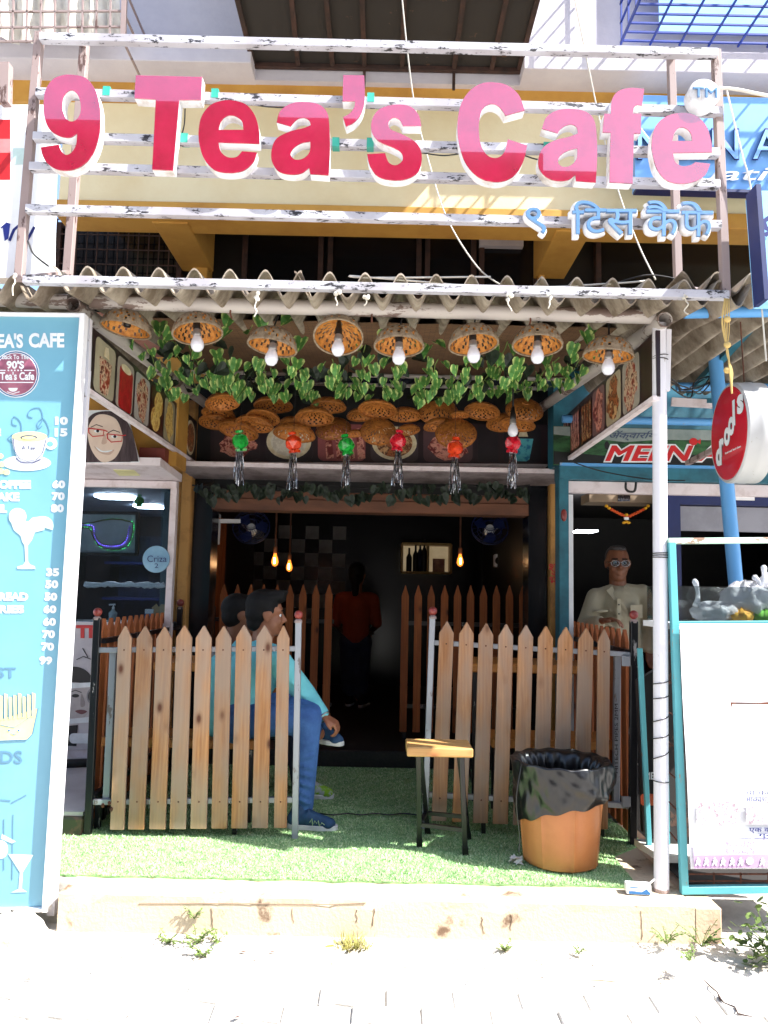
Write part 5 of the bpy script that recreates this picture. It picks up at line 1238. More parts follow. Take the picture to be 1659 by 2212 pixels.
for k_ in range(14): mb.add([p + V((random.uniform(-.04, .04), random.uniform(-.03, .03), random.uniform(0, .035))) for _ in range(3)], [(0, 1, 2)])
tag(mb.build('plastic_scrap', M['cloth'], fixn=False), 'crumpled clear plastic scrap on the turf beside the bin', 'scrap')
# juice carton on the edge
p = WZ(1381, 1934, PZ); t = thing('juice_carton', 'small white and blue drink carton lying at the platform edge by the pole', 'carton', p)
Rc = Matrix.Rotation(R_(-6), 3, 'Z')
MB().box(p + V((0, .02, .022)), (.1, .045, .04), rot=Rc).build('body', M['white'], t, bevel=.003)
q = Q(p + Rc @ V((-.048, -.0045, .04)), p + Rc @ V((.048, -.0045, .04)), p + Rc @ V((.048, -.0045, .004)), p + Rc @ V((-.048, -.0045, .004)))
mb = MB(); q.rect(mb, .05, .7, .95, .95, .002); q.poly(mb, [(.6, .7), (.8, .35), (.92, .7)], .002); q.rect(mb, .1, .2, .45, .3, .002); mb.build('print', M['ink_blue'], t)
mb = MB(); mb.tube([p + V((.05, .03, .035)), p + V((.075, .03, .055))], .004, 6); mb.build('straw', M['white'], t)
# ------------------------------------------------------------------ shop on the right with the old man
RYs = 5.0; aq = thing('aquarium_shop', 'teal framed aquarium shop with a dark interior right of the cafe', 'shop', W(1350, 1650, RYs))
rw = lambda n, m, *b, **k: MB().bx(*b).build(n, M[m] if isinstance(m, str) else m, aq, **k)
X = lambda x, Y=RYs: W(x, 1200, Y).x
Zr = lambda y, Y=RYs: W(1350, y, Y).z
rw('floor', 'stone_black', X(1212), 4.0, 4.4, 9.0, .0, .3)
rw('wall', 'black', X(1212), 4.0, 8.6, 8.7, .3, 3.0); rw('wall', 'black', 3.9, 4.0, 5.1, 8.6, .3, 3.0); rw('wall', 'black', X(1212) - .05, X(1212), 5.85, 8.6, .3, 3.0); rw('ceiling', 'ceiling_in', X(1212), 4.0, 5.2, 8.7, Zr(1062, 5.2) + .15, Zr(1062, 5.2) + .2)
rw('post', 'teal_dark', X(1205), X(1226), RYs - .04, RYs + .08, .15, Zr(1008), bevel=.004); rw('inner_strip', 'white', X(1228), X(1240), RYs + .02, RYs + .06, .15, Zr(1070))
rw('beam', 'teal_dark', X(1205), 3.6, RYs - .05, RYs + .1, Zr(1040), Zr(1006), bevel=.004); rw('beam_lip', 'blue_paint', X(1205), 3.6, RYs - .07, RYs - .052, Zr(1012), Zr(1006))
rw('header', 'pink_white', X(1228), 3.6, RYs + .0, RYs + .06, Zr(1066), Zr(1041), bevel=.003)
rw('shelf_box', mat('card_brown', (150, 130, 108), .8), X(1272, 5.2), X(1412, 5.2), 5.18, 5.4, Zr(1086, 5.2), Zr(1066, 5.2))
P = PQ(5.175); mb = MB(); P.rect(mb, 1335, 1070, 1361, 1083, .002, 0); P.text(mb, 'शुभ लाभ', 1338, 1073, 1358, 1081, .004, 1, 0, .001); mb.build('name_plate', [M['silver'], M['ink_black']], aq)
mb = MB(); mb.tube(curve_pts([W(1352, 1042, 4.93), W(1352, 1056, 4.93), W(1360, 1062, 4.93), W(1371, 1060, 4.93), W(1374, 1042, 4.93)], 5), .008, 6); mb.build('horseshoe', M['black'], aq)
p = W(1263, 1148, 6.4); mm = mat('lit_panel2', (240, 246, 255), .5, (240, 246, 255), emit=8); MB().box(p, (.17, .2, .012)).build('ceiling_light', mm, aq)
rw('door_frame', 'blue_dark', X(1436), X(1478), RYs + .05, RYs + .12, .3, Zr(1066)); rw('door_frame', 'blue_dark', X(1478), 3.6, RYs + .05, RYs + .12, Zr(1084), Zr(1066))
rw('roller_panel', mat('grey_panel', (150, 150, 160), .6), X(1482), 3.6, RYs + .12, RYs + .16, Zr(1140), Zr(1086)); rw('counter', 'black', X(1440), 3.6, RYs + .1, RYs + .7, .3, 1.15)
MB().box(W(1602, 1075, RYs + .04), (.17, .006, .035)).build('notice_strip', M['white'], aq)
MB().ell(W(1218, 1113, 4.9), (.02, .02, .04)).build('red_bulb', M['ball'], aq, smooth='all')
P = PQ(RYs - .06); t = thing('aquarium_banner', 'printed green fish banner with red capitals above the right shop', 'banner', W(1380, 1003, RYs - .06))
mb = MB(); mb.prism([P(1196, 920), P(1680, 932), P(1680, 1008), P(1196, 1004)], (0, .02, 0)); mb.build('panel', mat('pond_print', (60, 110, 66), .4, (22, 44, 34), 6, .5, .12, stretch=(1, 1, 2.5)), t)
mb = MB(); P.poly(mb, [(1196, 974), (1300, 984), (1400, 980), (1680, 988), (1680, 1006), (1196, 1003)], .001, 0, .0005); P.poly(mb, [(1196, 921), (1680, 933), (1680, 952), (1420, 950), (1350, 955), (1196, 938)], .001, 1, .0005); mb.build('print_band', [mat('pond_dark', (24, 28, 30), .4), mat('pond_sky', (120, 134, 130), .4, (150, 160, 156), 4)], t)
mb = MB(); P.text(mb, 'MEEN A', 1303, 959, 1562, 999, .003, 0, .08, .001, .06); mb.build('lettering_outline', M['ink_white'], t, fixn=False)
mb = MB(); P.text(mb, 'MEEN A', 1307, 962, 1558, 996, .006, 0, .03, .001, .06); mb.build('lettering', M['ink_red'], t, fixn=False)
mb = MB(); P.text(mb, 'न अॅक्वारिय', 1286, 930, 1412, 952, .003, 0, .015, .001, .1); mb.build('lettering', mat('slate_ink', (70, 84, 110), .4), t, fixn=False)
mb = MB(); P.disc(mb, 1384, 966, 8, 7, .003, 0); P.disc(mb, 1498, 954, 9, 8, .003, 1); P.poly(mb, [(1505, 954), (1514, 948), (1513, 960)], .003, 1); P.disc(mb, 1311, 962, 5, 9, .003, 2); mb.build('fish_print', [M['ink_white'], M['ink_red'], M['ink_black']], t)
# marigold garland
t = thing('marigold_garland', 'orange and yellow marigold garland over the old man in the right shop', 'garland', W(1355, 1095, 5.15))
mo = mat('marigold', (226, 92, 30), .8, (190, 66, 20), 90); my = mat('marigold_yellow', (226, 170, 30), .8, (200, 140, 20), 90)
for i in range(17):
    f = i / 16; x = 1310 + 90 * f; y = 1093 + (26 if .3 < f < .7 else 0) * 0 + 24 * (1 - abs(2 * f - 1)) ** .8
    MB().ell(W(x, y, 5.15), (.013, .013, .011), n=8, k=5).build('bloom', my if i in (0, 1, 15, 16) else mo, t)
for x, y in ((1353, 1112), (1353, 1127), (1348, 1129), (1358, 1129)): MB().ell(W(x, y, 5.14), (.014, .014, .01), n=8, k=5).build('bloom', my, t)
MB().box(W(1353, 1120, 5.135), (.03, .01, .018)).build('tag', M['white'], t)
rw('upper_wall', 'teal_dark', X(1205), 3.6, RYs + .12, RYs + .3, Zr(1004), 3.1)
# neighbour's awning and its posts
ra = thing('tin_awning', 'grey corrugated awning on blue pipes over the right shop', 'awning', (2.2, 3.3, 2.6))
xs_ = W(1462, 610, 3.2).x
sheet(xs_ + .02, 20, 3.19, 4.95, W(1560, 612, 3.19).z, W(1560, 850, 4.95).z + .03, .045).build('roof_sheet', M['asbestos'], ra, smooth=True)
for a_, b_ in (((1478, 676, 3.4), (1700, 672, 3.4)), ((1462, 835, 4.6), (1700, 838, 4.6)), ((1215, 905, 4.9), (1700, 915, 4.9))): MB().tube([W(*a_), W(*b_)], .026, 10).build('blue_pipe', M['blue_paint'], ra, smooth=True)
MB().bar(W(1490, 850, 4.7), W(1680, 640, 3.5), .04).build('rafter', M['teal_dark'], ra); MB().bar(W(1450, 870, 4.85), W(1690, 860, 4.6), .03).build('rafter', M['teal_dark'], ra)
for x, y in ((1470, 868), (1600, 868)): MB().bar(W(1450, y, 4.8), W(1690, y + 14, 4.7), .05, .03).build('batten', M['pink_white'], ra) if x == 1470 else None
bp = thing('blue_post', 'leaning sky blue pipe post in front of the right shop', 'post', W(1592, 1270, 4.3))
a_, b_ = W(1545, 770, 4.2), W(1602, 1400, 4.2); c_ = a_ + (b_ - a_) * ((a_.z - .2) / (a_.z - b_.z))
MB().tube([c_, a_], .038, 16).build('pipe', M['blue_paint'], bp, smooth=True)
# cables bundled under the awning
mb = MB()
for k_ in range(6):
    g1 = lambda: random.uniform(-14, 14)
    mb.tube(curve_pts([W(1440 + g1() / 3, 815, 3.7), W(1458 + g1(), 835 + g1(), 3.8), W(1480 + g1(), 848 + g1(), 3.9), W(1505 + g1(), 838 + g1(), 4.1), W(1540 + g1(), 812 + g1(), 4.3)], 5), random.uniform(.002, .004), 5)
tag(mb.build('cable_bundle', M['wire_dark'], smooth='all'), 'tangle of dark cables hanging behind the white pole', 'cable')
tag(MB().tube(curve_pts([W(1228, 995, 4.8), W(1300, 1018, 4.8), W(1400, 1035, 4.6), W(1480, 1038, 4.4)], 6), .004, 5).build('drooping_cable', M['wire_dark']), 'thin dark cable drooping across the teal beam', 'cable')
# round projecting sign
t = thing('round_sign', 'round red projecting light box with white lettering and a pale metal rim', 'sign', (1.6, 3.5, 1.9))
cc = W(1577, 936, 3.5); phi = R_(4); nrm = V((-math.cos(phi), math.sin(phi), .0)).normalized(); side = V((math.sin(phi), math.cos(phi), 0))
up = V((0, 0, 1)); Rm = Matrix((side * -1, up, nrm)).transposed()
r = .232
prof = [(r * .93, .006), (r * .97, .008), (r, .0), (r, -.045), (r * 1.008, -.05), (r * 1.008, -.07), (r, -.075), (r, -.115), (r * .96, -.12)]
MB().lathe([(a, b) for a, b in prof], cc, 56, R=Rm).build('rim', chipped('rim_metal', (176, 176, 176), (140, 134, 116), .16, 9, (1, 1, 1), .4), t, smooth=True)
fm = mat('red_face', (202, 22, 40), .25, (190, 20, 36), 4, coat=.4)
MB().lathe([(r * .93, .0), (r * .93, .0095)], cc, 56, R=Rm).build('face', fm, t)
qd = Q(cc + nrm * .0095 + side * r + up * r, cc + nrm * .0095 - side * r + up * r, cc + nrm * .0095 - side * r - up * r, cc + nrm * .0095 + side * r - up * r)
if qd.n.dot(nrm) < 0: qd.n = -qd.n
def arc_text(mb, s_, cu, cv, step, rise, size, w, m, bold):
    for i, ch in enumerate(s_):
        wdt = {'l': .4, 'r': .7}.get(ch, 1); u = cu + step * i; v = cv - rise * i
        h = size * (1.35 if ch in 'dl' else 1); qd.text(mb, ch, u, v - h, u + size * .82 * wdt, v, w, m, bold, .001)
mb = MB(); arc_text(mb, 'drools', .17, .79, .118, .082, .19, .001, 0, .09); mb.build('lettering_shadow', M['ink_black'], t, fixn=False)
mb = MB(); arc_text(mb, 'drools', .17, .79, .118, .082, .19, .003, 0, .045); qd.text(mb, 'feed real. feed clean', .42, .68, .82, .70, .002, 0, 0, .001); mb.build('lettering', M['ink_white'], t, fixn=False)
MB().tube([cc - nrm * .07 + up * r, cc - nrm * .06 + up * (r + .3)], .003, 6).build('hanger_wire', M['rust'], t); MB().bar(cc - nrm * .07 + side * r, cc - nrm * .07 + side * (r + .6), .025).build('hanger_arm', M['steel_rose'], t)
# twine hanging from the sign frame
mb = MB()
for k_ in range(4): mb.tube(curve_pts([W(1566 + k_ * 3, 645, 3.1), W(1560 + 5 * k_, 700 + 6 * k_, 3.09), W(1572 - k_, 760, 3.09), W(1576 + 2 * k_, 800, 3.08), W(1581, 850 - 8 * k_, 3.08)], 5), .004 - .0006 * k_, 5)
for y in (690, 745, 800): mb.ell(W(1571, y, 3.09), (.016, .012, .014), n=8, k=5)
tag(mb.build('hanging_twine', M['string'], smooth='all'), 'frayed jute twine hanging from the right end of the sign frame', 'twine')
tag(MB().tube(curve_pts([W(1570, 195, 3.1), W(1585, 260, 3.1), W(1605, 340, 3.1), W(1622, 410, 3.1), W(1640, 600, 3.1), W(1655, 780, 3.1)], 6), .0035, 5).build('hanging_cable', M['wire']), 'white cable hanging down from the trade mark disc', 'cable')
tag(MB().tube(curve_pts([W(1552, 190, 3.1), W(1590, 193, 3.1), W(1640, 203, 3.1), W(1720, 218, 3.1)], 6), .007, 6).build('cross_cable', M['wire']), 'thick pale cable leading right from the trade mark disc', 'cable')
# dark menu stand, stick, slab between pole and cart
t = thing('menu_stand', 'dark folded menu stand leaning between the fence and the white pole', 'menu stand', W(1405, 1800, 3.75))
P = PQ(3.75); mb = MB(); mb.prism([P(1378, 1470), P(1462, 1420), P(1462, 1800), P(1390, 1800)], (0, .04, 0)); mb.build('panel', M['black'], t)
mb = MB(); P.text(mb, 'MENU', 1394, 1668, 1436, 1684, .003, 0, .02, .001); mb.build('lettering', M['ink_white'], t); mb = MB(); P.rrect(mb, 1384, 1715, 1425, 1740, 6, .003); mb.build('print', mat('orange_ink', (206, 90, 50), .5), t)
t = MB().bar(W(1382, 1400, 3.7), W(1402, 1830, 3.7), .022).build('teal_stick', M['teal'], bevel=.002); tag(t, 'slim teal painted stick leaning beside the black fence post', 'stick'); tag(MB().bar(W(1440, 1400, 3.62), W(1420, 1395, 3.9), .012).build('wire_basket', M['galv']), 'grey wire rack stuck between the pole and the fence', 'rack')
P0 = [WZ(1370, 1812, .25), WZ(1490, 1812, .25), WZ(1490, 1850, .25), WZ(1425, 1848, .25)]
tag(MB().prism(P0, (0, 0, -.03)).build('stone_slab', M['concrete']), 'thin grey stone slab sticking out behind the white pole', 'slab')

# ------------------------------------------------------------------ cart with the white banner
t = thing('vending_cart', 'teal framed cart with a white banner and a glass box on the right', 'cart', W(1560, 1925, 3.4))
Yc = 3.36
def cb(a_, b_, w, m, n_='frame_bar'): return MB().bar(a_, b_, w, w).build(n_, M[m], t, bevel=.002)
p = W(1478, 1928, Yc); p.z = PZ + .002
cb(p, W(1450, 1172, Yc), .03, 'teal', 'post'); cb(W(1443, 1169, Yc), W(1800, 1166, Yc), .026, 'pale_teal', 'top_bar'); cb(W(1478, 1922, Yc), W(1800, 1918, Yc), .03, 'teal', 'bottom_bar')
cb(W(1450, 1347, Yc), W(1800, 1345, Yc), .02, 'teal', 'middle_bar')
x0, x1 = W(1478, 1900, Yc).x + .02, W(1800, 1900, Yc).x
xr_ = W(1433, 1500, 3.72).x; MB().bar((xr_, 3.72, PZ), (xr_, 3.72, 1.3), .03).build('post', M['teal'], t)
ztop_ = W(1560, 1347, Yc).z
MB().bx(x0 - .05, x1, Yc + .02, 3.74, ztop_ - .03, ztop_ - .004).build('deck', M['white'], t)
mb = MB()
for x in (1482, 1542, 1600, 1660, 1720): mb.bar(W(x, 1885, Yc + .02), W(x, 1925, Yc + .02), .006)
for y in (1888, 1903): mb.bar(W(1480, y, Yc + .02), W(1800, y, Yc + .02), .006)
for x in range(10): f = x / 10; q_ = W(1452 + 26 * f, 1200 + 700 * f, Yc); mb.bar(q_ + V((0, .02, 0)), q_ + V((.02, .2, 0)), .005)
mb.build('wire_mesh', M['rust'], t)
MB().bx(x0, x1, Yc + .05, 3.7, PZ + .02, PZ + .03).build('floor_tray', M['dark_sheet'], t)
MB().bx(x0, x1, 3.72, 3.74, PZ + .03, ztop_ - .03).build('back_sheet', M['dark_sheet'], t)
P = PQ(Yc - .03); nb = 14; mb = MB(); vs = []
for j in range(nb + 1):
    for i in range(nb + 1):
        f, g_ = i / nb, j / nb; x = 1468 + 24 * g_ + (1800 - 1480) * f; y = 1347 + 530 * g_; q_ = P(x, y); q_.y += .006 * math.sin(5 * f + 7 * g_) * math.sin(3.1 * g_) ; vs.append(q_)
mb.add(vs, [(j * (nb + 1) + i, j * (nb + 1) + i + 1, (j + 1) * (nb + 1) + i + 1, (j + 1) * (nb + 1) + i) for j in range(nb) for i in range(nb)])
bn = mb.build('banner_cloth', M['white_sheet'], t, smooth='all', fixn=False)
P = PQ(Yc - .04)
mb = MB(); P.poly(mb, [(1497, 1815), (1800, 1812), (1800, 1872), (1500, 1876)], .001, 0, .0006); P.poly(mb, [(1498, 1848), (1800, 1845), (1800, 1872), (1500, 1876)], .002, 1, .0006); mb.build('banner_print', [mat('lilac_ink', (214, 200, 226), .5, (196, 178, 214), 5), mat('violet_ink', (170, 138, 176), .5, (190, 160, 190), 5)], bn, fixn=False)
mb = MB(); P.text(mb, '9850115237', 1572, 1814, 1634, 1826, .004, 0, .02, .001); mb.build('banner_number', M['ink_white'], bn, fixn=False); mb = MB(); P.text(mb, '8793640576', 1572, 1829, 1634, 1841, .004, 0, .02, .001); mb.build('banner_number', M['ink_white'], bn, fixn=False); mb = MB()
for i, x in enumerate((1506, 1524, 1542, 1560, 1580, 1598, 1618, 1645)):
    if x == 1618: P.disc(mb, x + 2, 1860, 8, 8, .005)
    else:
        P.disc(mb, x + 2, 1855, 2.4, 2.4, .005, 0, 8); P.poly(mb, [(x - 2, 1858), (x + 6, 1857), (x + 8, 1862), (x + 4, 1863), (x + 7, 1870), (x + 4, 1870), (x + 2, 1865), (x - 2, 1870), (x - 5, 1870), (x - 1, 1863)], .005)
tag(mb.build('banner_icons', M['ink_white'], bn, fixn=False), kind='stuff')
for s_, x_, y_, x2_, y2_, b_ in (('वा कंदील', 1612, 1704, 1690, 1718, .005), ('आकाश पातू', 1608, 1722, 1690, 1736, .005), ('एक कदम', 1618, 1788, 1690, 1800, .02), ('ग्राम', 1638, 1801, 1690, 1812, .02)): P.text(MB(), s_, x_, y_, x2_, y2_, .004, 0, b_, .001).build('banner_lettering', M['ink_navy'], bn, fixn=False)
mb = MB(); P.rect(mb, 1505, 1732, 1598, 1782, .004); cp_ = food('crowd_print', [(70, 66, 90), (190, 176, 180), (226, 224, 230), (150, 130, 140)], 40); mb.build('banner_photo', cp_, bn); mb = MB(); P.rect(mb, 1612, 1732, 1700, 1780, .004); mb.build('banner_photo', cp_, bn)
mb = MB(); P.poly(mb, [(1578, 1517), (1640, 1518), (1700, 1514), (1700, 1524), (1640, 1521), (1582, 1521), (1580, 1530)], .003); mb.build('tear', M['rust'], bn)
# glass box, bags on top
zb0 = ztop_
gx0 = W(1457, 1300, Yc).x; hgt = W(1560, 1267, Yc).z - zb0
gb = MB(); gb.bx(gx0, x1, Yc + .0, Yc + .006, zb0, zb0 + hgt); gb.bx(gx0, gx0 + .006, Yc + .007, Yc + .35, zb0, zb0 + hgt); gb.bx(gx0 + .007, x1, Yc + .351, Yc + .357, zb0, zb0 + hgt); gb.build('glass_box', M['acrylic'], t)
bags = thing('plastic_bags', 'heap of clear plastic bags with yellow and green snacks in the cart glass box', 'bags', W(1610, 1345, Yc + .15))
bm_ = NT('bag_film'); bm_.set(Base_Color=lin((226, 228, 236)), Roughness=.2); bm_.b.inputs['Transmission Weight'].default_value = .35; bm_.b.inputs['Alpha'].default_value = .8; bm_.bump(bm_.noise(22, 5, .7), .8, .03)
def lump(c, r, m, n_, par, amp=.3):
    mb = MB(); mb.ell(c, r, n=26, k=16)
    for i, q_ in enumerate(mb.v):
        d_ = q_ - V(c); a = math.atan2(d_.y, d_.x); mb.v[i] = V(c) + d_ * (1 + amp * .4 * math.sin(7 * a + 30 * d_.z) + amp * .3 * math.sin(13 * a - 50 * d_.z) + random.uniform(-amp, amp) * .25)
    return mb.build(n_, m, par, smooth='all')
lump(W(1540, 1322, Yc + .14), (.09, .1, .045), bm_.mt, 'bag', bags); lump(W(1610, 1300, Yc + .16), (.1, .1, .085), bm_.mt, 'bag', bags); lump(W(1680, 1290, Yc + .2), (.1, .1, .1), bm_.mt, 'bag', bags)
lump(W(1598, 1330, Yc + .1), (.055, .05, .035), mat('yellow_snack', (226, 176, 60), .7, (196, 130, 40), 60), 'snacks', bags); lump(W(1652, 1334, Yc + .1), (.06, .05, .035), mat('green_snack', (110, 180, 60), .7, (80, 150, 40), 30), 'snacks', bags)
mb = MB()
for a_, b_ in (((1505, 1308, .1), (1500, 1252, .1)), ((1640, 1268, .14), (1650, 1222, .14)), ((1640, 1268, .14), (1628, 1245, .1))): mb.tube(curve_pts([W(a_[0], a_[1], Yc + a_[2]), W((a_[0] + b_[0]) / 2 + 5, (a_[1] + b_[1]) / 2, Yc + .12), W(b_[0], b_[1], Yc + b_[2])], 4), [.02, .016, .012, .01, .009, .01, .012, .014, .008], 8)
mb.build('knotted_ends', bm_.mt, bags, smooth='all')
for x in (1580, 1640): lump(W(x, 1898, Yc + .3), (.05, .05, .025), M['cloth'], 'litter', tag(thing('litter_bag', 'crumpled litter in the bottom of the cart%s' % (' beside the post' if x == 1580 else ' near the right'), 'litter', W(x, 1898, Yc + .3))))

# ------------------------------------------------------------------ neighbours' signs
P = PQ(3.75); t = thing('chemist_sign', 'white and red sign with blue script behind the left end of the frame', 'sign', W(40, 590, 3.75))
mb = MB(); mb.prism([P(-160, 226), P(112, 226), P(104, 600), P(-160, 600)], (0, .08, 0)); mb.build('panel', M['white_sheet'], t)
mb = MB(); P.rect(mb, -60, 258, 22, 388, .002, 0); P.rect(mb, 28, 320, 56, 355, .002, 2); P.rect(mb, -60, 300, 22, 330, .003, 3); pm_ = [M['ink_red'], M['ink_navy'], M['ink_mint'], mat('pale_red', (240, 130, 130), .5)]; mb.build('cross_print', pm_, t); mb = MB(); P.poly(mb, [(0, 492), (14, 480), (22, 483), (18, 515), (10, 520), (6, 492)], .003, 1); P.line(mb, [(20, 520), (30, 496), (44, 484), (52, 492), (50, 512), (58, 520), (74, 490)], .014, .003, 1); mb.build('script_print', pm_, t)
MB().bar(W(14, 140, 3.7), W(12, 226, 3.7), .045, .05).build('post', M['steel_rose'], t)
P = PQ(4.86); t = thing('aquarium_sign', 'pale blue sign with outlined navy capitals on the fascia behind the last letters', 'sign', W(1520, 410, 4.86))
mb = MB(); mb.prism([P(1372, 205), P(1800, 214), P(1800, 424), P(1372, 410)], (0, .06, 0)); mb.build('panel', mat('sign_blue', (112, 168, 232), .4, (124, 180, 238), 2), t)
mb = MB(); mb.bar(P(1372, 412), P(1800, 425), .02, .08); mb.build('edge', M['blue_dark'], t)
mb = MB(); P.text(mb, 'MEEN A', 1375, 276, 1690, 346, .03, 0, .02, .03); mb.build('lettering', M['ink_navy'], t, fixn=False); mb = MB(); P.text(mb, 'MEEN A', 1378, 280, 1687, 343, .034, 0, .0, .03); mb.build('lettering_face', mat('letter_sky', (130, 180, 236), .4), t, fixn=False)
mb = MB(); P.text(mb, 'uatin', 1500, 362, 1700, 390, .02, 0, .01, .02, .1); mb.build('script_lettering', M['ink_white'], t, fixn=False)
P = PQ(3.0); t = thing('blue_side_sign', 'tall pale blue sign with a navy edge at the right end of the awning', 'sign', W(1650, 650, 3.0))
mb = MB(); mb.prism([P(1630, 412), P(1800, 410), P(1800, 652), P(1648, 652)], (0, .08, 0)); mb.build('panel', M['blue_wall'], t); mb = MB(); mb.bar(P(1627, 410), P(1645, 655), .02, .09); mb.build('edge', M['blue_dark'], t)
mb = MB(); P.line(mb, [(1662, 470), (1650, 478), (1654, 492), (1664, 500), (1652, 508)], .02, .01); mb.build('lettering', M['ink_navy'], t)
# upper floor grilles
t = thing('window_grille', 'white rusty window grille with pale cloth behind it, top left', 'grille', W(130, 90, 4.55))
P = PQ(4.55); mb = MB()
for x in range(-60, 270, 30): mb.bar(P(x, -40), P(x - 3, 92), .011)
for y in (-30, -4, 26, 60, 90): mb.bar(P(-60, y), P(268, y - 2), .011)
mb.bar(P(270, -40), P(266, 95), .03); mb.build('bars', M['steel_rose'], t)
a_ = P(266, 92); mb = MB()
for y in (-30, 26, 90): q_ = P(267, y); mb.bar(q_, q_ + V((0, .45, 0)), .012)
mb.build('side_bars', M['steel_rose'], t)
mb = MB(); n = 40; vs = []
for j in range(9):
    for i in range(n + 1): q_ = W(-80 + 340 * i / n, -60 + 150 * j / 8 + 4 * math.sin(i * .5) * (j == 8), 4.72); q_.y += .03 * math.sin(i * 1.1) + .015 * math.sin(i * 2.7 + j); vs.append(q_)
mb.add(vs, [(j * (n + 1) + i, j * (n + 1) + i + 1, (j + 1) * (n + 1) + i + 1, (j + 1) * (n + 1) + i) for j in range(8) for i in range(n)])
tag(mb.build('hanging_cloth', M['cloth'], smooth='all', fixn=False), 'pale cloth hanging behind the white window grille', 'cloth')
t = thing('balcony_grille', 'blue box grille with barred bottom jutting from the upper right wall', 'grille', W(1500, 103, SY - .05))
xg = W(1336, 103, SY - .05).x; zg = W(1336, 103, SY - .05).z; yf = 4.25; mb = MB()
for i in range(9): y = SY - .12 - i * .082; mb.bar((xg, y, zg), (4.2, y, zg), .012)
for i in range(14): x = xg + i * .2; mb.bar((x, SY - .1, zg - .012), (x, yf, zg - .012), .012)
mb.build('bottom_bars', M['grille_blue'], t)
mb = MB()
for i in range(7): z = zg + i * .14; mb.bar((xg, SY - .1, z), (xg, yf, z), .012); mb.bar((xg, yf, z), (4.2, yf, z), .012)
for i in range(6): y = SY - .12 - i * .15; mb.bar((xg, y, zg), (xg, y, zg + 1), .012)
for i in range(14): x = xg + i * .2; mb.bar((x, yf, zg), (x, yf, zg + 1), .012)
mb.build('upright_bars', M['grille_blue'], t)
MB().bx(xg + .25, 4.2, SY - .14, SY - .135, zg + .06, 7).build('blue_sheet', M['blue_wall'], t)

# ------------------------------------------------------------------ things inside the cafe
for x, y, Y, lb in ((594, 1208, 6.6, 'glowing amber filament bulb inside the cafe, larger one on the left'), (625, 1221, 7.4, 'glowing amber filament bulb inside the cafe, smaller one beside it'), (994, 1209, 6.9, 'glowing amber filament bulb by the bottle shelf on the right')):
    p = W(x, y, Y); t = thing('filament_bulb', lb, 'lamp', p, 'filament bulbs hanging inside the cafe')
    MB().lathe([(.001, -.062), (.02, -.052), (.03, -.028), (.026, 0), (.014, .035), (.012, .05)], p, 16).build('bulb', mat('amber_glow', (236, 120, 40), .3, (236, 120, 40), emit=1.1), t, smooth='all')
    MB().tube([p + V((0, -.034, -.04)), p + V((0, -.036, .012))], .007, 6).build('filament', mat('filament', (255, 214, 150), .3, (255, 214, 150), emit=9), t)
    mb = MB().lathe([(.015, .05), (.018, .06), (.018, .1), (.006, .12)], p, 12); mb.tube([p + V((0, 0, .12)), V((p.x, p.y, 2.74))], .008, 6); mb.build('cord', M['brown_trim'], t)
    li = bpy.data.lights.new('bulb_light', 'POINT'); li.energy = .12; li.color = (1, .6, .28); li.shadow_soft_size = .03
    lo = bpy.data.objects.new('bulb_light', li); COL.objects.link(lo); lo.location = p + V((0, -.06, 0))
for x, y, lb in ((543, 1140, 'left wall fan with a blue rim under the cafe door beam'), (1058, 1142, 'right wall fan with a blue rim under the cafe door beam')):
    p = W(x, y, 6.3); t = thing('wall_fan', lb, 'fan', p, 'wall fans inside the cafe'); Rf = Euler((R_(65), R_(12 if x < 800 else -8), 0)).to_matrix()
    mb = MB()
    for rr, hh in ((.15, 0), (.15, .03), (.1, .05), (.05, .055), (.1, -.03)): mb.tube([p + Rf @ V((rr * math.cos(k_ * .2618), rr * math.sin(k_ * .2618), hh)) for k_ in range(25)], .003, 5)
    for k_ in range(24): a = k_ * .2618; mb.tube([p + Rf @ V((.03 * math.cos(a), .03 * math.sin(a), .056)), p + Rf @ V((.15 * math.cos(a), .15 * math.sin(a), .028)), p + Rf @ V((.15 * math.cos(a), .15 * math.sin(a), 0))], .0015, 4)
    mb.build('guard', M['blue_dark'], t)
    mb = MB()
    for k_ in range(3): a = k_ * 2.094; mb.prism([p + Rf @ V((r_ * math.cos(a + da), r_ * math.sin(a + da), .012 * (da - .4))) for r_, da in ((.03, 0), (.13, -.1), (.14, .5), (.1, .9), (.03, .7))], Rf @ V((0, 0, .003)))
    mb.build('blade', M['blue_dark'], t); MB().lathe([(.035, -.09), (.045, -.02), (.03, .02)], p, 14, R=Rf).build('motor', M['white'], t)
    MB().bar(p + Rf @ V((0, 0, -.06)), p + V((.1 if x > 800 else -.1, .25, .05)), .05).build('arm', M['white'], t)
p = W(464, 1142, 6.0); t = thing('meter_box', 'white electric box on the left wall inside the door', 'box', p); MB().box(p, (.06, .14, .24)).build('box', M['white'], t, bevel=.005); MB().bar(p + V((.03, 0, .06)), p + V((.17, .1, .07)), .03, .05).build('bracket', M['white'], t)
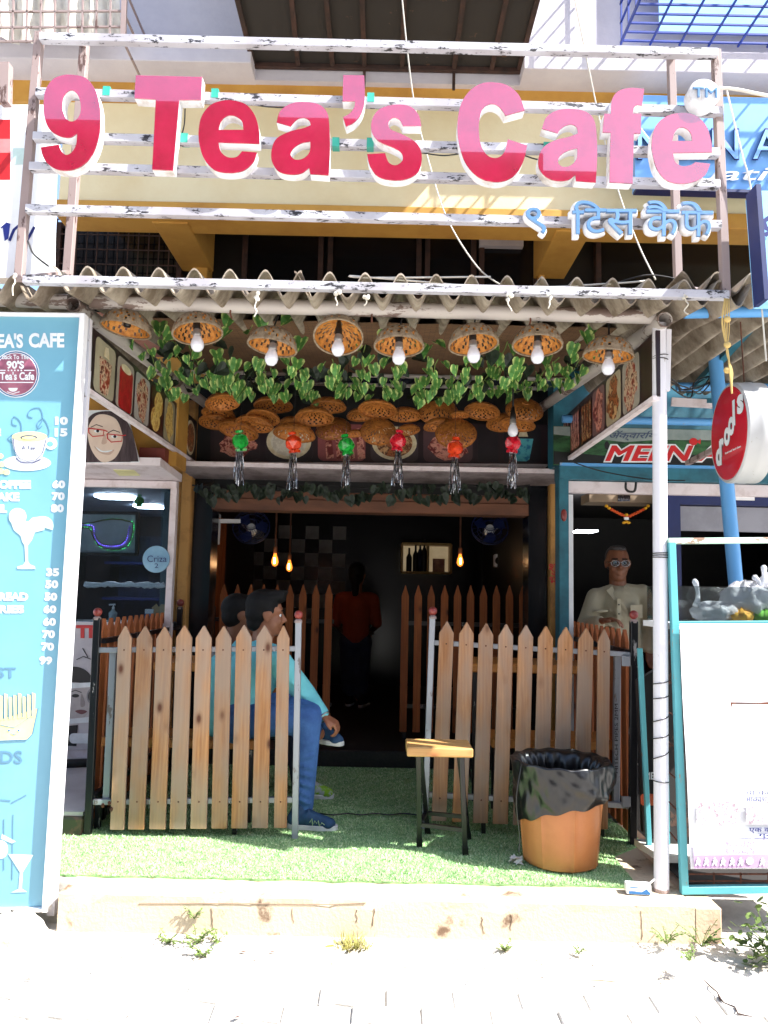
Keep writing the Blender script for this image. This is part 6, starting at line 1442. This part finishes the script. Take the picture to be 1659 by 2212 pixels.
# bottle shelf
Yb = 8.4; t = thing('bottle_shelf', 'lit open shelf on the back wall inside the cafe', 'shelf', W(940, 1238, Yb)); P = PQ(Yb); a_, b_ = P(868, 1236), P(975, 1176); mb = MB()
for z in (a_.z, b_.z): mb.bx(a_.x, b_.x, Yb, Yb + .25, z - .012, z + .012)
for x in (a_.x, P(925, 1200).x, b_.x): mb.bx(x - .012, x + .012, Yb + .002, Yb + .248, a_.z, b_.z)
mb.build('frame', mat('brass_yellow', (190, 150, 80), .5), t); MB().bx(a_.x, b_.x, Yb + .25, Yb + .26, a_.z, b_.z).build('back', mat('glowing_back', (214, 196, 160), .6, (200, 180, 140), emit=.12), t)  # back board glows weakly: light on the shelf put into its material
for i, (x, h_, m) in enumerate(((884, .26, 'black'), (898, .3, 'black'), (908, .34, 'jeans_dark'), (917, .36, 'black'))):
    p = V((P(x, 1236).x, Yb + .1, a_.z + .012)); o = MB().lathe([(.03, 0), (.032, .01), (.032, h_ * .6), (.012, h_ * .76), (.011, h_), (.0, h_)], p, 12).build('bottle', M[m], smooth=True); tag(o, 'dark bottle on the lit cafe shelf, %s from the left' % ORD[i], 'bottle', 'bottles on the cafe shelf')
mb = MB(); mb.bx(P(936, 1230).x, P(962, 1230).x, Yb + .1, Yb + .12, a_.z + .012, a_.z + .16); tag(mb.build('picture_frame', mat('framed_print', (150, 80, 50), .4, (190, 130, 80), 12)), 'small brown framed picture on the lit cafe shelf', 'picture')
p = W(1082, 1212, 7.5); t = thing('security_camera', 'small white security camera on the right wall inside the cafe', 'camera', p); MB().box(p, (.14, .1, .13)).build('body', M['white'], t, bevel=.01); MB().lathe([(.035, 0), (.035, .02)], p + V((-.03, -.05, 0)), 14, R=Matrix.Rotation(R_(90), 3, 'X')).build('lens', M['black'], t)

# ------------------------------------------------------------------ weeds, stone and litter along the foot of the platform
def weed(x, y, Y, s_, n, label, m='weed', tall=1.0):
    c = W(x, y, Y); c.z = max(c.z, -.005); t = thing('weed', label, 'weed', c); mb = MB(); st = MB()
    for k_ in range(n):
        a = random.random() * 6.28; L = s_ * random.uniform(.5, 1); d_ = V((math.cos(a) * .8, min(math.sin(a) * .8, .25), random.uniform(.3, 1) * tall)).normalized()
        st.tube([c, c + d_ * L * .5 + V((0, 0, .01)), c + d_ * L], .0016, 4)
        for j in range(7):
            f = .25 + .75 * (j + random.random()) / 7; b = c + d_ * L * f; a2 = random.random() * 6.28; u_ = V((math.cos(a2), math.sin(a2), random.uniform(-.2, .6))).normalized(); w_ = u_.cross(V((0, 0, 1))).normalized(); l_ = random.uniform(.012, .022) * (s_ / .12) ** .4
            mb.add([b, b + u_ * l_ * .5 + w_ * l_ * .3, b + u_ * l_, b + u_ * l_ * .5 - w_ * l_ * .3], [(0, 1, 2, 3)])
    tag(mb.build('leaves', M[m], t, fixn=False), kind='stuff'); st.build('stem', M['weed'], t)
weed(425, 2040, 3.18, .1, 9, 'small green weed at the platform foot, left of centre'); weed(362, 2040, 3.17, .09, 9, 'low weed in the dust left of the tall weed'); weed(470, 2035, 3.18, .08, 7, 'low weed just right of the tall weed'); weed(420, 1985, 3.22, .07, 6, 'weed sprouting from the crack in the platform face'); weed(440, 2066, 3.09, .08, 8, 'weed lying flat on the paving before the tall weed')
weed(1092, 2055, 3.15, .06, 8, 'tiny weed right of the platform centre'); weed(1250, 2062, 3.13, .05, 6, 'tiny weed below the bin'); weed(1440, 2040, 3.18, .1, 10, 'dry weed by the joint of the pink end block'); weed(1515, 2045, 3.17, .13, 12, 'leafy weed in front of the pink end block'); weed(1490, 2075, 2.98, .07, 8, 'dark weed on the paving before the pink end block')
c = W(763, 2050, 3.17); c.z = -.01; t = thing('grass_tuft', 'dry yellow grass tuft at the platform foot near the middle', 'grass tuft', c); mb = MB()
for k_ in range(240):
    a = random.random() * 6.28; b = c + V((random.gauss(0, .03), random.gauss(0, .012), 0)); L = random.uniform(.04, .11); d_ = V((math.cos(a) * random.uniform(.2, 1), min(.3, math.sin(a) * .8), random.uniform(.4, 1.1))).normalized(); w_ = V((.0014, .0006, 0))
    m1 = b + d_ * L * .6; e_ = b + d_ * L + V((d_.x * .02, 0, -.02)); mb.add([b - w_, b + w_, m1 + w_ * .8, e_, m1 - w_ * .8], [(0, 1, 2, 3, 4)])
tag(mb.build('grass_blades', M['dry_grass'], t, fixn=False), kind='stuff')
def bush(c, r, n, label):
    t = thing('shrub', label, 'shrub', c); mb = MB(); st = MB()
    for k_ in range(n):
        d_ = V((random.gauss(0, 1), random.gauss(0, .6) - .2, random.uniform(-.1, 1.2))).normalized(); e_ = c + V((d_.x * r[0], d_.y * r[1], d_.z * r[2])) * random.uniform(.45, 1.05)
        st.tube([c, c + (e_ - c) * .5 + V((0, 0, .03)), e_], .002, 4)
        for j in range(8):
            b = e_ + V((random.gauss(0, .025), random.gauss(0, .02), random.gauss(0, .025))); a2 = random.random() * 6.28; u_ = V((math.cos(a2), math.sin(a2), random.uniform(-.2, .7))).normalized(); w_ = u_.cross(V((random.random(), .3, 1))).normalized(); l_ = random.uniform(.025, .045)
            mb.add([b, b + u_ * l_ * .35 + w_ * l_ * .24, b + u_ * l_ * .75 + w_ * l_ * .26, b + u_ * l_, b + u_ * l_ * .75 - w_ * l_ * .26, b + u_ * l_ * .35 - w_ * l_ * .24], [(0, 1, 2, 3, 4, 5)])
    tag(mb.build('leaves', M['weed'], t, fixn=False), kind='stuff'); st.build('stem', M['weed'], t)
c = W(1672, 2060, 3.1); c.z = 0; bush(c, (.14, .1, .24), 36, 'leafy green shrub at the right edge below the cart')
c = W(38, 2005, 3.2); c.z = -.02; mb = MB(); mb.ell(c + V((-.03, 0, .03)), (.15, .1, .085), n=28, k=16)
for i, q_ in enumerate(mb.v): mb.v[i] = q_ + V((random.uniform(-.005, .005), random.uniform(-.005, .005), random.uniform(-.005, .005) + .012 * math.sin(30 * q_.x)))
tag(mb.build('rough_stone', M['soil'], smooth='all'), 'rough pale stone under the blue menu board', 'stone')
mb = MB(); mb.hexa([V(q_) for q_ in ((-3, 3.36, -.03), (XL - .003, 3.36, -.03), (XL - .003, 3.949, -.03), (-3, 3.949, -.03), (-3, 3.36, PZ - .004), (XL - .003, 3.36, PZ - .004), (XL - .003, 3.949, PZ - .004), (-3, 3.949, PZ - .004))]); tag(mb.build('side_block', M['concrete']), kind='structure')
rub = MB()
for k_ in range(110):
    x, y = random.uniform(-2.2, 2.2), random.uniform(2.9, 3.2) if random.random() < .8 else random.uniform(2.2, 2.9); s_ = random.uniform(.002, .006) * (1 if random.random() < .9 else 1.6)
    rub.ell((x, y, .004), (s_, s_ * random.uniform(.6, 1), s_ * .6), n=6, k=4)
tag(rub.build('pebbles', M['soil']), kind='stuff', label='small pebbles and crumbs scattered along the platform foot', cat='pebbles')
for i, (x, y, lb) in enumerate(((525, 2058, 'brown dead leaf near the weeds left of centre'), (60, 2118, 'tiny curled dead leaf on the paving at the left'), (588, 2058, 'small orange dead leaf right of the weeds'), (512, 2200, 'dark flat scrap on the paving near the bottom edge'))):
    c = WZ(x, y, .008); mb = MB(); mb.add([c + V((-.016, 0, .002)), c + V((0, -.006, .006)), c + V((.016, .002, .003)), c + V((0, .007, .004))], [(0, 1, 2, 3)]); tag(mb.build('dead_leaf', M['rust'], fixn=False), lb, 'leaf', 'dead leaves on the paving')
mb = MB(); mb.tube([WZ(x, y, .004) for x, y in ((1521, 2118), (1536, 2132), (1549, 2143), (1556, 2158), (1564, 2166), (1587, 2175), (1594, 2190), (1625, 2196))], [.002, .003, .002, .0045, .002, .003, .0035, .0015], 5); mb.build('joint_gap', M['brown_steel'], ground)
mb = MB(); mb.tube([WZ(x, y, .003) for x, y in ((1272, 2119), (1300, 2118), (1330, 2121), (1360, 2119))], [.0015, .002, .0015, .001], 5); mb.build('joint_gap', M['crack'], ground)
# building across the street (seen mirrored in the glossy letters)
ob = thing('opposite_block', 'pale apartment block across the street, mirrored in the glossy letters', 'building', (-4, -14, 0))
gw = mat('weathered_block', (92, 80, 72), .9, (70, 62, 56), 1.2, .4)
for xa_, xb_, zt_ in ((-24, -7.5, 14.2), (-7.5, -5.2, 14.8), (-5.2, -3.4, 15.6), (-3.4, -1, 14.4), (-1, 1.6, 13.8), (1.6, 4.2, 13.5), (4.2, 6, 13.0), (6, 24, 8.0)): MB().bx(xa_, xb_ - .01, -20, -14, 0, zt_).build('wall', gw, ob)
wm = MB().box((0, 0, 0), (1.2, .1, 1.4)).mesh('window', M['glass_dark'])
for r_ in range(3):
    for c_ in range(14): inst('window', wm, ob, (-22 + c_ * 2.0, -14.0, 2.2 + r_ * 3.0))

# left neighbour's awning, seen as a strip beside the menu board
la = thing('cement_awning', 'grimy corrugated cement awning over the optician shop at the left edge', 'awning', (-2, 3.3, 2.6))
zl_ = W(40, 612, 3.2).z
sheet(W(108, 612, 3.2).x - 9 * pitch, 9, 3.18, 5.1, zl_ - .03, zl_ + .12, .05).build('roof_sheet', M['asbestos'], la, smooth=True)
mb = MB(); mb.tube([W(-160, 640, 3.34), W(150, 652, 3.34)], .034, 12); mb.build('pipe', M['pipe'], la, smooth=True)
MB().bx(-3.6, -1.42, 4.96, 5.18, 2.2, 3.2).build('back_wall', M['brown_trim'], la)
# ------------------------------------------------------------------ people
def head(mb, c, f, s=1.0, up=(0, 0, 1)):
    "skull, jaw, nose, ears, lips; f = the way the face looks"
    f = V(f).normalized(); u = V(up); u = (u - f * u.dot(f)).normalized(); sd = f.cross(u)
    Rm = Matrix((f, sd, u)).transposed(); c = V(c); A = lambda a, b, d: c + (f * a + sd * b + u * d) * s
    E_ = lambda p, r: mb.ell(p, [q * s for q in r], R=Rm, n=18, k=12)
    E_(A(-.012, 0, .035), (.098, .077, .09)); E_(A(.03, 0, -.035), (.066, .062, .085)); E_(A(.045, 0, -.085), (.042, .046, .034)); E_(A(.07, 0, -.094), (.022, .028, .02))
    E_(A(.06, 0, .03), (.034, .06, .03)); mb.cap(A(.088, 0, .012), A(.112, 0, -.026), .009 * s, .014 * s); E_(A(.1, .011, -.032), (.011, .009, .008)); E_(A(.1, -.011, -.032), (.011, .009, .008))
    E_(A(.088, 0, -.056), (.014, .026, .008)); E_(A(.086, 0, -.068), (.014, .023, .009))
    for q in (1, -1): E_(A(-.008, q * .077, -.002), (.022, .009, .034)); E_(A(.002, q * .083, .008), (.02, .007, .02)); E_(A(.062, q * .04, -.03), (.024, .022, .026))
    return A, Rm
def hand(mb, w, d, palm_n, s=1.0, curl=1.0):
    "palm, four curled fingers of different lengths and a thumb; w = wrist, d = pointing direction"
    w = V(w); d = V(d).normalized(); n = V(palm_n); n = (n - d * n.dot(d)).normalized(); sd = d.cross(n)
    for k in range(4):
        o = (k - 1.5) * .0195 * s; b = w + d * .085 * s + sd * o
        mb.cap(w + d * .015 * s + sd * o * .7, b, .015 * s, .0125 * s)
        L = (.036, .042, .04, .031)[k] * s; c1 = .5 * curl; c2 = 1.3 * curl
        p1 = b + (d * math.cos(c1) + n * math.sin(c1)) * L; p2 = p1 + (d * math.cos(c2) + n * math.sin(c2)) * L * .75; p3 = p2 + (d * math.cos(c2 * 1.35) + n * math.sin(c2 * 1.35)) * L * .55
        mb.cap(b, p1, .0095 * s, .0088 * s); mb.cap(p1, p2, .0088 * s, .008 * s); mb.cap(p2, p3, .008 * s, .0068 * s)
    t0 = w + d * .03 * s - sd * .03 * s; t1 = t0 + (d * .7 - sd * .5 + n * .3).normalized() * .035 * s; t2 = t1 + (d * .9 + n * .4).normalized() * .028 * s
    mb.cap(w + d * .01 * s, t0, .016 * s, .014 * s); mb.cap(t0, t1, .013 * s, .011 * s); mb.cap(t1, t2, .011 * s, .009 * s)
def shoe(par, heel, toe, up, mu, s=1.0, label=None):
    heel, toe = V(heel), V(toe); d = (toe - heel).normalized(); u = V(up); u = (u - d * u.dot(d)).normalized(); sd = d.cross(u); L = (toe - heel).length
    Rm = Matrix((d, sd, u)).transposed(); A = lambda a, b, c: heel + d * a * L + sd * b * s + u * c * s
    mb = MB(); mb.cap(A(.12, 0, .05), A(.45, 0, .055), .038 * s, .04 * s); mb.cap(A(.4, 0, .055), A(.86, .004, .032), .042 * s, .03 * s); mb.cap(A(.14, 0, .055), A(.2, 0, .095), .036 * s, .036 * s); mb.ell(A(.82, .003, .03), (.04 * s, .043 * s, .026 * s), R=Rm)
    for q in range(3): mb.cap(A(.42 + .1 * q, .02, .098 - .017 * q), A(.42 + .1 * q, -.02, .098 - .017 * q), .006 * s, .006 * s)
    o = fuse(mb, 'shoe', M[mu], par, .007, 3)
    sm_ = MB(); pts = []
    for i in range(28):
        a = 2 * math.pi * i / 28; x = .5 + .52 * math.cos(a); w = .043 * abs(math.sin(a)) ** .6 * (1 if math.sin(a) > 0 else -1) * (1.0 if x > .5 else .85); pts.append(A(x, w, .026))
    sm_.prism(pts, u * -.026 * s); sm_.build('shoe_sole', M['sole'], o, bevel=.004); return o
def limb(mb, pts, rs):
    for i in range(len(pts) - 1): mb.cap(pts[i], pts[i + 1], rs[i], rs[i + 1])

# seated man in aqua, one ankle over the other knee
A_ = thing('person', 'young man in an aqua sweatshirt and blue jeans sitting cross legged behind the left fence', 'person', (W(515, 1600, 4.3).x, 4.3, TZ))
zs0 = zben + .03
hipN, hipF = W(512, 1560, 4.2), W(500, 1560, 4.42); hipN.z = hipF.z = zs0 + .085
kneeN = W(664, 1560, 4.16); ankN = W(655, 1742, 4.15); kneeF = W(640, 1522, 4.6); ankF = W(688, 1585, 4.27)
shN, shF = W(596, 1425, 4.14), W(540, 1408, 4.52); chest = W(556, 1440, 4.33); belly = W(506, 1530, 4.31); nk = W(566, 1388, 4.33); hc = W(574, 1328, 4.33)
elN = W(660, 1500, 4.28); wrN = W(698, 1546, 4.2); elF = W(640, 1490, 4.6)
fwd = V((.93, .36, -.05))
mb = MB(); Ah, Rh = head(mb, hc, fwd, 1.0, (.12, 0, 1))
mb.cap(nk + V((0, 0, -.04)), hc + V((-.01, 0, -.04)), .062, .055); mb.cap(chest, belly, .12, .11); mb.cap(shN, shF, .06, .06); limb(mb, [shN, elN, wrN], [.045, .038, .026]); limb(mb, [hipN, kneeN, ankN], [.07, .05, .035]); limb(mb, [hipF, kneeF, ankF], [.07, .05, .035]); mb.cap(hipN, hipF, .09, .09); mb.cap(belly, (hipN + hipF) / 2, .11, .1)
hand(mb, wrN, V((.8, -.15, -.45)), V((-.4, .2, -1)), .92, 1.25)
fuse(mb, 'body', M['skin'], A_, .006, 3)
mb = MB(); E2 = lambda a, b, c_, r: mb.ell(Ah(a, b, c_), r, R=Rh)
E2(-.022, 0, .055, (.1, .083, .088)); E2(-.05, 0, .01, (.068, .076, .075)); E2(.04, 0, .105, (.07, .07, .04)); E2(.075, 0, .098, (.032, .058, .026)); E2(-.06, 0, -.045, (.045, .06, .05)); E2(0, -.072, .03, (.03, .012, .035)); E2(0, .072, .03, (.03, .012, .035))
for k in range(26): a = random.uniform(-1, 1); mb.cap(Ah(.04 + random.uniform(-.09, .05), a * .06, .115 + random.uniform(-.01, .015)), Ah(.07 + random.uniform(-.09, .04), a * .065, .135 + random.uniform(-.012, .01)), .012, .006)
fuse(mb, 'hair', M['hair'], A_, .007, 2)
mb = MB(); mb.ell(Ah(.072, -.034, .004), .0105, R=Rh, n=12, k=8); mb.ell(Ah(.072, .034, .004), .0105, R=Rh, n=12, k=8); mb.build('eyes', M['white'], A_, smooth='all'); mb = MB()
for q in (-1, 1): mb.ell(Ah(.079, q * .036, .003), .0065, R=Rh, n=10, k=6); mb.cap(Ah(.09, q * .016, .03), Ah(.076, q * .054, .03), .006, .004)
mb.build('brows', M['hair'], A_, smooth='all')
mb = MB(); mb.cap(chest + V((.0, -.03, 0)), belly + V((-.01, -.03, 0)), .145, .15); mb.cap(chest + V((0, .06, 0)), belly + V((-.01, .05, 0)), .14, .15); mb.cap(belly, (hipN + hipF) / 2 + V((-.03, 0, .02)), .15, .155); mb.cap(shN + V((-.03, .02, 0)), shF + V((-.03, -.02, 0)), .085, .085); mb.cap(nk + V((-.01, -.04, -.05)), nk + V((0, .04, -.05)), .07, .07)
bk = W(478, 1440, 4.3); mb.cap(bk, W(478, 1530, 4.3), .075, .085)
limb(mb, [shN, elN, wrN - (wrN - elN) * .12], [.076, .06, .042]); limb(mb, [shF, elF, W(690, 1545, 4.45)], [.08, .06, .045])
mb.cap(wrN - (wrN - elN) * .16, wrN - (wrN - elN) * .1, .044, .042)
for k in range(10): f = k / 9; c_ = shN + (elN - shN) * f; mb.ell(c_ + V((random.uniform(-.02, .02), -.05, random.uniform(-.02, .02))), (.05, .02, .012), R=Euler((0, random.uniform(.3, 1.2), 0)).to_matrix())
fuse(mb, 'sweatshirt', M['cyan_shirt'], A_, .010, 2)
mb = MB(); limb(mb, [hipN, kneeN + V((0, 0, .015)), ankN], [.096, .076, .054]); limb(mb, [hipF, kneeF, ankF + V((-.03, 0, .01))], [.1, .08, .055]); mb.cap(hipN, hipF, .12, .12); mb.cap(W(640, 1530, 4.25), W(672, 1545, 4.2), .075, .07)
for k in range(9): f = .1 + .8 * k / 8; c_ = kneeN + (ankN - kneeN) * f; mb.ell(c_ + V((-.0, -.045, random.uniform(-.01, .01))), (.055, .03, .011), R=Euler((0, random.uniform(-.5, .5), 0)).to_matrix())
fuse(mb, 'jeans', M['jeans'], A_, .011, 2)
hN = WZ(630, 1790, TZ); hN.y = 4.12; tN = V((W(728, 1782, 4.1).x, 4.1, TZ)); hN = V((W(622, 1782, 4.12).x, 4.12, TZ))
sh_ = shoe(A_, hN, tN, (0, 0, 1), 'shoe_navy')
q_ = [hN + (tN - hN) * f + V((0, -.046, .06 - .03 * f + dz)) for f, dz in ((.46, 0), (.5, .02), (.52, -.015), (.56, .012), (.6, 0), (.63, .016), (.66, -.014), (.7, .008), (.76, 0))]
MB().tube(q_, .0022, 5).build('zigzag_print', mat('lime_thread', (196, 226, 170), .6), sh_)
shoe(A_, W(672, 1600, 4.36), W(739, 1612, 4.26), (.2, -.1, 1), 'shoe_navy')
mb = MB(); cw = wrN + (wrN - elN).normalized() * .012; d_ = (wrN - elN).normalized(); u_, v_ = basis(d_); mb.tube([cw + (u_ * math.cos(k * .3142) + v_ * math.sin(k * .3142)) * .036 for k in range(21)], .0045, 6); mb.build('bangle', M['steel_band'], A_, smooth='all')
mb = MB(); mb.cap(ankN + V((0, 0, -.0)), ankN + V((0, .0, -.06)), .045, .042); fuse(mb, 'ankle', M['skin'], A_, .008, 2)

# second seated person behind him
Bp = thing('person', 'dark haired person in grey, mostly hidden behind the man in aqua', 'person', (W(500, 1600, 4.8).x, 4.8, TZ))
hc = W(520, 1330, 4.72); mb = MB(); Ah, Rh = head(mb, hc, (.95, .3, 0), .97)
c0 = W(500, 1440, 4.75); b0 = W(492, 1540, 4.75); mb.cap(hc + V((-.02, 0, -.05)), c0 + V((0, 0, .1)), .055, .06); mb.cap(c0, b0, .11, .11); limb(mb, [b0, W(640, 1580, 4.75), W(655, 1700, 4.78)], [.07, .05, .04]); hand(mb, W(640, 1550, 4.8), (1, 0, -.4), (0, 0, -1)); mb.cap(W(560, 1500, 4.8), W(640, 1550, 4.8), .035, .026); mb.cap(c0 + V((0, -.1, .05)), W(560, 1500, 4.8), .045, .036); fuse(mb, 'body', M['skin_dark'], Bp, .009, 3)
mb = MB(); mb.ell(Ah(-.025, 0, .05), (.1, .083, .09), R=Rh); mb.ell(Ah(-.05, 0, 0), (.07, .076, .075), R=Rh); mb.ell(Ah(.04, 0, .095), (.06, .066, .036), R=Rh); fuse(mb, 'hair', M['hair'], Bp, .009, 2)
mb = MB(); mb.cap(c0, b0, .15, .155); mb.cap(c0 + V((0, -.14, .06)), c0 + V((0, .14, .06)), .08, .08); limb(mb, [c0 + V((0, -.15, .05)), W(560, 1500, 4.8), W(625, 1542, 4.8)], [.075, .06, .045]); fuse(mb, 'shirt', M['grey_shirt'], Bp, .014, 3)
mb = MB(); limb(mb, [b0, W(640, 1580, 4.75), W(650, 1700, 4.78)], [.1, .078, .055]); fuse(mb, 'trousers', M['jeans_dark'], Bp, .014, 3)
yy_ = 4.72; shoe(Bp, V((W(642, 1735, yy_).x, yy_, TZ)), V((W(720, 1738, yy_).x, yy_ - .02, TZ)), (0, 0, 1), 'shoe_grey')

# standing person inside, back turned, orange shirt
Cp = thing('person', 'person in an orange shirt and dark jeans standing in the dark cafe interior', 'person', (W(768, 1590, 7.6).x, 7.6, fz))
x0 = W(768, 1400, 7.6).x; y0 = 7.6; z = lambda y: W(768, y, 7.6).z
hc = V((x0 + .0, y0, z(1244))); mb = MB(); Ah, Rh = head(mb, hc, (.2, 1, 0), .95)
mb.cap(hc + V((0, 0, -.06)), V((x0, y0, z(1290))), .05, .055); mb.cap(V((x0, y0, z(1310))), V((x0, y0, z(1380))), .11, .11); limb(mb, [V((x0 - .05, y0, z(1400))), V((x0 - .06, y0, z(1490))), V((x0 - .06, y0 + .03, fz + .08))], [.075, .05, .035]); limb(mb, [V((x0 + .06, y0, z(1400))), V((x0 + .06, y0, z(1490))), V((x0 + .05, y0 - .03, fz + .08))], [.075, .05, .035])
for q in (-1, 1): limb(mb, [V((x0 + q * .16, y0, z(1292))), V((x0 + q * .2, y0 + .05, z(1350))), V((x0 + q * .12, y0 + .2, z(1370)))], [.04, .035, .025]); hand(mb, V((x0 + q * .12, y0 + .2, z(1370))), (0, 1, .1), (0, 0, -1))
fuse(mb, 'body', M['skin_dark'], Cp, .01, 3)
mb = MB(); mb.ell(Ah(-.02, 0, .05), (.1, .084, .09), R=Rh); mb.ell(Ah(-.05, 0, -.01), (.065, .076, .08), R=Rh); mb.cap(Ah(-.08, 0, -.02), Ah(-.07, 0, -.2), .05, .03); fuse(mb, 'hair', M['hair'], Cp, .01, 2)
mb = MB(); mb.cap(V((x0, y0, z(1310))), V((x0, y0, z(1375))), .14, .13); mb.cap(V((x0 - .13, y0, z(1292))), V((x0 + .13, y0, z(1292))), .065, .065)
for q in (-1, 1): limb(mb, [V((x0 + q * .16, y0, z(1294))), V((x0 + q * .2, y0 + .05, z(1345)))], [.062, .055])
fuse(mb, 'shirt', M['orange_shirt'], Cp, .013, 3)
mb = MB(); mb.cap(V((x0 - .05, y0, z(1388))), V((x0 + .05, y0, z(1388))), .115, .115)
for q in (-1, 1): limb(mb, [V((x0 + q * .06, y0, z(1400))), V((x0 + q * .06, y0, z(1490))), V((x0 + q * .06, y0 - q * .03, fz + .1))], [.095, .07, .05])
fuse(mb, 'jeans', M['jeans_dark'], Cp, .013, 3)
for q in (-1, 1): shoe(Cp, V((x0 + q * .06, y0 - .07 - q * .03, fz)), V((x0 + q * .08 + .05, y0 + .16, fz)), (0, 0, 1), 'hair')

# man behind the counter of the right shop
Dp = thing('person', 'older man in glasses and a cream shirt standing in the right shop', 'person', (W(1335, 1600, 5.3).x, 5.3, .3))
Yd = 5.3; w = lambda x, y, d=0: W(x, y, Yd + d)
hc = w(1334, 1218); fw = V((-.12, -1, -.05)); mb = MB(); Ah, Rh = head(mb, hc, fw, 1.0)
shL, shR = w(1284, 1284), w(1390, 1276); elL = w(1263, 1354, -.06); wrL = w(1298, 1342, -.22); elR = w(1408, 1345, -.02); wrR = w(1404, 1400, -.1)
mb.cap(hc + V((0, .01, -.07)), w(1336, 1282), .056, .06); mb.cap(w(1338, 1300), w(1338, 1390), .12, .11); limb(mb, [shL + V((.02, 0, -.03)), elL, wrL], [.036, .034, .027]); limb(mb, [shR + V((-.02, 0, -.03)), elR, wrR], [.036, .034, .027]); mb.cap(shL + V((.05, 0, -.04)), shR + V((-.05, 0, -.04)), .035, .035)
hand(mb, wrL, (.6, -.5, .15), (0, -.2, -1), 1.0, .8); hand(mb, wrR, (0, -.4, -1), (0, -1, 0), 1.0, .5)
for q in (-1, 1): limb(mb, [V((w(1338, 1400).x + q * .08, Yd, .95)), V((w(1338, 1400).x + q * .08, Yd, .65)), V((w(1338, 1400).x + q * .08, Yd, .38))], [.07, .05, .04])
fuse(mb, 'body', M['skin_dark'], Dp, .007, 3)
mb = MB(); mb.ell(Ah(-.035, 0, .045), (.088, .082, .085), R=Rh); mb.ell(Ah(-.05, 0, 0), (.06, .077, .06), R=Rh); mb.ell(Ah(.0, 0, .105), (.075, .06, .025), R=Rh)
fuse(mb, 'hair', M['hair_grey'], Dp, .008, 2)
mb = MB()
for q in (-1, 1): mb.ell(Ah(.083, q * .032, .008), .0125, R=Rh, n=12, k=8)
mb.build('eyes', M['white'], Dp, smooth='all'); mb = MB()
for q in (-1, 1): mb.ell(Ah(.0935, q * .032, .006), .006, R=Rh, n=10, k=6); mb.cap(Ah(.088, q * .018, .034), Ah(.082, q * .05, .033), .006, .004)
mb.build('brows', M['hair'], Dp, smooth='all')
mb = MB()
for q in (-1, 1):
    mb.tube([Ah(.108, q * .034 + .026 * math.cos(k * .35), .004 + .02 * math.sin(k * .35)) for k in range(19)], .0022, 5); mb.tube([Ah(.106, q * .06, .008), Ah(.06, q * .078, .01), Ah(-.01, q * .086, .008)], .002, 5)
mb.tube([Ah(.11, -.008, .01), Ah(.112, 0, .013), Ah(.11, .008, .01)], .002, 5); mb.build('spectacles', M['steel_band'], Dp, smooth='all')
mb = MB()
for q in (-1, 1): mb.prism([Ah(.1085, q * .034 + .025 * math.cos(k * .35), .004 + .019 * math.sin(k * .35)) for k in range(18)], fw.normalized() * -.001)
mb.build('lenses', M['pane'], Dp)
mb = MB(); mb.cap(w(1336, 1304, .0), w(1338, 1395, .0), .135, .15); mb.cap(shL + V((.03, 0, -.02)), shR + V((-.03, 0, -.02)), .058, .058); limb(mb, [shL + V((.01, 0, -.02)), elL, wrL - (wrL - elL) * .15], [.066, .058, .046]); limb(mb, [shR + V((-.01, 0, -.02)), elR, wrR], [.066, .06, .048]); mb.cap(w(1334, 1277, 0), shL + V((.02, 0, -.03)), .062, .068); mb.cap(w(1338, 1277, 0), shR + V((-.02, 0, -.03)), .062, .068)
for k in range(12): c_ = w(1310 + random.uniform(-25, 60), 1306 + 7 * k, -.125); mb.ell(c_, (.06, .028, .011), R=Euler((0, random.uniform(-.9, .9), 0)).to_matrix())
shirt = fuse(mb, 'shirt', M['cream_shirt'], Dp, .011, 3)
mb = MB()
for q, x in ((-1, 1322), (1, 1350)): mb.prism([w(1336, 1288, -.1), w(x, 1266, -.07), w(x + q * 12, 1276, -.09), w(1336 + q * 10, 1296, -.125)], (0, .008, 0))
mb.prism([w(1362, 1308, -.172), w(1388, 1306, -.165), w(1388, 1334, -.168), w(1364, 1336, -.175)], (0, .006, 0)); mb.bar(w(1337, 1294, -.155), w(1338, 1390, -.178), .024, .006)
mb.build('placket', M['cream_shirt'], Dp); mb = MB()
for y in (1306, 1326, 1346, 1366): mb.ell(w(1337, y, -.176), (.006, .003, .006), n=8, k=5)
mb.build('buttons', M['ink_black'], Dp)
mb = MB(); mb.cap(V((w(1338, 1400).x - .05, Yd, .98)), V((w(1338, 1400).x + .05, Yd, .98)), .13, .13)
for q in (-1, 1): limb(mb, [V((w(1338, 1400).x + q * .08, Yd, .95)), V((w(1338, 1400).x + q * .08, Yd, .65)), V((w(1338, 1400).x + q * .08, Yd, .4))], [.1, .075, .055])
fuse(mb, 'trousers', M['jeans_dark'], Dp, .015, 3)
for q in (-1, 1): shoe(Dp, V((w(1338, 1400).x + q * .08, Yd + .06, .3)), V((w(1338, 1400).x + q * .1, Yd - .2, .3)), (0, 0, 1), 'hair')
